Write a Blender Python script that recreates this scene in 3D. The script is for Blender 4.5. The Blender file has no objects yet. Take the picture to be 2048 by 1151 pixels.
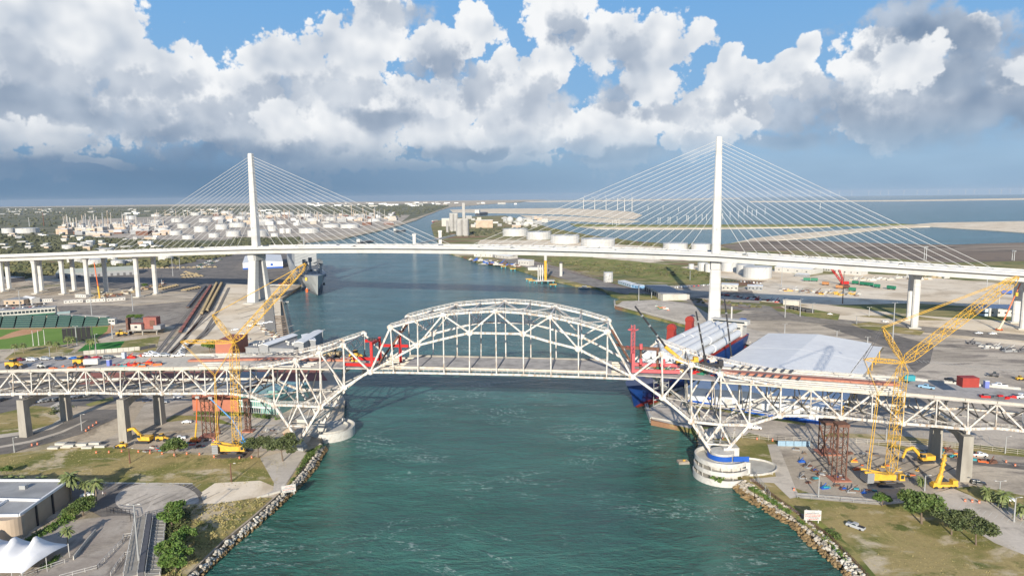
import bpy, math, random
from mathutils import Vector, Matrix
sc = bpy.context.scene
PI = math.pi; R_ = math.radians
random.seed(7)
# ---------------------------------------------------------------- camera
F = 1365.; H = 115.
PITCH = math.atan(183 / F); ROLL = math.radians(.68)
_c, _s = math.cos(PITCH), math.sin(PITCH); _cr, _sr = math.cos(ROLL), math.sin(ROLL)
FWD = Vector((0, _c, -_s)); RT = Vector((_cr, -_sr * _s, -_sr * _c)); UP = Vector((_sr, _cr * _s, _cr * _c))
cam = bpy.data.cameras.new('camera'); cam_o = bpy.data.objects.new('camera', cam)
sc.collection.objects.link(cam_o); sc.camera = cam_o
cam.sensor_width = 36; cam.lens = 36 * F / 2048; cam.clip_start = 1; cam.clip_end = 90000
cam_o.matrix_world = Matrix(((RT.x, UP.x, -FWD.x, 0), (RT.y, UP.y, -FWD.y, 0), (RT.z, UP.z, -FWD.z, H), (0, 0, 0, 1)))
# ---------------------------------------------------------------- sun, sky, exposure
SUN_EL = R_(19.5); SUN_AZ = math.atan2(-.13, -.99)      # direction towards the sun: (sin az, cos az)
SD = Vector((math.sin(SUN_AZ) * math.cos(SUN_EL), math.cos(SUN_AZ) * math.cos(SUN_EL), math.sin(SUN_EL)))
sun = bpy.data.lights.new('sun', 'SUN'); sun.energy = 5.0; sun.angle = R_(.5); sun.color = (1, .91, .77)
sun_o = bpy.data.objects.new('sun', sun); sc.collection.objects.link(sun_o)
sun_o.rotation_euler = (-SD).to_track_quat('-Z', 'Y').to_euler()
sc.view_settings.view_transform = 'Standard'; sc.view_settings.look = 'None'
sc.view_settings.gamma = 1; sc.view_settings.use_curve_mapping = False; sc.view_settings.exposure = 0.4
sc.cycles.max_bounces = 6; sc.cycles.diffuse_bounces = 2; sc.cycles.volume_bounces = 0
sc.cycles.transparent_max_bounces = 12

world = bpy.data.worlds.new('World'); sc.world = world; world.use_nodes = True
WN = world.node_tree; WN.nodes.clear()
world.cycles.sampling_method = 'MANUAL'; world.cycles.sample_map_resolution = 256

class NT:
    """small node-building helper"""
    def __init__(s, tree): s.t = tree
    def n(s, typ, **kw):
        nd = s.t.nodes.new(typ)
        for k, v in kw.items():
            if k.startswith('i_'):
                continue
            setattr(nd, k, v)
        return nd
    def set(s, sock, v):
        if hasattr(v, 'is_output') or isinstance(v, bpy.types.NodeSocket): s.t.links.new(v, sock)
        else: sock.default_value = v
    def m(s, op, a, b=None, c=None, clamp=False):
        nd = s.n('ShaderNodeMath'); nd.operation = op; nd.use_clamp = clamp
        s.set(nd.inputs[0], a)
        if b is not None: s.set(nd.inputs[1], b)
        if c is not None: s.set(nd.inputs[2], c)
        return nd.outputs[0]
    def vm(s, op, a, b=None, sc_=None):
        nd = s.n('ShaderNodeVectorMath'); nd.operation = op
        s.set(nd.inputs[0], a)
        if b is not None: s.set(nd.inputs[1], b)
        if sc_ is not None: s.set(nd.inputs['Scale'], sc_)
        return nd.outputs['Value'] if op in ('LENGTH', 'DOT_PRODUCT', 'DISTANCE') else nd.outputs[0]
    def mr(s, v, a, b, c=0., d=1., smooth=False):
        nd = s.n('ShaderNodeMapRange'); nd.clamp = True
        if smooth: nd.interpolation_type = 'SMOOTHSTEP'
        s.set(nd.inputs[0], v)
        for i, q in enumerate((a, b, c, d)): s.set(nd.inputs[1 + i], q)
        return nd.outputs[0]
    def mix(s, f, a, b):
        nd = s.n('ShaderNodeMix'); nd.data_type = 'RGBA'
        s.set(nd.inputs[0], f)
        s.set(nd.inputs[6], a if not isinstance(a, tuple) else (*a[:3], 1)); s.set(nd.inputs[7], b if not isinstance(b, tuple) else (*b[:3], 1))
        return nd.outputs[2]
    def noise(s, vec, scale, detail=4., rough=.5, dist=0., lac=2., two=False):
        nd = s.n('ShaderNodeTexNoise'); s.set(nd.inputs['Vector'], vec)
        nd.inputs['Scale'].default_value = scale; nd.inputs['Detail'].default_value = detail
        nd.inputs['Roughness'].default_value = rough; nd.inputs['Distortion'].default_value = dist
        nd.inputs['Lacunarity'].default_value = lac
        if two: nd.noise_dimensions = '2D'
        return nd.outputs[0]
    def voro(s, vec, scale, detail=0., rough=.5, two=False):
        nd = s.n('ShaderNodeTexVoronoi')
        if two: nd.voronoi_dimensions = '2D'
        s.set(nd.inputs['Vector'], vec)
        nd.inputs['Scale'].default_value = scale; nd.inputs['Detail'].default_value = detail
        nd.inputs['Roughness'].default_value = rough
        return nd.outputs[0]
    def xyz(s, x, y, z):
        nd = s.n('ShaderNodeCombineXYZ')
        s.set(nd.inputs[0], x); s.set(nd.inputs[1], y); s.set(nd.inputs[2], z)
        return nd.outputs[0]
def srgb(r, g, b):
    return tuple(((v / 255 + .055) / 1.055) ** 2.4 if v > 10 else v / 255 / 12.92 for v in (r, g, b))
def ray(px, py):
    return FWD + RT * ((px - 1024) / F) + UP * ((575.5 - py) / F)
def G(px, py, z=2.5):
    d = ray(px, py); t = (z - H) / d.z
    return Vector((d.x * t, d.y * t, z))
def dist_at(px, py, y):
    """the point on the sight line of a photo feature at depth y (metres)"""
    d = ray(px, py); t = y / d.y
    return Vector((d.x * t, y, H + d.z * t))
def Vp(px, py, A, B):
    d = ray(px, py); nx, ny = B[1] - A[1], -(B[0] - A[0])
    t = (A[0] * nx + A[1] * ny) / (d.x * nx + d.y * ny)
    return Vector((d.x * t, d.y * t, H + d.z * t))
def azel(px, py):
    d = ray(px, py).normalized()
    return math.atan2(d.x, d.y), math.asin(d.z)
# ---------------------------------------------------------------- the sky: Nishita air with cloud banks by direction
w = NT(WN)
tc = w.n('ShaderNodeTexCoord').outputs['Generated']
d_ = w.vm('NORMALIZE', tc)
sp = w.n('ShaderNodeSeparateXYZ'); WN.links.new(d_, sp.inputs[0])
az = w.m('ARCTAN2', sp.outputs[0], sp.outputs[1]); el = w.m('ARCSINE', sp.outputs[2])
P = w.xyz(az, el, 0.)
sky = w.n('ShaderNodeTexSky'); sky.sky_type = 'NISHITA'; sky.sun_disc = False
sky.sun_elevation = SUN_EL; sky.sun_rotation = SUN_AZ; sky.altitude = 100; sky.air_density = 1.0; sky.dust_density = .6; sky.ozone_density = 1.6
skyc = w.vm('SCALE', sky.outputs[0], sc_=.10)
# noise shared by all layers; elongated a little
warp = w.noise(P, 9., 2., .5, two=True)
PW = w.vm('ADD', P, w.xyz(w.m('MULTIPLY_ADD', warp, .05, -.025), w.m('MULTIPLY_ADD', w.noise(w.vm('ADD', P, (3.1, 7.7, 0)), 9., 2., .5, two=True), .04, -.02), 0.))
_pf = {}
def puff(off, sc1, seed, det=8.):
    k = (off, sc1, seed, det)
    if k not in _pf:
        v = w.vm('ADD', P, (seed + (LD[0] if off else 0), seed * .37 + (LD[1] if off else 0), 0))
        a = w.noise(v, sc1, det, .57, two=True)
        b = w.voro(v, sc1 * 2.2, 3. if det > 5 else 1., .6, two=True)
        _pf[k] = w.m('SUBTRACT', a, w.m('MULTIPLY', b, .34 if det > 5 else .12))
    return _pf[k]
LD = (-.016, .026, 0)
def blobs(lst):
    acc = None
    for (x, y, rx, ry) in lst:
        a, e = azel(x, y); k = 1 / F
        q = w.vm('MULTIPLY', w.vm('SUBTRACT', PW, (a, e, 0)), (1 / (rx * k), 1 / (ry * k), 0))
        v = w.m('SUBTRACT', 1., w.vm('LENGTH', q))
        acc = v if acc is None else w.m('SMOOTH_MAX', acc, v, .25)
    return w.m('MAXIMUM', acc, -1.5)
def layer(base, lst, sc1, seed, amp, edge, bright, dark, shade_k, bias=0., soft_bottom=None, dim=1., vgrad=1.1):
    B = blobs(lst)
    n0 = puff(0, sc1, seed); s0 = puff(0, sc1 * .62, seed, 3.); n1 = puff(1, sc1 * .62, seed, 3.)
    D = w.m('ADD', B, w.m('MULTIPLY', w.m('SUBTRACT', n0, .30), amp))
    al = w.mr(D, 0., edge, 0., dim, smooth=True)
    # light: relief of the puffs towards the sun, plus how deep below the cloud's crown
    rel = w.m('MULTIPLY', w.m('SUBTRACT', s0, n1), shade_k)
    big = w.noise(w.vm('ADD', P, (seed + 5, 2, 0)), 7., 2., .5, two=True)
    fine = w.m('MULTIPLY', w.m('SUBTRACT', n0, .3), .35)
    lo = w.m('ADD', w.m('ADD', w.m('ADD', rel, fine), w.m('MULTIPLY', D, -.34)), w.m('MULTIPLY_ADD', big, vgrad, .12 + bias - vgrad * .0))
    shade = w.mr(lo, 0., 1.05)
    mid = tuple((a_ * .5 + b_ * .5) for a_, b_ in zip(bright, dark))
    col = w.mix(w.mr(shade, 0., .5), dark, mid); col = w.mix(w.mr(shade, .5, 1.), col, bright)
    return w.mix(al, base, col)
WHITE = srgb(246, 248, 250); LGREY = srgb(214, 221, 230); GREY = srgb(178, 191, 208); DGREY = srgb(142, 160, 184); SLATE = srgb(112, 136, 165)
# generic cover elsewhere in the sky, so that it goes on outside the frame
cov = w.noise(w.vm('MULTIPLY', P, (1, 1.3, 1)), 3.2, 7., .56, two=True)
outm = w.m('MAXIMUM', w.mr(w.m('ABSOLUTE', az), .72, .95), w.mr(el, .30, .45))
gen = w.m('MULTIPLY', w.mr(cov, .56, .64, smooth=True), outm)
blue = w.mix(w.mr(el, .28, .8), srgb(120, 174, 226), w.mix(.5, skyc, srgb(50, 96, 170)))
blue = w.mix(w.mr(el, .0, .26), srgb(150, 188, 220), blue)
c = w.mix(gen, blue, w.mix(w.mr(cov, .55, .75), WHITE, GREY))
# far bright bank
c = layer(c, [(90,60,230,120),(290,150,120,100),(380,180,70,90),(20,180,220,160),(540,120,75,75),(620,150,90,90),(490,220,120,110),(700,120,70,90),(760,60,100,70),(880,90,90,60),(950,60,70,60),
   (650,260,200,110),(1000,150,60,60),(1120,20,110,60),(1210,70,110,70),(1310,90,90,60),(1400,70,45,32),(1300,170,90,100),(1100,140,55,80),(1040,180,80,70),(1020,260,200,90),(1240,260,130,90),(1400,230,90,90),(1470,120,28,50),(1630,95,30,28),(1600,120,34,20),(1475,190,80,70),(1590,165,70,40),(1770,130,80,90),(1790,210,130,90),(1935,60,45,30),(2030,150,60,40),(190,60,110,80),(860,230,200,100)],
   15., 1.3, 1.15, .16, WHITE, GREY, 2.0, bias=.42, vgrad=.8)
# nearer greyer masses
c = layer(c, [(70,150,110,70),(30,120,70,60),(150,185,160,70),(250,230,170,70),(330,190,90,50),(780,30,110,40),(700,200,120,60),(880,130,90,60),(950,170,120,60),(560,200,120,50),(1120,60,60,60),(1260,100,70,45),(1060,210,110,60),(1330,230,130,40),(1540,210,170,60),(1640,180,90,40),(1850,60,130,90),(1950,120,160,90),(1830,200,200,70),(2000,220,150,60),(420,250,120,60),(1220,190,60,60)],
   15., 4.9, 1.25, .5, LGREY, DGREY, 1.7, bias=.20, dim=.86, vgrad=.8)
# long dark bases
c = layer(c, [(40,205,210,46),(190,236,190,34),(330,262,120,26),(480,305,260,34),(760,245,120,30),(1830,250,330,66),(1980,215,200,90),(1700,225,130,70),(1560,285,170,30),(950,305,200,26),(1250,312,170,22),(120,335,280,24),(1880,70,110,60),(1900,150,90,60)],
   15., 4.9, .75, .6, GREY, SLATE, 1.6, bias=.06, dim=.84)
# small bright puffs low down
c = layer(c, [(100,275,120,24),(555,245,60,44),(40,262,60,30),(200,325,80,12),(700,325,130,16),(840,328,130,14),(1010,322,120,15),(960,275,50,32),(1380,285,80,30),(1160,290,110,26),(1480,250,38,44),(1060,300,60,20),(1800,110,70,50),(1830,140,50,40),(2030,140,50,30),(880,215,40,26)],
   15., 7.7, 1.7, .30, WHITE, GREY, 2.0, bias=.34, dim=.92, vgrad=.8)
# air near the horizon: rain-blue on the left, pale on the right
band = w.mr(el, .105, .03, 0., 1., smooth=True)
hz_n = w.noise(w.vm('MULTIPLY', P, (1., 4., 1)), 5., 3., .5, two=True)
hcol = w.mix(w.mr(az, -.34, .30), srgb(106, 136, 167), srgb(160, 190, 216))
hcol = w.mix(w.mr(el, .045, .0), hcol, w.mix(w.mr(az, -.3, .3), srgb(96, 130, 162), srgb(148, 178, 206)))
hcol = w.mix(w.mr(hz_n, .35, .75, 0., .35), hcol, srgb(128, 156, 186))
c = w.mix(w.m('MULTIPLY', band, .96), c, hcol)
# below the horizon: ground tone
c = w.mix(w.mr(el, -.004, -.02), c, (.10, .12, .12))
bg = w.n('ShaderNodeBackground'); WN.links.new(c, bg.inputs[0]); bg.inputs[1].default_value = .76
WN.links.new(bg.outputs[0], w.n('ShaderNodeOutputWorld').inputs[0])
# ---------------------------------------------------------------- mesh helpers
COL = sc.collection
def frame(d, up=Vector((0, 0, 1))):
    d = d.normalized()
    if abs(d.dot(up)) > .98: up = Vector((1, 0, 0)) if abs(d.x) < .9 else Vector((0, 1, 0))
    x = d.cross(up).normalized(); return x, x.cross(d).normalized()
class MB:
    def __init__(s): s.v = []; s.f = []
    def add(s, vs, fs):
        k = len(s.v); s.v += [tuple(p) for p in vs]; s.f += [tuple(i + k for i in q) for q in fs]; return s
    def hexa(s, b, t):   # bottom 4, top 4 (ccw from above)
        return s.add(list(b) + list(t), [(3, 2, 1, 0), (4, 5, 6, 7), (0, 1, 5, 4), (1, 2, 6, 5), (2, 3, 7, 6), (3, 0, 4, 7)])
    def box(s, c, d, rz=0.):
        hx, hy, hz = d[0] / 2, d[1] / 2, d[2] / 2; ca, sa = math.cos(rz), math.sin(rz)
        q = [(c[0] + x * ca - y * sa, c[1] + x * sa + y * ca) for x, y in ((-hx, -hy), (hx, -hy), (hx, hy), (-hx, hy))]
        return s.hexa([(x, y, c[2] - hz) for x, y in q], [(x, y, c[2] + hz) for x, y in q])
    def beam(s, p, q, w=.5, h=None, up=Vector((0, 0, 1))):
        p = Vector(p); q = Vector(q); h = h or w
        if (q - p).length < 1e-4: return s
        x, y = frame(q - p, up); x = x * w / 2; y = y * h / 2
        return s.add([p - x - y, p + x - y, p + x + y, p - x + y, q - x - y, q + x - y, q + x + y, q - x + y],
                     [(0, 1, 2, 3), (7, 6, 5, 4), (0, 4, 5, 1), (1, 5, 6, 2), (2, 6, 7, 3), (3, 7, 4, 0)])
    def cyl(s, p, q, r, r2=None, n=10, cap=True):
        p = Vector(p); q = Vector(q); r2 = r if r2 is None else r2; x, y = frame(q - p); k = []
        for c, rr in ((p, r), (q, r2)):
            k += [c + x * (math.cos(2 * PI * i / n) * rr) + y * (math.sin(2 * PI * i / n) * rr) for i in range(n)]
        fs = [(i, (i + 1) % n, n + (i + 1) % n, n + i) for i in range(n)]
        if cap: fs += [tuple(range(n))[::-1], tuple(range(n, 2 * n))]
        return s.add(k, fs)
    def prism(s, pts, z0, z1):
        n = len(pts); a = sum(pts[i][0] * pts[(i + 1) % n][1] - pts[(i + 1) % n][0] * pts[i][1] for i in range(n))
        if a < 0: pts = pts[::-1]
        return s.add([(p[0], p[1], z0) for p in pts] + [(p[0], p[1], z1) for p in pts],
                     [tuple(range(n))[::-1], tuple(range(n, 2 * n))] + [(i, (i + 1) % n, n + (i + 1) % n, n + i) for i in range(n)])
    def sheet(s, pts):
        n = len(pts); a = sum(pts[i][0] * pts[(i + 1) % n][1] - pts[(i + 1) % n][0] * pts[i][1] for i in range(n))
        if a < 0: pts = pts[::-1]
        return s.add(pts, [tuple(range(n))])
    def ball(s, c, r, n=8, m=5, jit=0., rnd=random):
        vs = [(c[0], c[1], c[2] - r[2])]; fs = []
        for j in range(1, m):
            t = -PI / 2 + PI * j / m
            for i in range(n):
                a = 2 * PI * (i + .5 * (j % 2)) / n; k = 1 + rnd.uniform(-jit, jit)
                vs.append((c[0] + r[0] * k * math.cos(t) * math.cos(a), c[1] + r[1] * k * math.cos(t) * math.sin(a), c[2] + r[2] * k * math.sin(t)))
        vs.append((c[0], c[1], c[2] + r[2])); L = len(vs) - 1
        for i in range(n):
            fs.append((0, 1 + (i + 1) % n, 1 + i)); fs.append((L, L - n + i, L - n + (i + 1) % n))
            for j in range(m - 2):
                a0 = 1 + j * n; fs.append((a0 + i, a0 + (i + 1) % n, a0 + n + (i + 1) % n, a0 + n + i))
        return s.add(vs, fs)
    def tube(s, pts, r, n=6):
        for a, b in zip(pts[:-1], pts[1:]): s.cyl(a, b, r, n=n, cap=False)
        return s
    def loft(s, rings, cap=True):
        n = len(rings[0]); k = []
        for r in rings: k += list(r)
        fs = []
        for j in range(len(rings) - 1):
            for i in range(n): fs.append((j * n + i, j * n + (i + 1) % n, (j + 1) * n + (i + 1) % n, (j + 1) * n + i))
        if cap: fs += [tuple(range(n))[::-1], tuple(range((len(rings) - 1) * n, len(rings) * n))]
        return s.add(k, fs)
    def mesh(s, name, m, smooth=False):
        me = bpy.data.meshes.new(name); me.from_pydata(s.v, [], s.f)
        if m is not None: me.materials.append(m)
        if smooth: me.polygons.foreach_set('use_smooth', [True] * len(me.polygons))
        return me
    def build(s, name, m, parent=None, smooth=False, **kw):
        o = bpy.data.objects.new(name, s.mesh(name, m, smooth)); COL.objects.link(o)
        if parent is not None: o.parent = parent
        for k, v in kw.items(): o[k] = v
        return o
def share(src, name, parent, loc=None, rz=0., **kw):
    o = bpy.data.objects.new(name, src.data); COL.objects.link(o); o.parent = parent
    if loc is not None: o.location = loc
    o.rotation_euler.z = rz
    for k, v in kw.items(): o[k] = v
    return o
def thing(name, label, cat, loc=(0, 0, 0), rz=0., group=None):
    o = bpy.data.objects.new(name, None); COL.objects.link(o); o.location = loc; o.rotation_euler.z = rz
    o['label'] = label; o['category'] = cat
    if group: o['group'] = group
    return o
def tag(o, label, cat, group=None):
    o['label'] = label; o['category'] = cat
    if group: o['group'] = group
    return o
def dup(root, loc, rz=0., label=None, group=None, scale=None):
    def cp(o, par):
        c = o.copy(); COL.objects.link(c); c.parent = par
        for ch in o.children: cp(ch, c)
        return c
    r = cp(root, None); r.location = loc; r.rotation_euler.z = rz
    if scale: r.scale = (scale,) * 3 if not hasattr(scale, '__len__') else scale
    if label: r['label'] = label
    if group: r['group'] = group
    return r
# ---------------------------------------------------------------- materials
MATS = {}
def mat(name, col, rough=.6, var=.12, scale=.6, bump=0., bscale=4., metal=0., col2=None, scale2=.08, spec=.5, streak=None):
    if name in MATS: return MATS[name]
    m = bpy.data.materials.new(name); m.use_nodes = True; t = m.node_tree; k = NT(t); bs = t.nodes['Principled BSDF']
    g = k.n('ShaderNodeNewGeometry').outputs['Position']
    vec = g if streak is None else k.vm('MULTIPLY', g, streak)
    c = tuple(col); a = k.noise(vec, scale, 5., .6)
    if col2 is not None:
        b = k.noise(vec, scale2, 5., .6); base = k.mix(k.mr(b, .48, .66), c, tuple(col2))
    else: base = k.mix(0., c, c)
    f = k.mr(a, .3, .7, 1 - var, 1 + var)
    base = k.vm('SCALE', base, sc_=f)
    t.links.new(base, bs.inputs['Base Color']); bs.inputs['Roughness'].default_value = rough; bs.inputs['Metallic'].default_value = metal
    bs.inputs['Specular IOR Level'].default_value = spec
    if bump:
        bn = k.n('ShaderNodeBump'); bn.inputs['Strength'].default_value = bump; bn.inputs['Distance'].default_value = .3
        t.links.new(k.noise(g, bscale, 4., .6), bn.inputs['Height']); t.links.new(bn.outputs[0], bs.inputs['Normal'])
    MATS[name] = m; return m
def ground(name, cols, scales, rough=.9, fine=.18, bump=.3, streaks=None):
    """ground surface: up to four colours broken up by noises at different sizes, plus fine grain"""
    if name in MATS: return MATS[name]
    m = bpy.data.materials.new(name); m.use_nodes = True; t = m.node_tree; k = NT(t); bs = t.nodes['Principled BSDF']
    g = k.n('ShaderNodeNewGeometry').outputs['Position']
    base = k.mix(0., cols[0], cols[0])
    for i, (c, (s_, lo, hi)) in enumerate(zip(cols[1:], scales)):
        v = k.vm('ADD', g, (i * 37.3, i * 11.1, 0))
        if streaks: v = k.vm('MULTIPLY', v, streaks)
        base = k.mix(k.mr(k.noise(v, s_, 6., .62, .4), lo, hi), base, c)
    if rough > .5 and fine > .09:      # tyre wear, cracks and stains
        wr = k.noise(k.vm('MULTIPLY', g, (.25, 1.1, 1)), .22, 5., .7, 1.2); base = k.mix(k.mr(wr, .56, .72, 0., .45), base, tuple(c * .55 for c in cols[0]))
        wl = k.noise(k.vm('MULTIPLY', g, (1.2, .3, 1)), .16, 5., .7, .8); base = k.mix(k.mr(wl, .57, .70, 0., .5), base, tuple(min(.8, c * 1.45) for c in cols[0]))
        base = k.mix(k.mr(k.noise(g, 3.5, 4., .8), .60, .75, 0., .5), base, tuple(c * .5 for c in cols[0]))
    f = k.mr(k.noise(g, .9, 6., .7), .25, .75, 1 - fine, 1 + fine)
    t.links.new(k.vm('SCALE', base, sc_=f), bs.inputs['Base Color']); bs.inputs['Roughness'].default_value = rough
    bs.inputs['Specular IOR Level'].default_value = .25
    if bump:
        bn = k.n('ShaderNodeBump'); bn.inputs['Strength'].default_value = bump; bn.inputs['Distance'].default_value = .4
        t.links.new(k.noise(g, 1.6, 5., .7), bn.inputs['Height']); t.links.new(bn.outputs[0], bs.inputs['Normal'])
    MATS[name] = m; return m
M_WHITE = mat('white_paint', (.56, .55, .52), .45, .06, .5, col2=(.47, .45, .41), scale2=.9)
M_BRWHITE = mat('bridge_paint', (.57, .56, .535), .5, .1, .5, col2=(.34, .26, .19), scale2=1.1, streak=(1, 1, .35))
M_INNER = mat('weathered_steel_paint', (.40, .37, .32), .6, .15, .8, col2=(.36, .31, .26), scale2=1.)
M_CONC = mat('pale_concrete', (.50, .485, .44), .75, .08, .4, col2=(.42, .40, .36), scale2=.15, bump=.1)
M_NEWC = mat('bright_concrete', (.53, .53, .52), .7, .05, .3, col2=(.46, .46, .45), scale2=.08)
M_OLDC = mat('old_concrete', (.33, .31, .27), .85, .15, .8, col2=(.24, .22, .19), scale2=.4, bump=.2, streak=(1, 1, .25))
M_DECK = mat('old_deck_asphalt', (.43, .40, .37), .9, .14, .3, col2=(.29, .27, .25), scale2=.2)
M_CREAM = mat('stripped_deck', (.62, .56, .46), .7, .12, .6, col2=(.48, .42, .34), scale2=.5)
M_REDPIPE = mat('red_oxide_girder', (.42, .17, .11), .6, .15, .6, col2=(.34, .13, .09), scale2=.8)
M_RED = mat('red_paint', (.50, .015, .015), .4, .1, .5)
M_YEL = mat('crane_yellow', (.72, .42, .045), .45, .12, .5, col2=(.55, .33, .06), scale2=.9)
M_ORG = mat('orange_paint', (.70, .14, .03), .45, .08, .5)
M_BLUE = mat('blue_paint', (.02, .10, .42), .4, .06, .5)
M_LBLUE = mat('light_blue_paint', (.06, .25, .55), .45, .08, .5)
M_TEAL = mat('teal_paint', (.03, .28, .33), .5, .1, .5)
M_GREEN = mat('green_paint', (.02, .18, .10), .5, .1, .5)
M_BLACK = mat('black_metal', (.03, .03, .035), .5, .1, .5)
M_DGREY = mat('dark_grey', (.10, .10, .11), .6, .1, .5)
M_GREY = mat('mid_grey', (.28, .29, .30), .6, .08, .5)
M_GALV = mat('galvanised', (.42, .43, .43), .45, .08, .5, metal=.3)
M_RUST = mat('rusty_steel', (.16, .075, .05), .8, .25, .9, col2=(.10, .06, .045), scale2=.7)
M_GLASS = mat('window_glass', (.03, .045, .055), .12, .1, .3)
M_TIRE = mat('tyre_rubber', (.025, .025, .025), .8, .1, 1.)
M_BRICK = mat('red_brick', (.42, .16, .10), .85, .1, .4, col2=(.36, .14, .10), scale2=.2)
M_BROOF = mat('brick_red_roof', (.28, .10, .08), .8, .15, .3)
M_TGLASS = mat('green_glass', (.16, .34, .31), .2, .15, .25, col2=(.28, .44, .42), scale2=.15)
M_ROOFW = mat('white_roof', (.78, .79, .79), .55, .05, .15, col2=(.72, .73, .74), scale2=.03)
M_ROOFG = mat('grey_roof', (.36, .36, .355), .7, .2, .3, col2=(.26, .26, .26), scale2=.15)
M_PYL = mat('pylon_concrete', (.54, .54, .53), .7, .07, .35, col2=(.46, .455, .44), scale2=.12, streak=(.12, .12, 1.3))
M_TANK = mat('tank_white', (.54, .54, .53), .5, .03, .3, col2=(.46, .46, .44), scale2=.04)
M_SILO = mat('silo_concrete', (.38, .375, .36), .8, .1, .1, col2=(.32, .31, .30), scale2=.06)
M_TAN = mat('tan_stucco', (.43, .34, .25), .85, .08, .3)
M_BARK = mat('bark', (.16, .12, .09), .9, .2, 1.5)
M_PTRUNK = mat('palm_trunk', (.26, .21, .16), .9, .2, 1.5)
M_LEAF = mat('leaf_green', (.085, .135, .03), .7, .35, .8, col2=(.15, .185, .05), scale2=.5)
M_LEAF2 = mat('olive_leaf', (.08, .105, .035), .7, .35, .8, col2=(.13, .15, .055), scale2=.5)
M_LEAF3 = mat('bright_leaf', (.085, .16, .025), .7, .35, .8, col2=(.15, .20, .05), scale2=.5)
M_PALM = mat('palm_frond', (.15, .19, .06), .6, .3, .8, col2=(.24, .26, .11), scale2=.6)
M_ROCK = mat('limestone_block', (.40, .36, .30), .9, .3, .5, bump=.4, bscale=2.5, col2=(.54, .49, .42), scale2=.6)
M_ROCKB = mat('stained_block', (.22, .15, .07), .9, .35, .6, bump=.4, bscale=2.5, col2=(.34, .24, .12), scale2=.5)
M_MIL = mat('army_tan', (.34, .27, .16), .8, .15, .6)
M_FENCE = mat('fence_steel', (.45, .42, .36), .7, .1, .5)
M_LINE = mat('road_paint', (.62, .60, .54), .8, .1, .6)
# ground surfaces
GR_DIRT = ground('dirt_gravel', [(.48, .395, .29), (.60, .51, .39), (.34, .28, .21), (.25, .23, .12)], [(.02, .45, .55), (.06, .5, .6), (.012, .55, .64)])
GR_GRASS = ground('dry_grass', [(.38, .30, .13), (.20, .20, .055), (.56, .47, .32), (.13, .15, .04)], [(.028, .46, .58), (.05, .54, .63), (.1, .56, .68)], streaks=(1, 1.6, 1))
GR_PAVE = ground('terrace_paving', [(.36, .31, .26), (.44, .39, .33), (.25, .22, .19)], [(.05, .44, .58), (.1, .52, .64)], fine=.16, bump=.2)
GR_GRASS2 = ground('green_grass', [(.22, .24, .06), (.34, .29, .11), (.13, .16, .04)], [(.03, .45, .56), (.08, .5, .62)])
GR_SCRUB = ground('scrub', [(.31, .26, .11), (.15, .17, .055), (.54, .45, .31), (.27, .15, .09)], [(.02, .44, .53), (.013, .55, .62), (.009, .55, .60)], streaks=(.7, 1.8, 1))
GR_ASPH = ground('asphalt', [(.26, .23, .20), (.34, .305, .26), (.19, .17, .155)], [(.03, .42, .58), (.12, .5, .65)], fine=.14, bump=.1)
GR_DASPH = ground('dark_asphalt', [(.18, .165, .15), (.24, .215, .19), (.135, .125, .115)], [(.03, .42, .58), (.12, .5, .65)], fine=.14, bump=.1)
GR_CONC = ground('concrete_slab', [(.52, .465, .395), (.62, .56, .48), (.38, .34, .29)], [(.03, .42, .58), (.09, .52, .65)], fine=.1, bump=.1)
GR_SAND = ground('caliche', [(.76, .63, .46), (.84, .73, .57), (.60, .49, .35)], [(.01, .42, .56), (.03, .5, .62)], fine=.08, bump=.1)
GR_YARD = ground('yard_grey', [(.44, .38, .305), (.58, .505, .41), (.30, .26, .22), (.21, .185, .16)], [(.02, .44, .54), (.05, .52, .62), (.012, .56, .63)], streaks=(.6, 1.5, 1))
GR_MUD = ground('mudflat', [(.24, .185, .14), (.33, .27, .21), (.155, .125, .10)], [(.004, .42, .55), (.01, .5, .58)], streaks=(.5, 1.6, 1))
GR_FIELD = ground('ball_field', [(.15, .26, .045), (.175, .285, .055)], [(.05, .4, .6)], fine=.08, bump=0)
GR_CLAY = ground('infield_clay', [(.54, .29, .15), (.60, .34, .19)], [(.05, .4, .6)], fine=.08, bump=0)
GR_TURF = ground('artificial_turf', [(.035, .19, .03), (.045, .21, .035)], [(.05, .4, .6)], fine=.05, bump=0)
GR_PLAZA = ground('brick_plaza', [(.36, .14, .11), (.28, .12, .09)], [(.04, .4, .6)], fine=.12, bump=.1)
GR_FAR = ground('far_land', [(.17, .165, .10), (.09, .11, .06), (.48, .41, .31), (.29, .25, .17)], [(.006, .44, .50), (.0045, .58, .62), (.011, .55, .60)], fine=.25, streaks=(.6, 1.6, 1))

M_INKBLACK = mat('board_black', (.012, .013, .015), .5, .1, .5)
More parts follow.
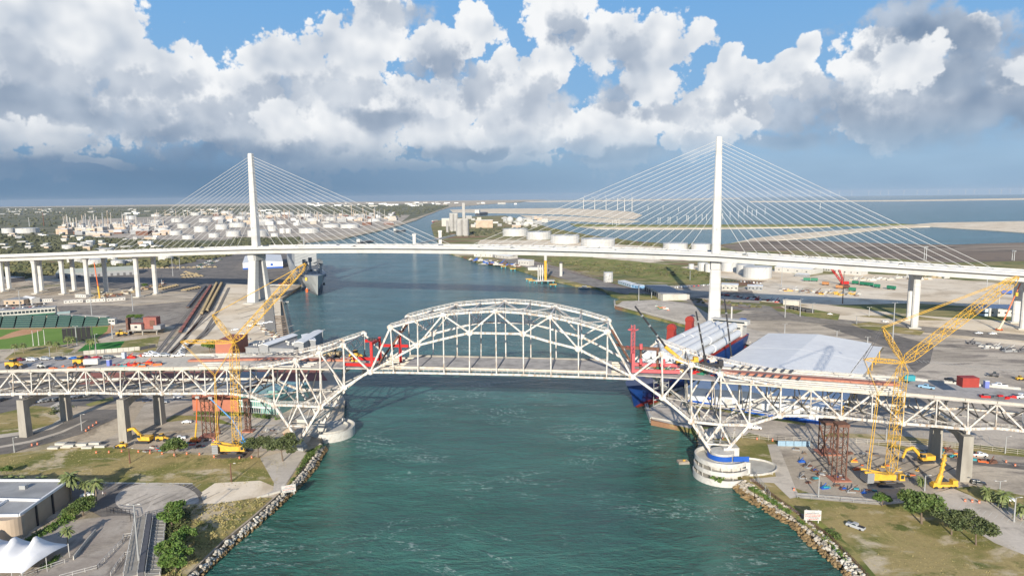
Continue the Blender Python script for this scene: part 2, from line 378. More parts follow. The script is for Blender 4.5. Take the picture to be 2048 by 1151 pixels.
# ---------------------------------------------------------------- water
m = bpy.data.materials.new('harbour_water'); m.use_nodes = True; t = m.node_tree; k = NT(t); bs = t.nodes['Principled BSDF']
g = k.n('ShaderNodeNewGeometry').outputs['Position']; cd = k.n('ShaderNodeCameraData')
rot = k.n('ShaderNodeMapping'); t.links.new(g, rot.inputs[0]); rot.inputs['Rotation'].default_value = (0, 0, R_(12)); rot.inputs['Scale'].default_value = (.42, 1, 1)
rv = rot.outputs[0]
big = k.noise(g, .006, 4., .55); mid = k.noise(rv, .03, 5., .6, .5)
yy = k.n('ShaderNodeSeparateXYZ'); t.links.new(g, yy.inputs[0])
near = k.mr(yy.outputs[1], 260., 640.)          # green nearby, bluer farther off: sky reflection put into the water colour
c1 = k.mix(k.mr(mid, .3, .7), (.026, .118, .092), (.044, .160, .126)); c2 = k.mix(k.mr(mid, .3, .7), (.048, .132, .158), (.072, .168, .195))
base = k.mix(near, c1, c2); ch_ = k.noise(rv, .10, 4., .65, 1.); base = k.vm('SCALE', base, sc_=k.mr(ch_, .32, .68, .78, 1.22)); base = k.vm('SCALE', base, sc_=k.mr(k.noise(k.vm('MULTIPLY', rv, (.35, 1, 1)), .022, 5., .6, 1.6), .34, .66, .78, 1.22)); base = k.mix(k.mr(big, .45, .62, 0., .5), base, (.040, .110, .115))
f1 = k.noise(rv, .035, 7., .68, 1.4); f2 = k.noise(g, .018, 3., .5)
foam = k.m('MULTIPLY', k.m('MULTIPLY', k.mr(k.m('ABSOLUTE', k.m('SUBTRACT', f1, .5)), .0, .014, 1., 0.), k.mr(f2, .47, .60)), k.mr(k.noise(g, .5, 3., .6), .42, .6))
fleck = k.mr(k.noise(rv, .45, 3., .7), .74, .82, 0., .14)  # pale highlights of wave crests, painted into the water colour
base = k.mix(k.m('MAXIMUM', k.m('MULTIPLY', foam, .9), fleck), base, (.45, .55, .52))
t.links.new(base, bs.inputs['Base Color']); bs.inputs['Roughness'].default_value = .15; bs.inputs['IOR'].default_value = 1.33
w1 = k.noise(rv, .16, 4., .6, .6); w2 = k.noise(rv, .75, 4., .65, .4); w3 = k.noise(rv, 2.6, 2., .6)
hgt = k.m('ADD', k.m('ADD', k.m('MULTIPLY', w1, 3.6), k.m('MULTIPLY', w2, 1.5)), k.m('MULTIPLY', w3, .3))
bn = k.n('ShaderNodeBump'); bn.inputs['Strength'].default_value = 1.; bn.inputs['Distance'].default_value = 1.
t.links.new(hgt, bn.inputs['Height']); t.links.new(bn.outputs[0], bs.inputs['Normal'])
M_WATER = m
def struct(mb, name, m):
    o = mb.build(name, m); o['kind'] = 'structure'; return o
HAZE = 1.7e-5
RAD = 23000
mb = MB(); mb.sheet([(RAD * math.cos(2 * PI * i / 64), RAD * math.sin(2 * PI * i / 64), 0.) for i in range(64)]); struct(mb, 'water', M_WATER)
# ---------------------------------------------------------------- land, traced on the ground plane
ZL = 2.5
def land(name, px, m, z=ZL, extra_first=(), extra_last=()):
    pts = [tuple(G(x, y, z))[:2] for x, y in px]
    return struct(MB().prism(list(extra_first) + pts + list(extra_last), -3., z), name, m)
LEFT_EDGE = [(340, 1175), (392, 1134), (450, 1078), (500, 1038), (541, 1002), (578, 968), (610, 932), (634, 892), (640, 880), (660, 862), (686, 846), (690, 800), (672, 760), (640, 705), (632, 690), (568, 680), (558, 600), (600, 572), (603, 540), (600, 500),
             (612, 484), (690, 476), (760, 461), (800, 450), (832, 440), (852, 431), (868, 425), (880, 420), (902, 414)]
far_l = [(1200, 21500), (-9000, 20800), (-21000, 9000), (-21000, 300), (-800, 100), (-120, 60)]
land('left_bank', LEFT_EDGE, GR_DIRT, extra_last=far_l)
RIGHT_EDGE = [(1785, 1175), (1738, 1150), (1702, 1108), (1650, 1064), (1608, 1028), (1550, 998), (1506, 970), (1488, 962), (1470, 946), (1444, 916), (1406, 896), (1400, 878), (1384, 856), (1302, 840), (1294, 815),
              (1500, 697), (1502, 689), (1440, 668), (1400, 657), (1316, 635), (1230, 613), (1229, 603), (1244, 595), (1222, 588), (1205, 577), (1180, 572), (1150, 569), (1120, 562), (1085, 556), (1060, 545), (1010, 530), (960, 525), (930, 514), (900, 506), (884, 494), (868, 470),
              (862, 450), (872, 441), (905, 436), (960, 432), (1010, 431), (1050, 440), (1100, 455), (1180, 470), (1280, 483), (1370, 489), (1440, 489)]
mud_edge = [(1500, 482), (1600, 480), (1700, 484), (1800, 487), (1900, 489), (2000, 486), (2080, 484), (2300, 480), (3400, 455)]
land('right_bank', RIGHT_EDGE + mud_edge, GR_SCRUB, extra_last=[(21000, 300), (900, 100), (140, 90)])
NP = [0]
def patch(name, px, m, lift=1, z=ZL):
    NP[0] += 1; zz = z + NP[0] * .004
    pts = [tuple(G(x, y, zz)) for x, y in px]
    return struct(MB().sheet(pts), name, m)
# mud, spits and islands in the bay
patch('mudflat', [(1442, 492)] + mud_edge[:-2] + [(2100, 520), (1900, 525), (1720, 512), (1600, 500), (1480, 503)], GR_MUD, 1)
def isle(px, m, name='sand_spit', z=1.2):
    NP[0] += 1; z += NP[0] * .02 - 2 * .02 + .0
    return struct(MB().prism([tuple(G(x, y, z))[:2] for x, y in px], -2, z), name, m)
isle([(1500, 477), (1600, 466), (1730, 456), (1820, 449), (1870, 445), (2048, 442), (2300, 440), (2300, 478), (2048, 465), (1960, 459), (1860, 453), (1790, 455), (1720, 463), (1620, 475), (1530, 482), (1490, 483)], GR_SAND)
isle([(1440, 491), (1490, 480), (1560, 471), (1640, 464), (1600, 474), (1520, 482), (1470, 490)], GR_SAND)
isle([(900, 419), (1000, 417), (1120, 416), (1200, 419), (1262, 423), (1285, 430), (1270, 438), (1230, 436), (1120, 428), (1010, 426), (905, 424)], GR_SAND, 'spoil_island')
isle([(1040, 430), (1150, 433), (1240, 438), (1280, 442), (1250, 446), (1140, 441), (1060, 438)], GR_SAND, 'spoil_island')
isle([(1140, 447), (1250, 449), (1400, 449), (1560, 448), (1800, 447), (1840, 449), (1640, 452), (1430, 453), (1270, 453), (1150, 452)], GR_GRASS2, 'grassy_spit')
isle([(1160, 453), (1300, 454), (1420, 455), (1660, 453), (1500, 456), (1300, 458), (1190, 457)], GR_SAND)
isle([(620, 409), (900, 403), (1060, 402), (1040, 405), (900, 408), (760, 413), (640, 416)], GR_FAR, 'far_shore')
isle([(1040, 402.2), (1300, 399), (1480, 396), (1480, 397), (1300, 401), (1060, 404)], GR_SAND, 'far_shore')
isle([(1500, 402), (1800, 400), (2300, 392), (2300, 396), (1800, 402), (1500, 404)], GR_SAND, 'far_shore')
# ---- left bank surfaces
patch('far_plain', [(-400, 520), (-400, 418), (500, 411), (860, 407), (900, 412), (860, 426), (800, 445), (700, 468), (600, 476), (470, 500), (200, 500), (0, 506)], GR_FAR, 1)
patch('refinery_ground', [(150, 470), (160, 440), (330, 432), (620, 428), (820, 430), (800, 446), (690, 470), (600, 478), (430, 480), (240, 478)], GR_YARD, 3)
patch('scrub_belt', [(-300, 600), (-300, 470), (150, 472), (330, 482), (430, 488), (470, 505), (330, 530), (120, 548), (0, 556)], GR_SCRUB, 2)
patch('freight_yard_asphalt', [(120, 553), (300, 532), (480, 507), (560, 502), (600, 520), (590, 560), (520, 580), (400, 585), (300, 580), (120, 572)], GR_DASPH, 3)
patch('gravel_yard', [(450, 565), (560, 575), (562, 640), (568, 690), (500, 700), (390, 690), (345, 720), (330, 700), (400, 620)], GR_SAND, 3)
patch('stadium_lot', [(110, 607), (260, 612), (420, 598), (380, 655), (340, 650), (130, 640)], GR_ASPH, 4)
patch('trailer_yard', [(0, 600), (60, 590), (260, 590), (400, 585), (410, 598), (260, 608), (100, 612), (0, 620)], GR_YARD, 3)
patch('outfield_grass', [(-60, 660), (0, 655), (100, 655), (216, 650), (222, 664), (200, 676), (125, 689), (20, 697), (-60, 700)], GR_FIELD, 5)
patch('infield_clay', [(-60, 680), (0, 674), (24, 664), (45, 658), (84, 657.5), (84, 660), (62, 667), (36, 672), (11, 677), (-60, 684)], GR_CLAY, 6)
patch('infield_grass', [(-60, 665), (0, 661), (40, 659), (20, 665), (-60, 673)], GR_FIELD, 7)
patch('warning_track', [(0, 655), (100, 653), (222, 648), (228, 652), (222, 664), (200, 676), (193, 676), (214, 662), (217, 652), (160, 654.5), (80, 656.5), (0, 658)], GR_CLAY, 8)
patch('dirt_mound', [(8, 718), (38, 696), (100, 689), (150, 696), (140, 705), (115, 716), (60, 720)], GR_GRASS, 5)
patch('practice_turf', [(154, 702), (172, 688), (250, 681), (238, 698)], GR_TURF, 5)
patch('dry_lot', [(238, 698), (250, 681), (320, 672), (312, 700), (290, 706)], GR_GRASS, 5)
patch('shore_street', [(-300, 760), (-300, 735), (0, 722), (140, 712), (300, 705), (345, 712), (420, 720), (640, 716), (640, 730), (0, 752)], GR_ASPH, 6)
patch('car_park', [(-200, 812), (-200, 765), (0, 755), (170, 750), (260, 760), (300, 800), (180, 812), (110, 810), (0, 826)], GR_DASPH, 6)
patch('brick_plaza', [(158, 768), (160, 745), (640, 738), (655, 760), (560, 764)], GR_PLAZA, 7)
patch('museum_forecourt', [(300, 790), (420, 800), (560, 822), (640, 830), (620, 880), (590, 900), (400, 905), (230, 895), (200, 885), (262, 850)], GR_YARD, 6)
patch('worksite_slab', [(430, 850), (560, 842), (620, 850), (600, 892), (560, 900), (470, 880)], GR_CONC, 8)
patch('verge', [(-200, 880), (-200, 845), (0, 826), (70, 810), (105, 815), (120, 836), (100, 850), (60, 862), (0, 869)], GR_GRASS, 7)
patch('verge', [(170, 808), (225, 792), (228, 800), (180, 812)], GR_GRASS2, 8)
patch('verge', [(320, 845), (350, 829), (430, 833), (470, 850), (380, 838)], GR_GRASS2, 8)
patch('pavement', [(100, 812), (118, 802), (135, 806), (136, 834), (125, 846), (105, 857), (60, 866), (0, 875), (-200, 890), (-200, 884), (0, 868), (60, 860), (103, 848), (120, 836)], GR_CONC, 9)
patch('shore_drive', [(-200, 893), (0, 875), (60, 866), (105, 857), (132, 842), (160, 828), (190, 818), (250, 818), (240, 832), (200, 850), (160, 868), (110, 882), (40, 900), (0, 911), (-200, 935)], GR_DASPH, 8)
patch('median_strip', [(-200, 913), (0, 891), (60, 880), (120, 862), (160, 845), (176, 838), (166, 845), (124, 865), (62, 884), (0, 895), (-200, 918)], GR_CONC, 10)
patch('park_lawn', [(-200, 955), (-200, 930), (0, 908), (120, 895), (240, 893), (330, 905), (440, 910), (560, 915), (580, 925), (556, 975), (520, 992), (430, 1010), (400, 985), (385, 966), (0, 962)], GR_GRASS, 7)
patch('bare_soil', [(400, 985), (430, 965), (520, 960), (556, 975), (520, 992), (440, 1006), (410, 1012)], GR_SAND, 8)
patch('museum_drive', [(-200, 985), (-200, 955), (0, 963), (385, 967), (405, 985), (390, 1005), (330, 1030), (215, 1040), (180, 1020), (120, 985), (0, 990)], GR_DASPH, 9)
patch('kerb_strip', [(-200, 953.5), (0, 961.5), (385, 965), (385, 967), (0, 963.5), (-200, 955.5)], M_LINE, 11)
N = 28
patch('turning_circle', [(314 + 84 * math.cos(2 * PI * i / N), 999 + 35 * math.sin(2 * PI * i / N)) for i in range(N)], GR_CONC, 11)
patch('museum_terrace', [(-200, 1240), (-200, 1085), (60, 1080), (130, 1040), (230, 1030), (330, 1030), (330, 1075), (318, 1200), (120, 1240)], GR_PAVE, 8)
patch('brushy_bank', [(318, 1180), (322, 1030), (345, 1008), (430, 1006), (520, 994), (545, 994), (538, 1001), (498, 1036), (448, 1076), (390, 1132), (345, 1180)], GR_GRASS, 8)
patch('shore_walk', [(548, 965), (520, 915), (585, 898), (612, 905), (560, 985), (512, 995), (546, 980)], GR_CONC, 9)
patch('brush_strip', [(566, 980), (618, 900), (634, 890), (610, 930), (580, 966), (566, 980)], GR_GRASS, 9)
# ---- right bank surfaces
patch('quay_apron', [(1232, 611), (1245, 602), (1330, 598), (1380, 606), (1440, 640), (1600, 660), (1556, 680), (1500, 690), (1440, 668), (1316, 634)], GR_CONC, 3)
patch('ship_quay', [(1296, 817), (1503, 697), (1560, 680), (1470, 735), (1388, 800), (1400, 842), (1380, 856), (1304, 838)], GR_CONC, 4)
patch('laydown_sand', [(1502, 690), (1510, 680), (1560, 668), (1580, 672), (1556, 682)], GR_SAND, 5)
patch('terminal_yard', [(1440, 640), (1500, 615), (1700, 640), (1880, 670), (2300, 700), (2300, 790), (1790, 760), (1786, 697), (1556, 672)], GR_YARD, 4)
patch('terminal_yard', [(1400, 845), (1400, 815), (1610, 850), (1640, 790), (1790, 755), (2300, 795), (2300, 960), (1990, 930), (1780, 885), (1560, 882), (1500, 865)], GR_YARD, 5)
patch('terminal_yard', [(1775, 688), (1880, 688), (1870, 735), (1800, 775), (1700, 810), (1630, 806), (1700, 770)], GR_YARD, 5)
patch('resurfaced_lot', [(1640, 650), (1700, 645), (1868, 690), (1860, 725), (1830, 745), (1786, 697)], GR_DASPH, 6)
patch('railcar_lot', [(1480, 575), (1540, 560), (1700, 545), (1840, 553), (2048, 570), (2300, 590), (2300, 640), (2048, 618), (1830, 606), (1640, 610), (1560, 606), (1500, 600)], GR_SAND, 4)
patch('caliche_lot', [(1560, 612), (1640, 608), (1830, 630), (2300, 660), (2300, 700), (2040, 690), (1880, 672), (1700, 646), (1600, 632)], GR_SAND, 5)
patch('tank_farm_pad', [(1350, 535), (1420, 528), (1560, 540), (1620, 556), (1560, 562), (1480, 560), (1360, 545)], GR_SAND, 4)
patch('container_lot', [(960, 480), (1100, 480), (1420, 500), (1420, 512), (1100, 500), (950, 496)], GR_SAND, 3)
patch('sandy_clearing', [(1150, 524), (1190, 513), (1300, 513), (1330, 522), (1250, 530), (1190, 530)], GR_SAND, 3)
patch('green_scrub', [(1080, 516), (1160, 512), (1330, 528), (1420, 545), (1420, 570), (1330, 565), (1230, 545)], GR_GRASS2, 2)
patch('service_road', [(960, 506), (1000, 505), (1130, 538), (1240, 570), (1340, 588), (1430, 604), (1540, 612), (1560, 625), (1430, 616), (1240, 586), (1120, 556)], GR_ASPH, 5)
patch('sheds_yard', [(1300, 572), (1420, 568), (1500, 575), (1520, 606), (1430, 602), (1340, 588)], GR_YARD, 6)
patch('point_lawn', [(1246, 597), (1260, 585), (1300, 588), (1380, 604), (1330, 600)], GR_GRASS2, 5)
patch('access_road', [(1420, 628), (1560, 625), (1700, 640), (2300, 690), (2300, 702), (1700, 652), (1560, 640), (1450, 640)], GR_ASPH, 6)
patch('verge', [(1560, 620), (1600, 613), (1680, 628), (1676, 640), (1610, 632)], GR_GRASS2, 7)
patch('verge', [(1700, 648), (1740, 643), (1850, 662), (1840, 670), (1760, 662), (1720, 655)], GR_GRASS, 7)
patch('verge', [(1710, 632), (1800, 627), (1900, 640), (1820, 640)], GR_GRASS, 7)
patch('park_lawn', [(1488, 960), (1470, 944), (1444, 914), (1408, 894), (1402, 872), (1440, 868), (1530, 880), (1570, 955), (1640, 975), (1800, 1000), (1900, 1020), (2300, 1110), (2300, 1300), (1760, 1180), (1700, 1120), (1612, 1050), (1502, 971)], GR_GRASS, 6)
patch('crane_pad', [(1556, 887), (1700, 880), (1960, 925), (2300, 960), (2300, 1040), (2048, 990), (1900, 975), (1870, 985), (1830, 995), (1760, 1000), (1620, 985), (1590, 975)], GR_YARD, 8)
patch('grass_strip', [(1640, 872), (1780, 878), (1960, 905), (2300, 935), (2300, 920), (1960, 890), (1780, 868), (1660, 865)], GR_GRASS, 9)
patch('inner_road', [(1900, 912), (2300, 948), (2300, 962), (1960, 930), (1900, 920)], GR_DASPH, 10)
patch('footpath', [(1535, 888), (1556, 887), (1592, 978), (1600, 992), (1580, 996), (1548, 965), (1500, 962), (1500, 957), (1552, 952)], GR_CONC, 9)
patch('footpath', [(1590, 985), (1620, 985), (1760, 1000), (1830, 995), (1830, 1003), (1760, 1009), (1600, 995)], GR_CONC, 10)
patch('entrance_drive', [(1870, 985), (1905, 975), (1960, 998), (2048, 1020), (2300, 1040), (2300, 1150), (2048, 1108), (1990, 1085), (1900, 1030), (1880, 1005)], GR_CONC, 10)
patch('planting_island', [(1912, 975), (1950, 970), (2048, 990), (2300, 1010), (2300, 1025), (2048, 1012), (1960, 1000)], GR_GRASS, 12)
patch('grass_bank', [(1500, 973), (1560, 996), (1640, 1040), (1700, 1090), (1760, 1160), (1730, 1160), (1690, 1110), (1640, 1068), (1580, 1025), (1500, 980)], GR_GRASS2, 10)
patch('sea_wall_walk', [(1394, 862), (1440, 850), (1500, 862), (1490, 870), (1400, 880)], GR_CONC, 8)

# painted markings: bay lines, lane lines
def marks(name, p0, p1, n, d, m=None, w_=.16, z=ZL + .30):
    """n short lines starting between photo points p0 and p1, each running d metres (dx, dy) on the ground"""
    a, b = G(*p0, z), G(*p1, z); mb = MB()
    for i in range(n):
        p = a.lerp(b, i / max(1, n - 1)); q = p + Vector((d[0], d[1], 0)); nn = Vector((-(q - p).y, (q - p).x, 0)).normalized() * w_ / 2
        mb.add([p - nn, q - nn, q + nn, p + nn], [(0, 1, 2, 3)])
    return struct(mb, name, m or M_LINE)
marks('bay_lines', (60, 976), (384, 978), 30, (1.2, 5.2)); marks('bay_lines', (1905, 1012), (2040, 1050), 12, (3.6, 3.2))
marks('bay_lines', (60, 812), (175, 798), 18, (2., 5.)); marks('bay_lines', (130, 642), (330, 640), 34, (1., 30.), w_=.25, z=ZL + .1)
marks('bay_lines', (1660, 860), (1980, 880), 26, (3., 5.)); marks('bay_lines', (1800, 720), (2040, 745), 26, (2., 8.), w_=.25)
marks('lane_line', (20, 890), (120, 868), 8, (5., 1.2)); marks('lane_line', (1440, 634), (1690, 646), 24, (7., -.3), w_=.3); marks('lane_line', (1905, 916), (2048, 931), 14, (3., 0.))
marks('wharf_joint', (1236, 611), (1430, 660), 22, (9., 14.), GR_DASPH, .3, ZL + .12); marks('slab_joint', (1306, 836), (1490, 706), 16, (16., -6.), GR_DASPH, .3, ZL + .12)
marks('slab_joint', (440, 885), (600, 868), 12, (3., 14.), GR_DASPH, .2); marks('slab_joint', (240, 1010), (390, 1006), 8, (5., 10.), GR_ASPH, .22); marks('slab_joint', (110, 1120), (300, 1040), 16, (9., 3.), GR_ASPH, .18)
marks('tyre_track', (1640, 700 - 12), (1900, 720), 9, (60., -14.), GR_ASPH, 1.1, ZL + .26); marks('tyre_track', (1600, 930), (1850, 960), 9, (22., 14.), GR_DASPH, .6); marks('tyre_track', (470, 620), (520, 690), 8, (12., 60.), GR_YARD, 1.2, ZL + .2); marks('tyre_track', (1560, 560), (1830, 590), 12, (90., 12.), GR_YARD, 1.4, ZL + .2)
marks('tyre_track', (250, 870), (430, 860), 9, (30., 8.), GR_DIRT, .7)
# ---------------------------------------------------------------- old cantilever truss bridge
TA = G(599, 883, 6.); TB = G(1434, 921, 6.)
TU = (TB - TA).normalized(); TN = Vector((-TU.y, TU.x, 0)); TW = 25.
def tp(px, py): return Vp(px, py, TA, TB)
def uz(px, py): p = tp(px, py); return ((p - TA).dot(TU), p.z)
def P3(u, z, n=0.): q = TA + TU * u + TN * n; return Vector((q.x, q.y, z))
bridge = thing('truss_bridge', 'white steel cantilever truss bridge with arched middle span across the channel', 'bridge', tuple(TA.xy) + (0,))
ORG = Vector((TA.x, TA.y, 0))
def part(mb, name, m=M_BRWHITE, par=None, **kw):
    mb.v = [tuple(Vector(v) - ORG) for v in mb.v]; return mb.build(name, m, par or bridge, **kw)
NODE = {}
def nd(name, px, py): NODE[name] = uz(px, py)
# left approach + anchor arm (bottom b, top t); centre span s/t/l; right side
lt = [(-70, 747), (-8, 744.5), (26, 743.5), (62, 742.5), (98, 742), (135, 741), (171, 740), (206, 739.5), (241, 738), (277, 739), (320, 738), (365, 738), (409, 737), (453, 736), (501, 735), (545.5, 730), (592, 720), (640, 705), (687, 690)]
lb = [(-70, 791), (-10, 788), (27, 787), (64, 786.5), (101, 786), (138, 785.5), (175, 784.5), (210, 785), (241, 786.5), (282, 786.5), (325, 786), (368, 786), (411, 785.5), (456, 786), (501, 791), (549, 809), (596, 810), (641.5, 813), (689, 774)]
rt = [(1323.6, 707), (1382.7, 729), (1441.7, 747), (1502, 760), (1561.5, 772), (1622, 778), (1684, 781), (1745, 787), (1808, 790), (1874, 796), (1936, 802), (1994, 807), (2055, 813), (2120, 819)]
rb = [(1325, 794), (1382.7, 842), (1440, 848), (1498, 849), (1560, 830), (1621, 830), (1682, 834), (1743, 840), (1806, 846), (1871, 851), (1935, 857), (1991, 855), (2048, 861), (2120, 868)]
LT = [uz(*p) for p in lt]; LB = [uz(*p) for p in lb]; RT_ = [uz(*p) for p in rt]; RB = [uz(*p) for p in rb]
ct = [uz(*p) for p in [(781, 654), (835, 640), (886, 629), (939, 624.5), (991, 622), (1046, 625.5), (1100, 633), (1156.5, 646), (1215, 663)]]
cl = [uz(*p) for p in [(741, 743), (787, 716.5), (835, 690), (887, 677), (939, 665), (991, 666), (1046, 667), (1100, 683), (1156.5, 697), (1212, 725), (1264, 753)]]
cb = [uz(*p) for p in [(741, 744), (787, 744), (836, 745), (888, 746), (939, 747), (993, 748), (1047, 749), (1102, 751), (1157, 753), (1213, 755), (1264, 757)]]
def mem(a, b, name, n, w=.9, h=.9, m=M_BRWHITE):
    w *= .8; h = (h if name in ('top_chord', 'bottom_chord', 'tie_chord') or 'leg' in name or 'end' in name else w / .8) * .8
    return part(MB().beam(P3(*a, n), P3(*b, n), w, h), name, m)
def gus(a, n, r=1.5, m=M_BRWHITE):
    r *= .88
    c = P3(*a, n); pts = []
    mbx = MB(); ring = []
    for s_ in (-.62, .62):
        ring.append([c + TU * (r * math.cos(2 * PI * (i + .5) / 8)) + Vector((0, 0, r * .85 * math.sin(2 * PI * (i + .5) / 8))) + TN * s_ for i in range(8)])
    mbx.loft(ring); return part(mbx, 'gusset_plate', m)
PIN_L = cl[0]; PIN_R = cl[-1]; BR_L = (0., 6.); BR_R = ((TB - TA).length, 6.)
for n in (0., TW):
    # chords
    for seq, nm, w_ in ((LT, 'top_chord', 1.), (LB + [(PIN_L[0] - .8, PIN_L[1])], 'bottom_chord', 1.25), (RT_, 'top_chord', 1.), ([(PIN_R[0] + .8, PIN_R[1])] + RB, 'bottom_chord', 1.25), (ct, 'arch_top_chord', 1.1), (cl, 'arch_bottom_chord', 1.1), (cb, 'tie_chord', 1.)):
        for a, b in zip(seq[:-1], seq[1:]): mem(a, b, nm, n, w_, w_)
    mem(LT[-1], PIN_L, 'end_diagonal', n, .95, .95); mem(RT_[0], PIN_R, 'end_diagonal', n, .95, .95)
    # V legs
    for (bl, br, bb, i0) in ((LB[15], LB[17], BR_L, LB[16]), (RB[1], RB[3], BR_R, RB[2])):
        mem(bl, bb, 'tower_leg', n, 1.35, 1.35); mem(br, bb, 'tower_leg', n, 1.35, 1.35)
        f_ = .56; a = tuple(bl[j] * (1 - f_) + bb[j] * f_ for j in (0, 1)); b = tuple(br[j] * (1 - f_) + bb[j] * f_ for j in (0, 1))
        mem(a, b, 'leg_strut', n, .8, .8); mem(i0, a, 'leg_diagonal', n, .75, .75); mem(i0, b, 'leg_diagonal', n, .75, .75)
        part(MB().box(P3(bb[0], 5.3, n), (3.2, 3.2, 1.7), math.atan2(TU.y, TU.x)), 'bearing_shoe', M_GALV)
        gus(bb, n, 1.6)
    # verticals
    for i in range(1, 19):
        mem(LT[i], LB[i], 'vertical_post', n, .55 if i < 14 else .8)
    for i in range(0, len(RT_) - 1): mem(RT_[i], RB[i], 'vertical_post', n, .8 if i < 5 else .55)
    for i in range(1, 10): mem(ct[i - 1], cb[i], 'hanger', n, .62)
    # diagonals
    for a, b in ((18, 17), (17, 16), (17, 16)): pass
    D = [(LB[14], LT[15]), (LT[15], LB[15]) , (LB[15], LT[16]), (LT[16], LB[17]), (LT[17], LB[18]), (LB[14], LT[13])]
    D = [(LB[14], LT[15]), (LB[15], LT[16]), (LT[16], LB[17]), (LT[17], LB[18])]
    tops = (3, 5, 7, 9, 11, 13); 
    for i in (1, 3, 5, 7): D += [(LT[i + 2 - 1 + 0], LB[i]), (LT[i + 1], LB[i + 2])] if i < 7 else []
    D += [(LT[8 + 0], LB[7])] if False else []
    D += [(LB[8], LT[9]), (LT[9], LB[10]), (LB[10], LT[11]), (LT[11], LB[12]), (LB[12], LT[13]), (LT[13], LB[14]), (LB[0], LT[0 + 1]), (LT[7], LB[8])]
    D = [d for d in D if d[0] is not d[1]]
    D += [(RB[0], RT_[1]), (RB[1], RT_[2]), (RT_[2], RB[3]), (RT_[3], RB[4]), (RB[4], RT_[5]), (RT_[5], RB[6]), (RB[6], RT_[7]), (RT_[7], RB[8]), (RB[8], RT_[9]), (RT_[9], RB[10]), (RB[10], RT_[11]), (RT_[11], RB[12]), (RB[12], RT_[13])]
    D += [(ct[0], cl[2]), (cl[2], ct[2]), (ct[2], cl[4]), (cl[4], ct[4]), (ct[4], cl[6]), (cl[6], ct[6]), (ct[6], cl[8]), (cl[8], ct[8])]
    for a, b in D: mem(a, b, 'diagonal', n, .8)
    mem(ct[0], PIN_L, 'end_post', n, 1., 1.); mem(ct[8], PIN_R, 'end_post', n, 1., 1.)
    for q in [LB[14], LB[15], LB[17], LB[18], LT[16], LT[18], LT[17], RB[0], RB[1], RB[3], RB[4], RT_[0], RT_[1], RT_[2], ct[0], ct[8], cl[2], cl[4], cl[6], cl[8], PIN_L, PIN_R]: gus(q, n, 1.7)
    for q in [LB[i] for i in (2, 4, 6, 8, 10, 12)] + [LT[i] for i in (3, 5, 7, 9, 11, 13)] + [RB[i] for i in (6, 8, 10)] + [RT_[i] for i in (5, 7, 9, 11)] + [ct[2], ct[4], ct[6]]: gus(q, n, 1.4)
# deck level along the bridge: top chord level on the approaches, tie level in the middle
def deck_z(u):
    u0, u1 = LT[14][0], PIN_L[0]; u2, u3 = PIN_R[0], RT_[5][0]
    if u <= u0: return 41. + 1.6 * max(0, 1 - (u0 - u) / 160.) - 0. - max(0, (u0 - u - 0)) * .004
    if u < u1: t = (u - u0) / (u1 - u0); return 42.6 * (1 - t) + 42.4 * t
    if u <= u2: return 42.4
    if u < u3: t = (u - u2) / (u3 - u2); return 42.4 * (1 - t) + 41.6 * t
    return 41.6 - (u - u3) * .018
ztl = [(p[0], p[1]) for p in LT[:15]]; ztr = [(p[0], p[1]) for p in RT_[4:]]
def interp(tab, u):
    if u <= tab[0][0]: return tab[0][1]
    for a, b in zip(tab[:-1], tab[1:]):
        if u <= b[0]: return a[1] + (b[1] - a[1]) * (u - a[0]) / (b[0] - a[0])
    return tab[-1][1]
prof = [(u, z + .4) for u, z in ztl] + [(PIN_L[0], cb[0][1] + 1.5)] + [(p[0], p[1] + 1.6) for p in cb[1:-1]] + [(PIN_R[0], cb[-1][1] + 1.5)] + [(u, z + .4) for u, z in ztr]
def dz(u): return interp(prof, u)
ULEFT = LT[0][0]; URIGHT = RT_[-1][0]
def slab(u0, u1, n0, n1, th=.5, lift=0., m=M_DECK, name='deck_slab', step=10.):
    mbx = MB(); k_ = max(1, int((u1 - u0) / step))
    us = [u0 + (u1 - u0) * i / k_ for i in range(k_ + 1)]
    mbx.loft([[P3(u, dz(u) + lift - th, n0), P3(u, dz(u) + lift - th, n1), P3(u, dz(u) + lift, n1), P3(u, dz(u) + lift, n0)] for u in us])
    return part(mbx, name, m)
US0, US1 = uz(225, 735)[0], uz(660, 735)[0]           # stripped length on the left
UR0, UR1 = uz(1440, 760)[0], uz(1815, 790)[0]
slab(ULEFT, US0 - 8, -1.3, TW + 1.3); slab(US0 - 8, US1, -1.3, TW + 1.3, m=M_CREAM); slab(US1, PIN_L[0] - 1, 1.2, TW - 1.2)
slab(cb[1][0] + 3, cb[9][0] + 2, 1.4, TW - 1.4); slab(UR0 - 40, UR0, 1.2, TW - 1.2, m=M_DECK); slab(UR0, UR1, -1.3, TW + 1.3, m=M_CREAM); slab(UR1, URIGHT, -1.3, TW + 1.3)
slab(PIN_R[0] + 1.5, UR0 - 40, 1.2, TW - 1.2)
for k_ in range(6):   # stringers left where the slab is already cut away, at both ends of the middle span
    for a, b in ((PIN_L[0] + 1, cb[1][0] + 3), (cb[9][0] + 2, PIN_R[0] - 1)):
        part(MB().beam(P3(a, dz(a) - .5, 3 + k_ * 3.8), P3(b, dz(b) - .5, 3 + k_ * 3.8), 1.2, .9), 'stringer', M_CREAM)
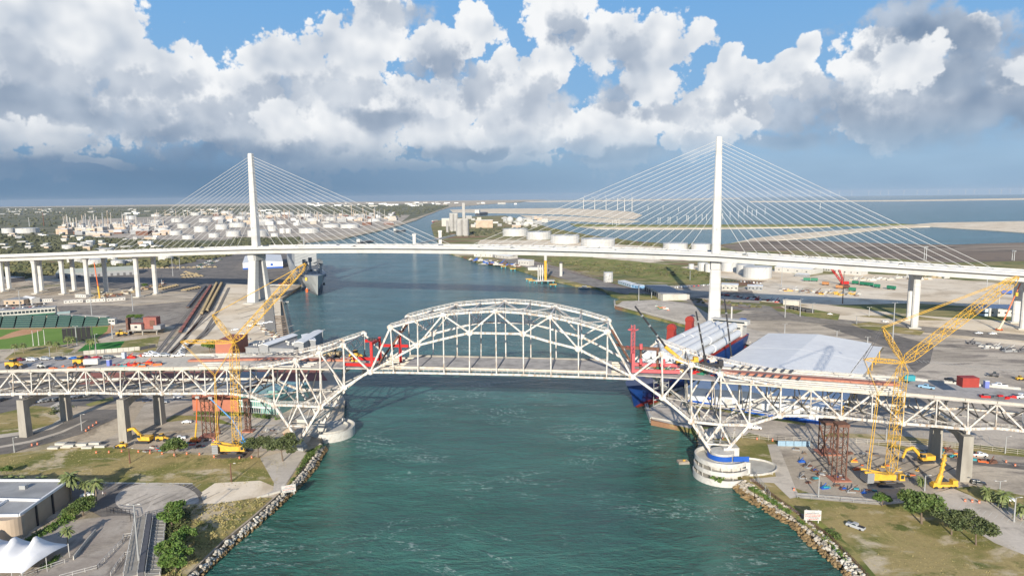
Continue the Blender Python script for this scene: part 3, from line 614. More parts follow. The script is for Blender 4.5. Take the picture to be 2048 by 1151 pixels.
# patched lane strips, joints and stains on the deck
for u in [cb[i][0] for i in range(2, 9)]: part(MB().beam(P3(u, dz(u) + .02, 2), P3(u, dz(u) + .02, TW - 2), .35, .12), 'expansion_joint', M_DGREY)
for i in range(9, 300, 1):
    pass
for (a, b) in ((cb[1][0], cb[9][0]),): part(MB().beam(P3(a, dz(a) + .35, 1.7), P3(b, dz(b) + .35, 1.7), .5, .9), 'kerb_beam', M_CREAM); part(MB().beam(P3(a, dz(a) + .35, TW - 1.7), P3(b, dz(b) + .35, TW - 1.7), .5, .9), 'kerb_beam', M_OLDC)
slab(US0 + 30, US1 + 4, TW * .50, TW * .62, .8, .9, M_REDPIPE, 'centre_girder'); slab(UR0, UR1 + 2, TW * .50, TW * .66, .8, .9, M_REDPIPE, 'centre_girder')
for (a, b) in ((US0 + 40, US1 - 10), (UR0 + 4, UR1)):
    for n in (2.2, 5.4, 8.6, 18.6, 22.):
        part(MB().beam(P3(a, dz(a) + .25, n), P3(b, dz(b) + .25, n), .35, .5), 'stringer', M_WHITE)
k_ = 0
for (a, b) in ((uz(500, 730)[0], uz(590, 725)[0]), (uz(1482, 750)[0], uz(1612, 770)[0])):
    u = a
    while u < b:
        for n in (8., 20.):
            part(MB().beam(P3(u, dz(u) + .8, n), P3(u + 1.8, dz(u) + 1.3, n + 3.4), .9, .25), 'deck_plate', M_DGREY)
        u += 3.4
# floor beams, sway bracing and bottom laterals between the two trusses
def cross(a, nm='floor_beam', dzv=0., w=.6, h=1., m=M_INNER): part(MB().beam(P3(a[0], a[1] + dzv, .4), P3(a[0], a[1] + dzv, TW - .4), w, h), nm, m)
for i in range(1, 19): cross(LB[i], 'bottom_strut', 0, .5, .6); part(MB().beam(P3(LT[i][0], dz(LT[i][0]) - 1.3, .3), P3(LT[i][0], dz(LT[i][0]) - 1.3, TW - .3), .5, 1.4), 'floor_beam', M_INNER)
for i in range(len(RB) - 1): cross(RB[i], 'bottom_strut', 0, .5, .6); part(MB().beam(P3(RT_[i][0], dz(RT_[i][0]) - 1.3, .3), P3(RT_[i][0], dz(RT_[i][0]) - 1.3, TW - .3), .5, 1.4), 'floor_beam', M_INNER)
for i in range(11): cross(cb[i], 'floor_beam', .3, .5, 1.3, M_CREAM)
def lat(sa, na, sb, nb, w=.4, nm='lateral_brace', m=M_INNER): part(MB().beam(P3(*sa, na), P3(*sb, nb), w, w), nm, m)
for seq in (LB[:19], RB):
    for i in range(0, len(seq) - 1, 2 if seq is not LB else 2):
        j = min(i + 2, len(seq) - 1); lat(seq[i], .5, seq[j], TW - .5, .45, m=M_BRWHITE); lat(seq[i], TW - .5, seq[j], .5, .45, m=M_BRWHITE)
for i in range(2, 18, 2):   # K sway frames
    u = LB[i][0]; zb_, zt_ = LB[i][1], dz(u) - 2; mid_ = (u, zb_)
    for n in (0.4, TW - .4): part(MB().beam(P3(u, zt_, n), P3(u, zb_, TW / 2), .35), 'sway_brace', M_INNER)
for i in range(0, len(RB) - 1):
    u = RB[i][0]; zt_ = dz(u) - 2
    for n in (0.4, TW - .4): part(MB().beam(P3(u, zt_, n), P3(u, RB[i][1], TW / 2), .35), 'sway_brace', M_INNER)
for bb, bl, br in ((BR_L, LB[15], LB[17]), (BR_R, RB[1], RB[3])):
    for e in (bl, br):
        f_ = .5; a = tuple(e[j] * (1 - f_) + bb[j] * f_ for j in (0, 1))
        lat(e, .5, a, TW - .5, .6, m=M_BRWHITE); lat(e, TW - .5, a, .5, .6, m=M_BRWHITE); lat(a, .5, bb, TW - .5, .6, m=M_BRWHITE); lat(a, TW - .5, bb, .5, .6, m=M_BRWHITE)
        cross(a, 'leg_cross_strut', 0, .7, .7, M_BRWHITE)
for i in range(9):     # arch top: struts, laterals in W, sway V
    cross(ct[i], 'top_strut', 0, .6, .8, M_BRWHITE)
    if i < 8: lat(ct[i], .5 if i % 2 else TW - .5, ct[i + 1], TW - .5 if i % 2 else .5, .6, 'top_lateral', M_BRWHITE); 
    if i < 8 and i % 2 == 0: lat(ct[i], .5, ct[i + 1], TW / 2, .35, 'top_lateral', M_BRWHITE)
    zt_ = ct[i][1]; zl = cl[i + 1][1] if 0 < i < 8 else zt_ - 7
    zl = max(zl, zt_ - 8.5); u = ct[i][0]
    for q in range(4):
        n0_ = .5 + (TW - 1) * q / 4; n1_ = .5 + (TW - 1) * (q + 1) / 4
        a, b = ((zt_, zl) if q % 2 == 0 else (zl, zt_)); lo_z = zt_ - 5.5
        a = zt_ - .5 if q % 2 == 0 else lo_z; b = lo_z if q % 2 == 0 else zt_ - .5
        part(MB().beam(P3(u, a, n0_), P3(u, b, n1_), .28), 'portal_brace', M_BRWHITE)
    cross((u, lo_z), 'portal_strut', 0, .35, .4, M_BRWHITE)
for T in (LT[17:19], RT_[0:2]):
    for e in T:
        cross(e, 'top_strut', 0, .5, .7, M_BRWHITE)
        for q in range(6):
            n0_ = .5 + (TW - 1) * q / 6; n1_ = .5 + (TW - 1) * (q + 1) / 6
            part(MB().beam(P3(e[0], e[1] - (.4 if q % 2 == 0 else 4.5), n0_), P3(e[0], e[1] - (4.5 if q % 2 == 0 else .4), n1_), .25), 'portal_brace', M_BRWHITE)
        cross((e[0], e[1] - 4.6), 'portal_strut', 0, .3, .35, M_BRWHITE)
# hand rails: one railing object per run, posts and two rails
def railing(pts, n, h=1.1, step=2.3, m=M_BRWHITE, base=.4):
    mbx = MB()
    for a, b in zip(pts[:-1], pts[1:]):
        L_ = abs(b[0] - a[0]); k2 = max(1, int(L_ / step))
        for j in range(k2 + 1):
            u = a[0] + (b[0] - a[0]) * j / k2; z = a[1] + (b[1] - a[1]) * j / k2
            mbx.beam(P3(u, z + base, n), P3(u, z + base + h, n), .12)
        for hh in (.55, 1.): mbx.beam(P3(a[0], a[1] + base + h * hh, n), P3(b[0], b[1] + base + h * hh, n), .11)
    part(mbx, 'railing', m)
railing(ct, -.55, 1.2); railing(ct, .45, 1.2); railing(ct, TW - .45, 1.2); railing(ct, TW + .55, 1.2)
railing(LT[14:], -.5); railing(LT[14:], TW + .5); railing(LT[14:], TW - .5); railing(RT_[:5], -.5); railing(RT_[:5], TW + .5); railing(RT_[:5], TW - .5)
railing([(u, z + .2) for u, z in LB], .7); railing([(u, z + .2) for u, z in RB], .7); railing([(u, z) for u, z in cb], .7, 1.3, 2.3); railing(LB[14:], -.7)
dp = [(u, dz(u)) for u in [ULEFT + (LT[14][0] - ULEFT) * i / 12 for i in range(13)]]; railing(dp, -1.2, 1.0, 4, M_CREAM, 0); railing(dp, TW + 1.2, 1.0, 4, M_BRWHITE, 0)
dp = [(u, dz(u)) for u in [RT_[5][0] + (URIGHT - RT_[5][0]) * i / 8 for i in range(9)]]; railing(dp, -1.2, 1.0, 4, M_CREAM, 0); railing(dp, TW + 1.2, 1.0, 4, M_BRWHITE, 0)
# concrete barrier along the approach edges
for a, b in ((ULEFT, LT[14][0]), (RT_[4][0], URIGHT)):
    for n in (-.95, TW + .95): slab(a, b, n - .2, n + .2, .9, .8, M_CONC, 'barrier')
# concrete piers: two columns and a cap beam under the trusses
def pier(u, zt, name='approach_pier'):
    t_ = thing(name, 'x', 'pier', tuple(P3(u, 0, 0)))
    return t_
for q, (u, zt) in enumerate(((uz(243, 786)[0], LB[8][1]), (uz(43, 786)[0], LB[2][1]), (RB[10][0], RB[10][1]))):
    r = math.atan2(TU.y, TU.x)
    for n in (0., TW):
        b_ = P3(u, 2.5, n); part(MB().loft([[Vector((b_.x, b_.y, z)) + TU * (sx * w_) + TN * (sy * w_ * .85) for sx, sy in ((-1, -1), (1, -1), (1, 1), (-1, 1))] for z, w_ in ((2.4, 2.15), (zt - 2.6, 1.8))]), 'pier_column', M_OLDC)
        part(MB().box(P3(u, zt - 1.2, n), (1.4, 1.4, 1.4), r), 'bearing', M_BRWHITE)
    part(MB().loft([[P3(u + s1, z, n) for s1, z in ((-1.3, zc - hh), (1.3, zc - hh), (1.3, zt - 2.62), (-1.3, zt - 2.62))] for n, zc, hh in ((1.9, zt - 4, 3.2), (TW * .3, zt - 3.6, 1.4), (TW * .7, zt - 3.6, 1.4), (TW - 1.9, zt - 4, 3.2))]), 'cap_beam', M_OLDC)
# ---------------------------------------------------------------- new cable stayed bridge
nb = thing('cable_stayed_bridge', 'tall white cable stayed bridge with two slender pylons behind the truss bridge', 'bridge', (0, 0, 0))
PR = Vector((182., 606., 0)); PL = Vector((-281.3, 752., 0))
PU = (PR - PL).normalized(); PN = Vector((-PU.y, PU.x, 0)); SPAN = (PR - PL).length
# centre line of the deck as stations: (px, py) of the near edge at deck level, depth y
pathp = [(-1150, 1180, 36), (-900, 1000, 40), (-700, 890, 45), (-640, 868, 47.5), (-560, 841, 51), (-450, 806, 56), (-380, 783.5, 58.8)]
ctr = [(Vector((x, y + 0, 0)), z) for x, y, z in pathp]
def st(s):    # station along the straight part, from the left pylon
    p = PL + PU * s; t = s / SPAN
    z = 62.5 + 3.3 * 4 * t * (1 - t) if 0 <= t <= 1 else (62.5 - (-s) * .0366 - 0 if s < 0 else 62.5 - (s - SPAN) * .052)
    return Vector((p.x, p.y, 0)), z
stations = [ctr[i] for i in range(6)] + [st(s) for s in [-120, -60, 0] + [SPAN * i / 14 for i in range(1, 15)] + [SPAN + 50, SPAN + 110, SPAN + 180, SPAN + 260, SPAN + 400, SPAN + 600]]
def deck_section(off, halfw, top, bot_half, bot):
    rings = []
    for i, (c_, z) in enumerate(stations):
        a = stations[max(0, i - 1)][0]; b = stations[min(len(stations) - 1, i + 1)][0]
        d = (b - a).normalized(); nn = Vector((-d.y, d.x, 0)); q = c_ + nn * off
        rings.append([q + nn * x + Vector((0, 0, z + h)) for x, h in ((-bot_half * .9, bot), (bot_half * .9, bot), (bot_half, top - 1.3), (halfw, top - .6), (halfw, top), (-halfw, top), (-halfw, top - .6), (-bot_half, top - 1.3))])
    return rings
for off in (-11.2, 11.2):
    MB().loft(deck_section(off, 10.3, 0., 6.0, -5.6)).build('box_girder', M_NEWC, nb)
def strip(off, w, z0, z1, name, m):
    rings = []
    for i, (c_, z) in enumerate(stations):
        a = stations[max(0, i - 1)][0]; b = stations[min(len(stations) - 1, i + 1)][0]
        d = (b - a).normalized(); nn = Vector((-d.y, d.x, 0)); q = c_ + nn * off
        rings.append([q + nn * x + Vector((0, 0, z + h)) for x, h in ((-w, z0), (w, z0), (w, z1), (-w, z1))])
    return MB().loft(rings).build(name, m, nb)
for off in (-21.3, 21.3, -1.6, 1.6): strip(off, .18, .0, 1.15, 'parapet', M_NEWC)
strip(0., 1.35, -1.2, -.3, 'median_slab', M_NEWC)
for off in (-11.5, 11.5): strip(off, 8.6, .02, .04, 'roadway', M_GREY)
strip(-21.32, .10, 1.3, 1.45, 'handrail', M_GALV)
# pylons
def chamf(c_, wx, wy, z, ch=.25):
    pts = []
    for sx, sy in ((-1, -1), (1, -1), (1, 1), (-1, 1)):
        a = (sx * wx, sy * wy * (1 - ch)); b = (sx * wx * (1 - ch), sy * wy)
        pts += ([a, b] if sx * sy > 0 else [b, a])
    return [c_ + PU * x + PN * y + Vector((0, 0, z)) for x, y in pts]
for c_ in (PL, PR):
    MB().loft([chamf(c_, 3.9, 4.0, 60, .3), chamf(c_, 3.6, 3.6, 100, .3), chamf(c_, 2.5, 2.5, 163.4, .3), chamf(c_, 2.0, 2.0, 164.4, .3)]).build('mast', M_PYL, nb)
    for sgn in (-1, 1):
        MB().loft([chamf(c_ + PN * (sgn * 11.6), 5.2, 4.2, 2.4), chamf(c_ + PN * (sgn * 5.6), 4.4, 3.6, 51.)]).build('pylon_leg', M_PYL, nb)
    MB().loft([chamf(c_, 4.9, 10.2, 49), chamf(c_, 4.9, 11, 56.4)]).build('pylon_crossbeam', M_NEWC, nb)
    MB().loft([chamf(c_, 6.5, 21.5, 2.3, .1), chamf(c_, 6.2, 20.5, 3.6, .1)]).build('pile_cap', M_CONC, nb)
    for z_ in (84., 49.): MB().box(tuple(c_ - PN * 4.0 + Vector((0, 0, z_))), (1.2, .3, .8), math.atan2(PU.y, PU.x)).build('wall_box', M_GREY, nb)
# stay cables: 19 each way, single plane
NC = 19
for c_, s0 in ((PL, 0.), (PR, SPAN)):
    for sg in (-1, 1):
        for i in range(NC):
            f_ = i / (NC - 1)
            a = 26 + (236 - 26) * f_ if ((sg > 0) == (s0 == 0)) else 26 + (216 - 26) * f_
            q, z = st(s0 + sg * a)
            if s0 == 0 and sg < 0 and a > 120:   # back stays follow the curve of the deck
                q = PL - PU * a
            top = c_ + Vector((0, 0, 100 + 61 * f_ ** .93)) + PU * (sg * 1.8)
            MB().cyl(top, q + Vector((0, 0, z + .3)), .20, n=6, cap=False).build('stay_cable', M_NEWC, nb)
            MB().cyl(q + Vector((0, 0, z + .2)), q + Vector((0, 0, z + .2)) + (top - q - Vector((0, 0, z))).normalized() * 4, .28, n=6).build('cable_anchor', M_GALV, nb)
# deck lamp posts and far piers
pier_px = [((6, 583), (19, 578)), ((73.5, 587), (84, 581)), ((128, 588), (149, 581)), ((177, 591), (213, 584)), ((277, 594), (312, 588)), ((1828, 656), (1819, 640)), ((2046, 658), (2030, 645))]
def zdeck(x):
    best = min(range(len(stations) - 1), key=lambda i: 0 if min(stations[i][0].x, stations[i + 1][0].x) <= x <= max(stations[i][0].x, stations[i + 1][0].x) else 1)
    a, b = stations[best], stations[best + 1]; t = (x - a[0].x) / (b[0].x - a[0].x); return a[1] + (b[1] - a[1]) * t
for pr_ in pier_px:
    for q in pr_:
        g_ = G(*q); zt = zdeck(g_.x) - 5.65
        MB().loft([[Vector((g_.x, g_.y, z)) + PU * (x * w_) + PN * (y * w_ * .8) for x, y in ((-1, -.6), (-.6, -1), (.6, -1), (1, -.6), (1, .6), (.6, 1), (-.6, 1), (-1, .6))] for z, w_ in ((2.4, 2.6), (zt - 5, 2.6), (zt, 3.8))]).build('deck_pier', M_PYL, nb)
        MB().box((g_.x, g_.y, 3.), (9, 8, 1.2), math.atan2(PU.y, PU.x)).build('footing', M_CONC, nb)
# ---------------------------------------------------------------- buildings
def bld(name, label, a, b, depth, h, wall, roof, group=None, cat='building', gable=0., over=.4, win=None, wm=None, z=ZL, doors=0, stripe=None, base_pt=None, cols=1, ztop=0.):
    """box building; a, b: photo pixels of the two front base corners, depth runs away from the camera"""
    A = G(*a, z) if len(a) == 2 else Vector(a); B = G(*b, z) if len(b) == 2 else Vector(b)
    A.z = B.z = 0; d = (B - A); L = d.length; u = d.normalized(); n = Vector((-u.y, u.x, 0))
    if n.y < 0: n = -n
    t_ = thing(name, label, cat, (A.x, A.y, z), math.atan2(u.y, u.x), group)
    sgn = 1 if Vector((-u.y, u.x, 0)).y >= 0 else -1; D_ = depth * sgn
    MB().prism([(0, 0), (L, 0), (L, D_), (0, D_)], -.3, h).build('wall', wall, t_)
    y0, y1 = (-over, D_ + over) if sgn > 0 else (over, D_ - over)
    if gable > 0:
        m_ = MB(); ym = D_ / 2
        m_.loft([[(x, y0, h + .05), (x, ym, h + gable), (x, y1, h + .05), (x, y1, h + .35), (x, ym, h + gable + .3), (x, y0, h + .35)] for x in (-over, L + over)]); m_.build('roof', roof, t_)
        MB().prism([(0.1, .1 * sgn), (L - .1, .1 * sgn), (L - .1, D_ * .5), (.1, D_ * .5)], h, h + .1).build('gable_wall', wall, t_)
    elif gable < 0:   # ridge along the depth
        m_ = MB(); m_.loft([[(-over, y, h + .05), (L / 2, y, h - gable), (L + over, y, h + .05), (L + over, y, h + .4), (L / 2, y, h - gable + .35), (-over, y, h + .4)] for y in (y0, y1)]); m_.build('roof', roof, t_)
        m_ = MB(); m_.loft([[(0, y, h), (L, y, h), (L / 2, y, h - gable)] for y in (0.01 * sgn, D_)]); m_.build('gable_wall', wall, t_)
    else:
        MB().prism([(-over, y0), (L + over, y0), (L + over, y1), (-over, y1)], h, h + .3).build('roof', roof, t_)
    if win:
        n_, zz, ww, hh = win
        src = None
        for r_ in range(cols):
            for i in range(n_):
                x = L * (i + .5) / n_
                if src is None: src = MB().box((0, 0, 0), (ww, .2, hh)).build('window', wm or M_GLASS, t_); src.location = (x, -.08 * sgn, zz)
                else: share(src, 'window', t_, (x, -.08 * sgn, zz + r_ * (hh + 1.2)))
    if doors:
        for i in range(doors):
            MB().box((L * (i + .5) / doors, -.09 * sgn, 2.), (3.4, .18, 4.)).build('door', M_DGREY, t_)
    if stripe:
        MB().box((L / 2, -.06 * sgn, stripe[1]), (L + .1, .14, stripe[2])).build('wall_stripe', stripe[0], t_)
    return t_, L, D_
# big terminal warehouse on the right, front wall with the number 9
FLc = Vector((95, 360, 0)); FRc = Vector((150, 322, 0)); wu = (FRc - FLc).normalized(); wn = Vector((-wu.y, wu.x, 0))
wh = thing('terminal_warehouse', 'long white roofed dock warehouse with blue stripe and round number 9 sign', 'warehouse', (95, 360, ZL), math.atan2(wu.y, wu.x))
WL = (FRc - FLc).length; WD = 172.
MB().prism([(0, 0), (WL, 0), (WL, WD), (0, WD)], -.3, 8.4).build('wall', M_ROOFW, wh)
for i in range(3):
    y0, y1 = WD * i / 3 + .15, WD * (i + 1) / 3 - .15
    MB().loft([[(-1.2, y, 8.45), (WL / 2, y, 11.3), (WL + 1.2, y, 8.45), (WL + 1.2, y, 8.8), (WL / 2, y, 11.7), (-1.2, y, 8.8)] for y in (y0 - (.8 if i == 0 else 0), y1)]).build('roof_panel', M_ROOFW, wh)
MB().loft([[(0, y, 8.4), (WL, y, 8.4), (WL / 2, y, 11.25)] for y in (.02, WD)]).build('gable_wall', M_ROOFW, wh)
MB().box((WL / 2, -.1, 1.), (WL + .4, .3, 2.)).build('blue_stripe', M_BLUE, wh)
MB().cyl((12, -.05, 5.9), (12, -.35, 5.9), 2.2, n=28).build('sign_disc', M_BLUE, wh)
def text(s, size, m, parent, loc, rot=(PI / 2, 0, 0), ext=.03, name='lettering'):
    cu = bpy.data.curves.new(name, 'FONT'); cu.body = s; cu.size = size; cu.extrude = ext; cu.align_x = 'CENTER'; cu.align_y = 'CENTER'; cu.materials.append(m)
    o = bpy.data.objects.new(name + '_outline', cu); COL.objects.link(o); me = bpy.data.meshes.new_from_object(o.evaluated_get(bpy.context.evaluated_depsgraph_get())); bpy.data.objects.remove(o)
    o = bpy.data.objects.new(name, me); COL.objects.link(o); o.parent = parent; o.location = loc; o.rotation_euler = rot; return o
text('9', 3.6, M_WHITE, wh, (12, -.42, 5.9))
for i in range(6): MB().box((22 + i * 7.5, -.12, 4.2), (4.2, .2, 3.6)).build('loading_door', M_GREY if i % 2 else M_WHITE, wh)
for i in range(14): MB().box((WL + .12, 10 + i * 12, 4), (.25, 5, 6.)).build('side_door', M_DGREY, wh)
for i in range(9): MB().beam((WL + 7, 20 + i * 18, 0), (WL + 7, 20 + i * 18, 7.6), .5).build('canopy_post', M_YEL, wh)
MB().prism([(WL + 1.3, 4), (WL + 8, 4), (WL + 8, WD - 4), (WL + 1.3, WD - 4)], 7.6, 7.9).build('canopy', M_ROOFW, wh)
# stadium
gs, L, D_ = bld('grandstand', 'white ballpark grandstand with a long row of dark windows at the left edge', (-90, 647), (112, 632), 11, 9., M_CONC, M_ROOFG, win=(26, 6.4, 2.3, 2.2), cat='grandstand')
MB().box((L / 2, -3., 3.6), (L, 5.6, .5)).build('upper_deck', M_GREEN, gs)
st_ = thing('ballpark_seating', 'curving green seating blocks around the baseball field', 'seating', tuple(G(100, 650)))
o0 = Vector(st_.location)
seat_px = [(-60, 662, 646), (0, 656, 641), (28, 656, 640.5), (60, 655.5, 640), (88, 655, 639), (112, 654.5, 639), (138, 654, 640), (165, 653.5, 642), (193, 652.5, 644), (218, 651, 644.5)]
M_SEAT = mat('green_seats', (.05, .11, .085), .6, .15, .8)
for (x0, y0, b0), (x1, y1, b1) in zip(seat_px[:-1], seat_px[1:]):
    a = G(x0 + 1.5, y0); b = G(x1 - 1.5, y1); c_ = G(x1 - 1.5 + 7, b1); d = G(x0 + 1.5 + 7, b0)
    mbx = MB(); K = 6
    for j in range(K):
        t0, t1 = j / K, (j + 1) / K; q = [a.lerp(d, t0), b.lerp(c_, t0), b.lerp(c_, t1), a.lerp(d, t1)]
        mbx.hexa([tuple(v - o0)[:2] + (0,) for v in q], [tuple(v - o0)[:2] + (.8 + 5.0 * j / K,) for v in q])
    mbx.build('seat_block', M_SEAT, st_)
sb = thing('scoreboard', 'black panelled outfield wall and scoreboard standing beyond the green field', 'scoreboard', tuple(G(126, 686)))
a = G(126, 686) - sb.location; b = G(183, 681) - sb.location
for i in range(6):
    p0 = a.lerp(b, (i + .04) / 6); p1 = a.lerp(b, (i + .96) / 6)
    MB().beam(p0 + Vector((0, 0, 6.2)), p1 + Vector((0, 0, 6.2)), .6, 10.5).build('panel', M_INKBLACK, sb)
for i in range(7): p0 = a.lerp(b, i / 6) + Vector((.3, 1.2, 0)); MB().beam(p0, p0 + Vector((0, 0, 11.6)), .5).build('post', M_DGREY, sb)
MB().beam(a.lerp(b, .02) + Vector((0, 0, 11.9)), a.lerp(b, .98) + Vector((0, 0, 11.9)), .7, .5).build('top_rail', M_DGREY, sb)
bld('press_hut', 'small white hut on stilts at the right end of the ballpark wall', (217, 649), (230, 648.5), 5, 5, M_WHITE, M_WHITE, win=(2, 3.4, 2., 1.4), cat='hut')
bld('field_wall_building', 'low cream service building between ballpark seats and car park', (136, 637), (213, 640), 4, 3.2, M_CONC, M_CONC)
bld('lean_to', 'pale green roofed entrance building beside the grandstand', (116, 637), (140, 635), 10, 4.5, M_GREY, mat('green_roof', (.40, .50, .46), .6), gable=1.2)
gate = thing('wooden_ruin', 'rust brown brick industrial ruin with hollow openings right of the ballpark', 'ruin', tuple(G(275, 668)))
for nm, c_, s_, m_ in (('concrete_floor', (6, 3, 3.6), (26, 12, .6), M_OLDC), ('corner_post', (-6, -2.5, 1.8), (1, 1, 3.6), M_OLDC), ('corner_post', (6, -2.5, 1.8), (1, 1, 3.6), M_OLDC), ('corner_post', (18, -2.5, 1.8), (1, 1, 3.6), M_OLDC), ('back_wall', (6, 8, 1.8), (26, .6, 3.6), M_OLDC),
                       ('brick_block', (0, 2, 6.4), (9, 7, 5), M_CONC), ('brick_tower', (10, 6, 9.), (11, 7, 10), M_BROOF), ('roof_slab', (0, 2, 9.1), (9.6, 7.6, .4), M_BROOF), ('upper_wall', (17, 4, 5.6), (6, 8, 3.4), M_GREY), ('opening', (12, 2.4, 9.), (4, .5, 5), M_RUST), ('opening', (0, -1.6, 6.6), (2.2, .4, 1.6), M_BLACK), ('brick_fin', (-8, 2, 7), (1.8, 5, 14), M_RUST)):
    MB().box(c_, s_).build(nm, m_, gate)
# fence below the turf, road side
def fence(name, label, px, h, m, step=3., group=None, solid=False, z=ZL, rails=2, cat='fence'):
    pts = [G(x, y, z) for x, y in px]; t_ = thing(name, label, cat, tuple(pts[0]), 0, group); o = pts[0]
    if solid:
        for a, b in zip(pts[:-1], pts[1:]):
            k_ = max(1, int((b - a).length / step))
            for i in range(k_):
                p = a.lerp(b, (i + .03) / k_) - o; q = a.lerp(b, (i + .97) / k_) - o
                MB().beam(p + Vector((0, 0, h / 2)), q + Vector((0, 0, h / 2)), .25, h).build('panel', m, t_)
        return t_
    rl = MB()
    for a, b in zip(pts[:-1], pts[1:]):
        k_ = max(1, int((b - a).length / step))
        for i in range(k_ + 1):
            p = a.lerp(b, i / k_) - o; MB().beam(p, p + Vector((0, 0, h)), .12).build('post', m, t_)
        for r_ in range(rails): zz = h * (r_ + 1) / rails - .05; rl.beam(a - o + Vector((0, 0, zz)), b - o + Vector((0, 0, zz)), .12)
    rl.build('rail', m, t_)
    return t_
fence('precast_wall', 'pale panelled concrete wall along the road below the green turf', [(167, 709), (280, 700)], 3., M_CONC, 3.4, solid=True, cat='wall')
fence('precast_wall', 'dark screened fence continuing the pale wall towards the rail tracks', [(281, 700), (312, 694)], 2.6, M_DGREY, 6, solid=True, cat='wall')
fence('steel_fence', 'low rail fence curving past the dirt mound by the road', [(125, 711), (150, 706)], 1.4, M_WHITE, 3)
# trailers and sheds under the new bridge, left
TR = [((128, 607), (166, 604)), ((172, 605), (211, 602.5)), ((213.5, 603), (251, 600)), ((85, 604), (105, 603)), ((150, 594), (172, 595))]
for i, (a, b) in enumerate(TR):
    bld('site_trailer', ['long white site trailer, left one of the row under the new bridge', 'long white site trailer in the middle of the row under the new bridge', 'long white site trailer, right one of the row under the new bridge', 'short white box trailer between the tan shed and the long trailers', 'white trailer parked close to the bridge footings'][i], a, b, 4, 3.2, M_WHITE, M_WHITE, 'white trailers under the new bridge', 'trailer', over=.1, win=(5, 1.8, 1., .9))
bld('tan_shed', 'tan walled shed with a flat grey roof left of the white trailers', (8, 609), (48, 608), 22, 5, M_TAN, M_ROOFG, win=(3, 2, 2, 2), cat='shed')
bld('white_shed', 'white barn shaped shed between tan shed and trailers', (64, 606), (80, 604), 22, 4.5, M_WHITE, M_ROOFW, gable=-1.6, cat='shed')
bld('long_warehouse', 'long low warehouse with pale green roof under the left approach', (112, 557), (268, 549), 60, 7, M_GREY, mat('pale_green_roof', (.46, .48, .40), .6), gable=4., cat='warehouse', doors=12)
bld('blue_shed', 'dark blue grey shed behind the leftmost columns', (14, 566), (50, 562), 30, 6, M_DGREY, M_ROOFG, cat='shed')
tq, L, D_ = bld('quay_warehouse', 'white roofed quay warehouse with blue base stripe beside the left pylon', (486, 539), (566, 535.5), 150, 10, M_ROOFW, M_ROOFW, gable=-2.5, stripe=(M_BLUE, 1.4, 2.8), cat='warehouse')
MB().cyl((L * .72, -.05, 6.4), (L * .72, -.4, 6.4), 2.2, n=20).build('sign_disc', M_BLUE, tq)
# dock sheds behind the truss on the left
DS = [((492, 711), (518, 712), 34, 6, M_DGREY, 'dark corrugated dock shed, leftmost of the sheds on the left bank quay', 0), ((519, 712), (537, 713), 38, 8, M_ROOFW, 'light grey gabled dock shed between two dark ones', -1.2),
      ((539, 712), (588, 714), 32, 6, M_DGREY, 'wide dark roofed dock shed with rooftop machinery', 0), ((589, 710), (608, 710), 44, 9, M_ROOFW, 'tall light roofed dock shed near the water', -1.), ((609, 704), (632, 702), 26, 8, M_GREY, 'small grey shed at the quay edge beside the channel', -.8)]
for a, b, dp_, h, rf, lab, gb in DS:
    t_, L, D_ = bld('dock_shed', lab, a, b, dp_, h, M_GREY, M_ROOFG if rf is M_DGREY else M_ROOFW, 'sheds on the left quay', 'shed', gable=gb)
    if rf is M_DGREY:
        for q in range(int(L / 1.6)): MB().box((q * 1.6 + .8, D_ / 2, h + .36), (.5, dp_, .16)).build('roof_rib', M_ROOFG, t_)
        for q in range(9): MB().box((random.uniform(2, L - 2), random.uniform(4, dp_ - 4), h + .9), (random.uniform(.6, 2), random.uniform(.6, 2), 1.2)).build('roof_unit', M_WHITE, t_)
bld('brick_hall', 'tall brick red block behind the yellow crane on the left quay', (432, 716), (466, 716), 26, 12, M_BRICK, M_BROOF)
# museum: brick block and green glass wing
mu, L, D_ = bld('museum', 'brick red museum block with teal glass wing below the left truss', (386, 821), (478, 823), 42, 10.5, M_BRICK, M_ROOFG, win=None)
MB().box((L / 2, -.15, 7.8), (L + .2, .3, .5)).build('band', M_BROOF, mu)
gw, L, D_ = bld('glass_wing', 'teal glazed museum wing with white mullions and flat roof beside the brick block', (480, 823), (560, 829), 30, 9., M_TGLASS, M_TGLASS, win=None)
for i in range(18): MB().box((L * (i + .5) / 18, -.15, 4.), (.25, .3, 8.)).build('mullion', M_WHITE, gw)
for zz in (3.4, 6.6): MB().box((L / 2, -.2, zz), (L, .4, .5)).build('ledge', M_ROOFW, gw)
for i in range(8): MB().box((L * (i + .5) / 15, -.1, 1.6), (1.8, .25, 2.2)).build('window', M_GLASS, gw)
MB().cyl((L * .75, 8, 9), (L * .75, 8, 12.), 5.5, n=20).build('drum', M_TGLASS, gw)
g2, L, D_ = bld('gateway', 'small orange brick gateway with tiled roof near the left tower foot', (567, 880), (584, 880), 4.5, .6, M_CONC, M_CONC, cat='gateway')
for x in (.6, L / 2, L - .6): MB().box((x, .6, 2), (.9, .9, 3.4)).build('pillar', M_BRICK, g2)
for x in (.6, L - .6): MB().box((x, 3.9, 2), (.9, .9, 3.4)).build('pillar', M_BRICK, g2)
MB().loft([[(-.6, -.4, 3.7), (L + .6, -.4, 3.7), (L + .6, 5, 3.7), (-.6, 5, 3.7)], [(1.2, 1.6, 5.2), (L - 1.2, 1.6, 5.2), (L - 1.2, 3, 5.2), (1.2, 3, 5.2)]]).build('hipped_roof', M_TAN, g2)
bld('kiosk', 'small cream flat roofed kiosk on the quay behind the left tower', (594, 850), (612, 851), 6, 3., M_CONC, M_CONC, cat='kiosk')
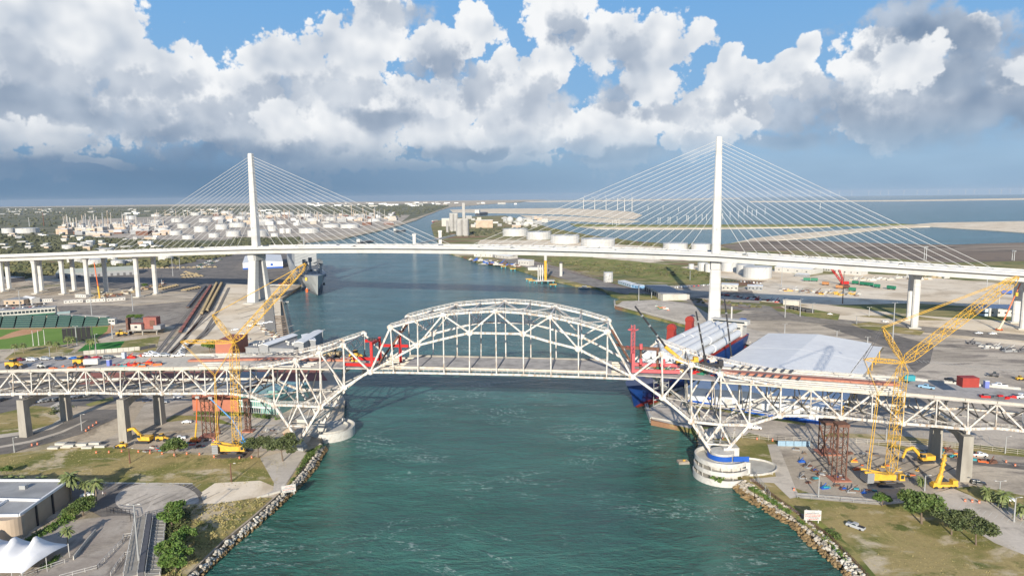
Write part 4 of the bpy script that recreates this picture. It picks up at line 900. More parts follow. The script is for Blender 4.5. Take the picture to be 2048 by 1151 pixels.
bld('kiosk', 'white booth on the round platform at the left tower', (636, 862), (648, 861), 3, 2.2, M_WHITE, M_WHITE, cat='kiosk')
# foreground museum on the far left: tan walls, grey parapet roof
fg = thing('auditorium', 'large low tan building with grey flat roofs and rounded corner, bottom left', 'building', tuple(G(60, 1092)))
o = Vector(fg.location)
c1_, c2_, c3_, c4_ = G(43, 1074) - o, G(142, 1000) - o, G(-120, 995) - o, G(-160, 1074) - o
wall_h = 7.6
far_r = c2_ + (c2_ - c1_) * .02
bl_ = [c1_, c2_, c2_ + Vector((-70, 2, 0)), c1_ + Vector((-60, 0, 0))]
MB().prism([tuple(v)[:2] for v in bl_], -.4, wall_h).build('wall', M_TAN, fg)
MB().prism([tuple(v)[:2] for v in bl_], wall_h, wall_h + .15).build('roof', M_ROOFG, fg)
ctr_ = sum(bl_, Vector()) / 4
for a, b in zip(bl_, bl_[1:] + bl_[:1]): MB().beam(a + Vector((0, 0, wall_h + .4)), b + Vector((0, 0, wall_h + .4)), .7, .9).build('parapet', M_ROOFW, fg)
MB().cyl(c1_ + Vector((-3.4, 1., -.4)), c1_ + Vector((-3.4, 1., wall_h)), 4.2, n=24).build('round_corner', M_TAN, fg)
for f_, g2_ in ((.3, .36), (.62, .68)):
    a = c1_.lerp(c2_, f_); MB().beam(a + Vector((.2, -.1, 0)), a + Vector((.2, -.1, wall_h)), .6, .6).build('downpipe', M_BLACK, fg)
MB().beam(c1_.lerp(c2_, .40) + Vector((0, 0, wall_h + .5)), c1_.lerp(c2_, .40) + Vector((-58, 4, wall_h + .5)), .6, .9).build('parapet', M_ROOFW, fg)
MB().beam(c1_.lerp(c2_, .12) + Vector((-12, 2, wall_h + .5)), c1_.lerp(c2_, .4) + Vector((-12, 0, wall_h + .5)), .6, .9).build('parapet', M_ROOFW, fg)
for dx, dy in ((-30, 12), (-14, 22), (-42, 20), (-36, 5)):
    MB().box(tuple(c1_ + Vector((dx, dy, wall_h + .9))), (2.2, 1.6, 1.4)).build('roof_unit', M_GALV, fg)
# white marquee bottom left: tensile sails with peaks
tent = thing('marquee', 'white peaked fabric marquee with masts and guy poles, bottom left corner', 'marquee', tuple(G(60, 1135)))
o = Vector(tent.location); M_FAB = mat('tent_fabric', (.80, .80, .80), .6, .02, .3)
Lf, Lr, Lb = G(-60, 1170) - o, G(42, 1160) - o, G(138, 1104) - o
back0 = G(-60, 1095) - o; back1 = G(138, 1104) - o; front1 = G(46, 1163) - o; front0 = G(-90, 1163) - o
nx, ny = 30, 12; vs = []; fs = []
for j in range(ny + 1):
    for i in range(nx + 1):
        s_, t2 = i / nx, j / ny
        p = front0.lerp(front1, s_).lerp(back0.lerp(back1, s_), t2)
        edge = min(1, 4 * t2 * (1 - t2) * 1.1) ; peak = max(0, 1 - abs(((s_ * 4.0 + .15) % 1.) - .5) * 2) ** 2.2
        rr = max(0, 1 - abs(t2 - .62) * 1.9)
        z = 3.0 + 2.4 * edge * (1 - s_ * .15) + 4.6 * peak * rr ** 2 - (1.5 * (1 - abs(((s_ * 4.) % 1.) - .5) * 2) * 0) 
        if i == nx: z = 2.6 + 2.0 * edge * .4
        vs.append((p.x, p.y, z))
for j in range(ny):
    for i in range(nx): a = j * (nx + 1) + i; fs.append((a, a + 1, a + nx + 2, a + nx + 1))
MB().add(vs, fs).build('canopy', M_FAB, tent, smooth=True)
for s_, t2 in ((0.1, 0), (.35, 0), (.6, 0), (.85, 0), (1, 0), (1, .5), (1, 1)):
    p = front0.lerp(front1, s_).lerp(back0.lerp(back1, s_), t2); MB().beam(p, p + Vector((0, 0, 3.1)), .18).build('mast', M_WHITE, tent)
    MB().beam(p + Vector((0, 0, 3.)), p + Vector((2.4, -3.4, 0)), .12).build('guy_pole', M_WHITE, tent)
# ramps, walls and railings of the waterfront stair, bottom left
rw = thing('boarding_ramp', 'long grey covered ramp with white railings and lamp masts on the terrace', 'ramp', tuple(G(280, 1120)))
o = Vector(rw.location)
a, b = G(262, 1160) - o, G(283, 1040) - o
for dx, w_, m_ in ((0, 4.2, M_ROOFG), (6.6, 4.4, M_ROOFG)):
    MB().beam(a + Vector((dx, 0, 1.2)), b + Vector((dx, 0, 1.2)), w_, .5).build('walkway', M_OLDC, rw)
    for e in (-.5, .5):
        for hh in (.7, 1.3): MB().beam(a + Vector((dx + e * w_, 0, 1.4 + hh)), b + Vector((dx + e * w_, 0, 1.4 + hh)), .1).build('hand_rail', M_WHITE, rw)
        for i in range(13): p = a.lerp(b, i / 12) + Vector((dx + e * w_, 0, 1.2)); MB().beam(p, p + Vector((0, 0, 1.6)), .13).build('rail_post', M_WHITE, rw)
for i in range(16): p = a.lerp(b, (i + .5) / 16) + Vector((6.6, 0, 1.55)); MB().box(tuple(p), (4.2, .25, .12)).build('tread', M_ROOFG, rw)
MB().beam(a + Vector((3.1, 0, 1.8)), b + Vector((3.1, 0, 1.8)), 1.6, 1.6).build('service_trunk', M_DGREY, rw)
fence('terrace_railing', 'white railing climbing along the terrace edge towards the ramp', [(120, 1158), (195, 1138), (200, 1132), (245, 1085), (248, 1075), (274, 1072)], 1.5, M_WHITE, 2.6, cat='railing')
fence('terrace_railing', 'white railing in front of the marquee at the bottom edge', [(40, 1158), (75, 1145), (130, 1126)], 1.5, M_WHITE, 3.4, cat='railing')
fence('terrace_wall', 'low pale concrete wall running diagonally over the terrace', [(147, 1120), (170, 1090), (192, 1064)], 1.4, M_CONC, 4, solid=True, cat='wall')
fence('terrace_railing', 'white railing beside the dark stair pit', [(222, 1152), (236, 1130), (250, 1112), (262, 1110)], 1.5, M_WHITE, 2.6, cat='railing')
fence('iron_gate', 'black iron gate and fence closing the turning circle', [(214, 1024), (228, 1027), (260, 1030), (262, 1042)], 2.4, M_BLACK, 1.4, rails=3, cat='gate')
fence('iron_fence', 'dark iron fence between turning circle and brushy bank', [(286, 1036), (300, 1032), (328, 1026)], 2., M_DGREY, 2.2, rails=3)
# right side harbour buildings
bld('transit_shed', 'long cream quay shed with dark doorways left of the right pylon', (1326, 601), (1380, 598), 12, 7, M_CONC, M_ROOFG, over=.3, cat='shed')
A_ = G(1326, 601); B_ = G(1289, 581)
tS = thing('transit_shed_wing', 'grey roofed wing of the quay shed with open loading bays', 'shed', tuple(B_)); d = A_ - B_; u_ = d.normalized(); n_ = Vector((-u_.y, u_.x, 0)); n_ = n_ if n_.x > 0 else -n_
MB().prism([(0, 0), tuple(d)[:2], tuple(d + n_ * 26)[:2], tuple(n_ * 26)[:2]], 0, 6.4).build('wall', M_CONC, tS)
MB().prism([tuple(-u_)[:2], tuple(d * .985 - n_ * .8)[:2], tuple(d * .985 + n_ * 25)[:2], tuple(n_ * 26 - u_)[:2]], 6.45, 6.9).build('roof', M_ROOFG, tS)
for i in range(9):
    c_ = d * ((i + .5) / 9) - n_ * .1; MB().box((c_.x, c_.y, 2.6), (5.5, .3, 4.4), math.atan2(u_.y, u_.x)).build('loading_bay', M_BLACK, tS)
bld('office_trailer', 'pale blue office trailers at the quay edge under the new bridge', (1236, 567), (1262, 575), 9, 4, M_LBLUE if False else mat('pale_blue', (.45, .56, .66), .5), M_ROOFW, win=(6, 2.2, 1.6, 1.2), cat='trailer')
bld('office_trailer', 'blue and white office trailer beside the light mast under the new bridge', (1263, 575), (1280, 578), 9, 4, mat('sky_blue', (.25, .45, .68), .5), M_ROOFW, win=(3, 2.2, 1.6, 1.2), cat='trailer')
SH = [((1549, 543), (1622, 549), 34, 7, M_WHITE, M_ROOFW, 'large white gabled shed behind the tanks', 2.5), ((1478, 525), (1545, 531), 25, 7, M_WHITE, M_ROOFW, 'white roofed shed directly below the new deck', 2.), ((1671, 547), (1721, 551), 22, 7, M_WHITE, M_ROOFW, 'white shed right of the red lattice crane', 1.6),
      ((1443, 581), (1476, 582), 16, 7, M_CONC, M_ROOFW, 'cream two storey office right of the pylon shadow', 0), ((1495, 580), (1525, 581), 14, 5, M_GREY, M_ROOFW, 'white flat canopy with open sides', 0), ((1566, 609), (1598, 611), 14, 4.5, M_CONC, M_CONC, 'small cream gabled shed in the middle of the yard', 1.6),
      ((1958, 631), (1976, 632), 24, 6, mat('pale_blue', (.45, .56, .66)), M_ROOFW, 'pale blue end of the gabled shed at the right pier', 2.), ((1978, 632), (2030, 633), 24, 7, M_WHITE, M_ROOFW, 'white gabled workshop beside the rightmost pier', 2.), ((1640, 541), (1660, 543), 14, 5, M_CONC, M_ROOFG, 'small grey roofed hut by the railway line', 1.),
      ((1036, 530), (1058, 532), 12, 9, M_WHITE, M_ROOFW, 'white two storey office at the far quay', 0), ((948, 513), (985, 514), 30, 6, M_WHITE, M_ROOFW, 'white warehouse just below the new bridge on the far quay', 1.5), ((990, 515), (1018, 518), 20, 5, M_CONC, M_ROOFW, 'low pale shed on the far quay', 1.2),
      ((1056, 540), (1086, 541), 6, 4, M_WHITE, M_ROOFW, 'low white jetty building', 0), ((1590, 553), (1612, 555), 10, 4, M_GREY, M_ROOFW, 'long low grey hut in front of the white sheds', 0)]
for a, b, dp_, h, wl, rf, lab, gb in SH:
    bld('yard_shed', lab, a, b, dp_, h, wl, rf, 'sheds on the right bank', 'shed', gable=gb, win=(4, h * .5, 1.6, 1.4) if h > 4.6 else None)
bld('red_container_office', 'red steel office container with pale door on the right approach deck', tuple(G(1925, 771.5, 40.8)), tuple(G(1958, 772.5, 40.6)), 4, 3.1, mat('container_red', (.33, .04, .03), .6, .12), mat('container_red', (.42, .05, .04)), cat='container', z=40.55, over=.05)
# low blue hoarding and yard fences on the right
fence('blue_hoarding', 'faded blue hoarding behind the crane pad', [(1555, 892), (1620, 893)], 2.6, mat('faded_blue', (.25, .38, .50), .6), 3, solid=True)
fence('chain_fence', 'chain link fence behind the park lawn on the right bank', [(1440, 872), (1500, 878), (1555, 882), (1620, 886)], 2.6, M_FENCE, 3, rails=3)
fence('chain_fence', 'long chain link fence between crane pad and truck yard', [(1690, 885), (1780, 892), (1860, 893), (1960, 900), (2060, 912)], 2.6, M_FENCE, 4, rails=3)
fence('chain_fence', 'grey fence along the footpath in front of the crane pad', [(1595, 996), (1680, 1003), (1760, 1009), (1830, 1006)], 2., M_GALV, 4, rails=2)
fence('shore_fence', 'brown steel fence following the boulder bank on the right', [(1502, 962), (1551, 998), (1612, 1042), (1660, 1078), (1700, 1118), (1740, 1160)], 1.6, M_RUST, 1.6, rails=3)
fence('gate_fence', 'white posted gate fence by the helical tower path', [(1512, 952), (1512, 962), (1535, 990), (1540, 1000)], 3., M_GALV, 2.4, rails=3)
fence('yard_gate', 'white tubular gate left of the crane pad', [(1512, 950), (1545, 950)], 1.3, M_WHITE, 3)
# ---------------------------------------------------------------- helical ramp tower around the right bridge foot
ht = thing('ramp_tower', 'round white spiral ramp tower with blue banner at the right bridge foot', 'tower', (0, 0, 0))
C0 = G(1443, 951, 0.); ht.location = (C0.x, C0.y, 0); ht.scale = (1.13, 1.13, .82)
def arc_wall(r, a0, a1, z0, z1, z0b=None, z1b=None, th=.4, n=40, name='parapet', m=M_WHITE, inner=None):
    z0b = z0 if z0b is None else z0b; z1b = z1 if z1b is None else z1b; rings = []
    for i in range(n + 1):
        t = i / n; a = R_(a0 + (a1 - a0) * t); ri = (inner if inner is not None else r - th)
        q0, q1 = z0 + (z0b - z0) * t, z1 + (z1b - z1) * t
        rings.append([(r * math.cos(a), r * math.sin(a), q0), (r * math.cos(a), r * math.sin(a), q1), (ri * math.cos(a), ri * math.sin(a), q1), (ri * math.cos(a), ri * math.sin(a), q0)])
    return MB().loft(rings).build(name, m, ht)
arc_wall(10.2, 120, 330, -.5, 3.2, name='base_wall'); arc_wall(10.1, 120, 330, 1.2, 1.6, inner=3, name='ramp_slab', m=M_CONC)
arc_wall(9.9, 110, 318, 5.1, 7.2); arc_wall(9.5, 110, 318, 5.0, 5.3, inner=3, name='ramp_slab', m=M_CONC)
arc_wall(9.7, 100, 310, 9.2, 11.4); arc_wall(9.3, 100, 310, 9.1, 9.4, inner=3, name='ramp_slab', m=M_CONC)
MB().cyl((0, 0, 0), (0, 0, 9.6), 4.8, n=30).build('core_drum', M_WHITE, ht)
MB().cyl((0, 0, 9.6), (0, 0, 13.2), 4.2, n=30).build('upper_drum', M_WHITE, ht)
MB().box((3.4, 2.6, 8.2), (5.6, 5, 12.4)).build('lift_block', M_WHITE, ht)
for r_, a0, a1, z0, z1 in ((5.3, 165, 292, 10.2, 12.6),): arc_wall(r_, a0, a1, z0, z1, name='banner', m=M_BLUE, th=.12)
MB().box((5.4, -4.6, 11.2), (5.6, .15, 2.6)).build('banner', M_BLUE, ht)
MB().box((4.6, -4.4, 5.4), (8, 1.2, 8.2)).build('front_wall', M_WHITE, ht)
for x in (3.2, 6.4): MB().box((x, -5.05, 7.6), (1.2, .15, 1.7)).build('window', M_GLASS, ht)
for i in range(8):
    a = R_(125 + 180 * i / 7)
    for z0, z1, r_ in ((3.2, 5.0, 8.6), (7.2, 9.2, 8.4)): MB().beam((r_ * math.cos(a), r_ * math.sin(a), z0 - 1.6), (r_ * math.cos(a), r_ * math.sin(a), z1), .22).build('ramp_post', M_WHITE, ht)
# curved entrance wall and planted terrace behind the tower
for i in range(26):
    a0, a1 = R_(-95 + 165 * i / 26), R_(-95 + 165 * (i + 1) / 26); rx, ry = 11.5, 8.
    p = Vector((9 + rx * math.cos(a0), 2 + ry * math.sin(a0), 3.7)); q = Vector((9 + rx * math.cos(a1), 2 + ry * math.sin(a1), 3.7))
    MB().beam(p, q, .3, 1.2).build('terrace_wall', M_WHITE, ht)
MB().prism([(9 + 11.4 * math.cos(2 * PI * i / 40), 2 + 8 * math.sin(2 * PI * i / 40)) for i in range(40)], -1, 3.45).build('terrace', M_CONC, ht)
# curved white platform around the left foot
lp = thing('curved_platform', 'low white curved wall platform with railings at the left bridge foot', 'platform', tuple(G(662, 872, 0.)))
def ell(cx, cy, rx, ry, a0, a1, n): return [(cx + rx * math.cos(R_(a0 + (a1 - a0) * i / n)), cy + ry * math.sin(R_(a0 + (a1 - a0) * i / n))) for i in range(n + 1)]
MB().prism(ell(-1, 3, 11.5, 12, 0, 351, 39), -1, 3.0).build('base', M_CONC, lp)
for (x0, y0), (x1, y1) in zip(ell(-1, 3, 11.7, 12.2, -115, 75, 30)[:-1], ell(-1, 3, 11.7, 12.2, -115, 75, 30)[1:]): MB().beam((x0, y0, 2.), (x1, y1, 2.), .4, 4.6).build('curved_wall', M_WHITE, lp)
for (x0, y0), (x1, y1) in zip(ell(-1, 3, 8.6, 9, -115, 60, 16)[:-1], ell(-1, 3, 8.6, 9, -115, 60, 16)[1:]): MB().beam((x0, y0, 3.6), (x1, y1, 3.6), .3, 1.2).build('inner_wall', M_CONC, lp)
# pier foot blocks under the steel bearings
for lab, p, n in (('grey painted concrete block under the near left tower foot', TA, 0), ('concrete block under the far left tower foot', TA, TW), ('concrete block under the far right tower foot', TB, TW)):
    q = Vector((p.x, p.y, 0)) + TN * n; t_ = thing('foot_block', lab, 'foundation', tuple(q), math.atan2(TU.y, TU.x), 'bridge foot blocks')
    MB().box((0, 0, 2.2), (5.2, 4.2, 4.4)).build('plinth', M_GALV if n == 0 else M_CONC, t_); MB().box((0, 0, 4.46), (3.8, 3.6, .5)).build('cap', M_GREY, t_)
# quay walls with timber fenders: the point opposite and the concrete dolphin under the right arm
qw = thing('quay_edge', 'pale concrete quay edge with dark fender posts on the point behind the arch', 'quay', tuple(G(1230, 613, 0.)))
o = Vector(qw.location); pts = [G(1229, 605, 0.) - o, G(1230, 615, 0.) - o, G(1316, 636, 0.) - o, G(1400, 659, 0.) - o, G(1440, 670, 0.) - o, G(1500, 691, 0.) - o]
for a, b in zip(pts[:-1], pts[1:]):
    MB().beam(a + Vector((0, 0, 2.6)), b + Vector((0, 0, 2.6)), 1.2, 1.3).build('coping', M_CONC, qw); k_ = int((b - a).length / 4)
    for i in range(k_): p = a.lerp(b, (i + .5) / k_) + Vector((-.3, -.5, 0)); MB().beam(p + Vector((0, 0, -1)), p + Vector((0, 0, 2.2)), 1.3).build('fender_post', M_OLDC, qw)
q2 = thing('quay_edge', 'white painted concrete quay nose with fender rails under the right truss arm', 'quay', tuple(G(1300, 840, 0.)))
o = Vector(q2.location); pts = [G(1294, 817, 0.) - o, G(1298, 836, 0.) - o, G(1304, 845, 0.) - o, G(1382, 860, 0.) - o]
for i, (a, b) in enumerate(zip(pts[:-1], pts[1:])):
    MB().beam(a + Vector((0, -.3, 1.6)), b + Vector((0, -.3, 1.6)), .8, 3.4).build('face', M_CONC, q2)
for z_ in (.6, 1.8, 2.8): MB().beam(pts[0] + Vector((-1, 0, z_)), pts[2] + Vector((-1, -1, z_)), .6, .45).build('fender_rail', M_WHITE, q2)
# tied beams of the wharf at the left, with decayed bays
wf = thing('old_wharf', 'decayed timber wharf along the left bank with open bays', 'wharf', tuple(G(560, 640, 0.)))
o = Vector(wf.location); a, b = G(552, 602, 0.) - o, G(563, 677, 0.) - o
MB().beam(a + Vector((-9, 0, 2.9)), b + Vector((-9, 0, 2.9)), 9, .6).build('deck', M_OLDC, wf)
for i in range(26): p = a.lerp(b, i / 25); MB().beam(p + Vector((6.5, 0, -1)), p + Vector((6.5, 0, 2.8)), .8).build('pile', M_BARK, wf)
for i in range(12): p = a.lerp(b, .55 + .44 * i / 11); MB().beam(p + Vector((-4, 0, 2.9)), p + Vector((6.5, 0, 2.9)), .8, .5).build('cross_beam', M_BARK, wf)
MB().beam(a + Vector((6.8, 0, 2.8)), b + Vector((6.8, 0, 2.8)), .8, .8).build('edge_beam', M_OLDC, wf)
# billboards by the water
def billboard(px, w_, h_, rz, label, lines):
    p = G(*px); t_ = thing('notice_board', label, 'sign', tuple(p), rz)
    for x in (-w_ * .36, w_ * .36):
        MB().beam((x, 0, 0), (x, .1, h_ + 1.4), .3).build('post', M_WHITE, t_); MB().beam((x, 1.6, 0), (x, .1, h_ * .7), .18).build('stay', M_WHITE, t_)
    MB().box((0, -.2, 1.3 + h_ / 2), (w_, .22, h_)).build('board', M_WHITE, t_)
    for i, (s_, sz, m_) in enumerate(lines): text(s_, sz, m_, t_, (0, -.33, 1.3 + h_ * (1 - (i + .8) / (len(lines) + .6))))
    return t_
M_INK = mat('sign_red', (.45, .04, .04)); M_INKB = mat('sign_dark', (.05, .06, .12))
# the lettering is too small in the photograph to be read: rows of short strokes of the same weight and colour
def strokes(t_, w_, h_, rows):
    rnd = random.Random(3)
    for i, (m_, fill) in enumerate(rows):
        z = 1.3 + h_ * (1 - (i + .9) / (len(rows) + .7)); x = -w_ * fill / 2; mbx = MB()
        while x < w_ * fill / 2: l = rnd.uniform(.15, .7); mbx.box((x + l / 2, -.33, z), (l, .04, h_ * .055)); x += l + .14
        mbx.build('lettering', m_, t_)
b1 = billboard((1624, 1046), 5.6, 3.6, R_(-6), 'white riverside notice board standing on two posts above the right boulder bank', []); strokes(b1, 5.6, 3.6, [(M_INKB, .08), (M_INKB, .7), (M_INK, .85), (M_INK, .9), (M_INKB, .5), (M_INK, .6)])
b2 = billboard((578, 989), 5.2, 2.8, R_(22), 'white notice board beside the left boulder bank', []); strokes(b2, 5.2, 2.8, [(M_INK, .5), (M_INKB, .85), (M_INK, .8), (M_INKB, .5)])
fence('low_barrier', 'long low pale barrier leading to the left notice board', [(513, 997), (562, 984)], .9, M_CONC, 4, solid=True, cat='barrier')
# ---------------------------------------------------------------- lattice cranes
def lattice(p, q, w, m, par, name, org, w2=None, n=None, th=.11, taper=0.):
    p = Vector(p) - org; q = Vector(q) - org; w2 = w if w2 is None else w2; L = (q - p).length; n = n or max(3, int(L / (w * 1.05)))
    x, y = frame(q - p, Vector((0, 1, 0))); mbx = MB(); cor = [(-1, -1), (1, -1), (1, 1), (-1, 1)]
    def pt(t, c_):
        ww = w
        if taper: ww = w * min(1, .25 + t / taper, .25 + (1 - t) / taper)
        return p.lerp(q, t) + x * (c_[0] * ww / 2) + y * (c_[1] * ww / 2)
    for i in range(n):
        t0, t1 = i / n, (i + 1) / n
        for j in range(4):
            a, b = cor[j], cor[(j + 1) % 4]
            mbx.beam(pt(t0, a), pt(t1, a), th * 1.5); mbx.beam(pt(t0, a), pt(t0, b), th)
            mbx.beam(pt(t0, a) if (i + j) % 2 else pt(t0, b), pt(t1, b) if (i + j) % 2 else pt(t1, a), th)
    return mbx.build(name, m, par)
def crawler(label, base, dy, top, jib, s1, s2, yaw, mirror=1):
    Bp = dist_at(base[0], base[1], dy); Bp.z = ZL
    t_ = thing('crawler_crane', label, 'crane', tuple(Bp), 0); o = Bp
    def W(px): return dist_at(px[0], px[1], dy - 1)
    T = W(top); foot = Bp + Vector((1.2 * mirror, 0, 3.2))
    lattice(foot, T, 3., M_YEL, t_, 'main_boom', o, taper=.04)
    J = W(jib); lattice(T, J, 2.8, M_YEL, t_, 'luffing_jib', o, taper=.06)
    S1 = W(s1); S2 = W(s2); lattice(T, S1, 1.6, M_YEL, t_, 'jib_strut', o, taper=.3, th=.09); lattice(T, S2, 1.4, M_YEL, t_, 'jib_strut', o, taper=.3, th=.09)
    for a, b, m_, nm in ((J, S1, M_YEL, 'pendant_line'), (S1, S2, M_DGREY, 'pendant_line')):
        for d in (-.7, .7): MB().cyl(a - o + Vector((0, d, 0)), b - o + Vector((0, d, 0)), .11, n=5).build(nm, m_, t_)
    gan = Bp + Vector((-7.5 * mirror, 0, 5.)); mast = Bp + Vector((-4.0 * mirror, 0, 30.)) + (S2 - Bp) * .12
    for d in (-1., 1.):
        MB().beam(Vector((-7.5 * mirror, d, 3)), mast - o + Vector((0, d * .6, 0)), .2).build('back_mast', M_YEL, t_)
        MB().cyl(mast - o + Vector((0, d * .5, 0)), S2 - o + Vector((0, d * .5, 0)), .09, n=5).build('hoist_rope', M_YEL, t_)
        MB().cyl(mast - o + Vector((0, d * .6, 0)), T - o + Vector((0, d * .5, -1)), .08, n=5).build('hoist_rope', M_YEL, t_)
    MB().cyl(J - o, J - o - Vector((0, 0, 6)), .08, n=5).build('hook_rope', M_DGREY, t_); MB().box(tuple(J - o - Vector((0, 0, 6.6))), (.9, .6, 1.4)).build('hook_block', M_YEL, t_)
    bx = Empty = thing  # body
    MB().box((-1.5 * mirror, 0, 3.2), (8.5, 3.4, 2.2)).build('upper_body', M_YEL, t_)
    MB().box((-7.6 * mirror, 0, 3.4), (2.6, 5.6, 3.8)).build('counterweight', M_GREY, t_)
    for z_ in (2.2, 3., 3.8, 4.6): MB().box((-7.6 * mirror, 0, z_), (2.7, 5.7, .12)).build('weight_joint', M_DGREY, t_)
    MB().beam(Vector((-9.5 * mirror, -1.6, 5.6)), Vector((1. * mirror, -1.4, 3.4)), .8, .9).build('rear_frame', M_YEL, t_); MB().beam(Vector((-9.5 * mirror, 1.6, 5.6)), Vector((1. * mirror, 1.4, 3.4)), .8, .9).build('rear_frame', M_YEL, t_)
    cab = MB().loft([[(3.4 * mirror, -2.9, 2.4), (5.6 * mirror, -2.9, 2.4), (5.6 * mirror, -1.5, 2.4), (3.4 * mirror, -1.5, 2.4)], [(3.4 * mirror, -2.9, 5.), (4.9 * mirror, -2.9, 5.), (4.9 * mirror, -1.5, 5.), (3.4 * mirror, -1.5, 5.)]]).build('cab', M_YEL, t_)
    MB().box((4.4 * mirror, -2.95, 3.9), (1.2, .1, 1.5)).build('cab_window', M_GLASS, t_)
    MB().cyl((0, 0, 1.4), (0, 0, 2.2), 1.9, n=16).build('slew_ring', M_DGREY, t_)
    MB().box((0, 0, 1.3), (4, 6.4, .9)).build('car_body', M_DGREY, t_)
    for d in (-3.2, 3.2):
        mbx = MB(); mbx.loft([[(x, d + e, z) for x, z in ((-4.6, .1), (4.6, .1), (5.2, .8), (4.6, 1.5), (-4.6, 1.5), (-5.2, .8))] for e in (-.65, .65)]); mbx.build('crawler_track', M_BLACK, t_)
    for i in range(6): MB().box((-6 + i * 2.4, 0, .06), (2.2, 9.5, .22)).build('timber_mat', M_BARK, t_)
    return t_
crawler('yellow lattice crawler crane with luffing jib standing by the left truss', (470, 908), 292, (468, 684), (611, 527), (425, 629), (361, 682), 0)
crawler('yellow lattice crawler crane with luffing jib standing by the right truss', (1772, 977), 253, (1806, 724), (2036, 553), (1765, 655), (1728, 718), 0)
def boomlift(label, base, knee, tip, z0, c1, c2, r0=.55, r1=.35, dy=None, cat='boom lift', basket=True, truck=None):
    B = G(*base, z0) if dy is None else dist_at(base[0], base[1], dy); dy = dy or B.y
    K = dist_at(*knee, dy); T = dist_at(*tip, dy); t_ = thing('boom_lift' if cat == 'boom lift' else 'mobile_crane', label, cat, tuple(B))
    o = B; s_ = K - o + Vector((0, 0, 0)); b0 = Vector((0, 0, 1.9)); K = K - o; T = T - o
    MB().cyl(b0, K, r0, r0, n=8).build('lower_boom', c1, t_); MB().cyl(K - (T - b0).normalized() * 2, T, r1, r1 * .8, n=8).build('upper_boom', c2, t_)
    MB().box((0, 0, 1.1), (4.4, 2.5, 1.)).build('chassis', c2 if cat == 'boom lift' else c1, t_); MB().box((-.6, 0, 2.), (2.6, 1.9, .9)).build('turret', c1, t_)
    for x in (-1.5, 1.5):
        for y in (-1.2, 1.2): MB().cyl((x, y - .2, .55), (x, y + .2, .55), .55, n=12).build('wheel', M_TIRE, t_)
    if basket and cat == 'boom lift': MB().box(tuple(T + Vector((.2, 0, .3))), (1.8, .9, 1.1)).build('basket', M_GALV, t_)
    if truck:
        MB().box((2.5, 0, 1.4), (9.5, 2.6, .9)).build('carrier', c1, t_); MB().box((6.2, 0, 2.5), (1.9, 2.4, 1.6)).build('cab', c1, t_); MB().box((7., 0, 2.8), (.5, 2.2, .9)).build('windscreen', M_GLASS, t_)
        for x in (-1, 4.5, 6.2):
            for y in (-1.3, 1.3): MB().cyl((x, y - .2, .6), (x, y + .2, .6), .6, n=12).build('wheel', M_TIRE, t_)
        for i in range(1, 4): p = K.lerp(T, i / 4); MB().cyl(p, p + (T - K).normalized() * .7, r1 * 1.3, n=8).build('boom_collar', M_YEL if c1 is M_YEL and c2 is M_YEL else M_GREY, t_)
    return t_
boomlift('blue articulated boom lift leaning up from behind the left crane tracks', (490, 889), (462, 835), (420, 796), ZL, M_LBLUE, M_LBLUE, .5, .35)
boomlift('red and yellow boom lift raised straight up beside the brown steel tower', (391, 884), (393, 845), (394, 795), ZL, M_YEL, M_ORG, .4, .28)
boomlift('orange boom lift raised steeply under the left approach columns', (200, 600), (196, 572), (188, 524), ZL, M_YEL, M_ORG, .9, .6)
boomlift('orange boom lift reaching up beside the rightmost bridge pier', (1998, 661), (2008, 640), (2041, 566), ZL, mat('cream', (.62, .56, .40)), M_ORG, .8, .5)
boomlift('yellow mobile crane with short raised boom on the crane pad', (1874, 975), (1882, 948), (1890, 910), ZL, M_YEL, M_YEL, 1., .7, cat='mobile crane', truck=True)
# black telescopic booms on the deck behind the right arm
boomlift('mobile crane with yellow base boom and long black boom leaning left', (1362, 728), (1330, 692), (1270, 612), 42.4, M_YEL, M_BLACK, .8, .45, cat='mobile crane', truck=True)
boomlift('mobile crane with black boom raised almost upright over the cargo ship', (1411, 735), (1409, 710), (1392, 622), 42.4, M_BLACK, M_BLACK, .7, .42, cat='mobile crane', truck=True)
boomlift('mobile crane with tall black boom standing left of the white warehouse roof', (1465, 735), (1463, 712), (1449, 598), ZL + 0.1, M_WHITE, M_BLACK, 1.0, .6, cat='mobile crane', truck=True)
# red gantries at the two joints
def u_of(px, py): return uz(px, py)[0]
def gantry(label, x0, x1, y0, mast_px, mm, hgt, mirror):
    z = dz(u_of(x0, y0)); a = P3(u_of(x0, y0), 0, 1.5); b = P3(u_of(x1, y0), 0, 1.5); t_ = thing('lifting_gantry', label, 'gantry', tuple(Vector((a.x, a.y, z)))); o = Vector(t_.location)
    for n in (1.5, 12.5):
        p = P3(u_of(x0, y0), z + 1.6, n) - o; q = P3(u_of(x1, y0), z + 1.6, n) - o
        MB().beam(p, q, .9, 1.3).build('long_beam', mm, t_)
        mp = P3(u_of(mast_px, y0), z + .9, n) - o; MB().beam(mp, mp + Vector((0, 0, hgt)), 1.1, 1.1).build('mast', mm, t_)
        e = P3(u_of(x1 if mirror > 0 else x0, y0), z, n) - o
    mp = P3(u_of(mast_px, y0), z + hgt, 1.) - o; mq = P3(u_of(mast_px, y0), z + hgt, 13.) - o
    MB().beam(mp, mq, 1., 1.2).build('cross_beam', mm, t_)
    return t_, o, z
g1, o, z = gantry('bright red lifting gantry with black top pads at the left arch joint', 684, 741, 718, 741, M_RED, 11, 1)
MB().beam(P3(u_of(741, 718), z + 8, 12.5) - o, P3(u_of(800, 718), z + 8, 12.5) - o, .8, 1.2).build('reach_beam', M_RED, g1)
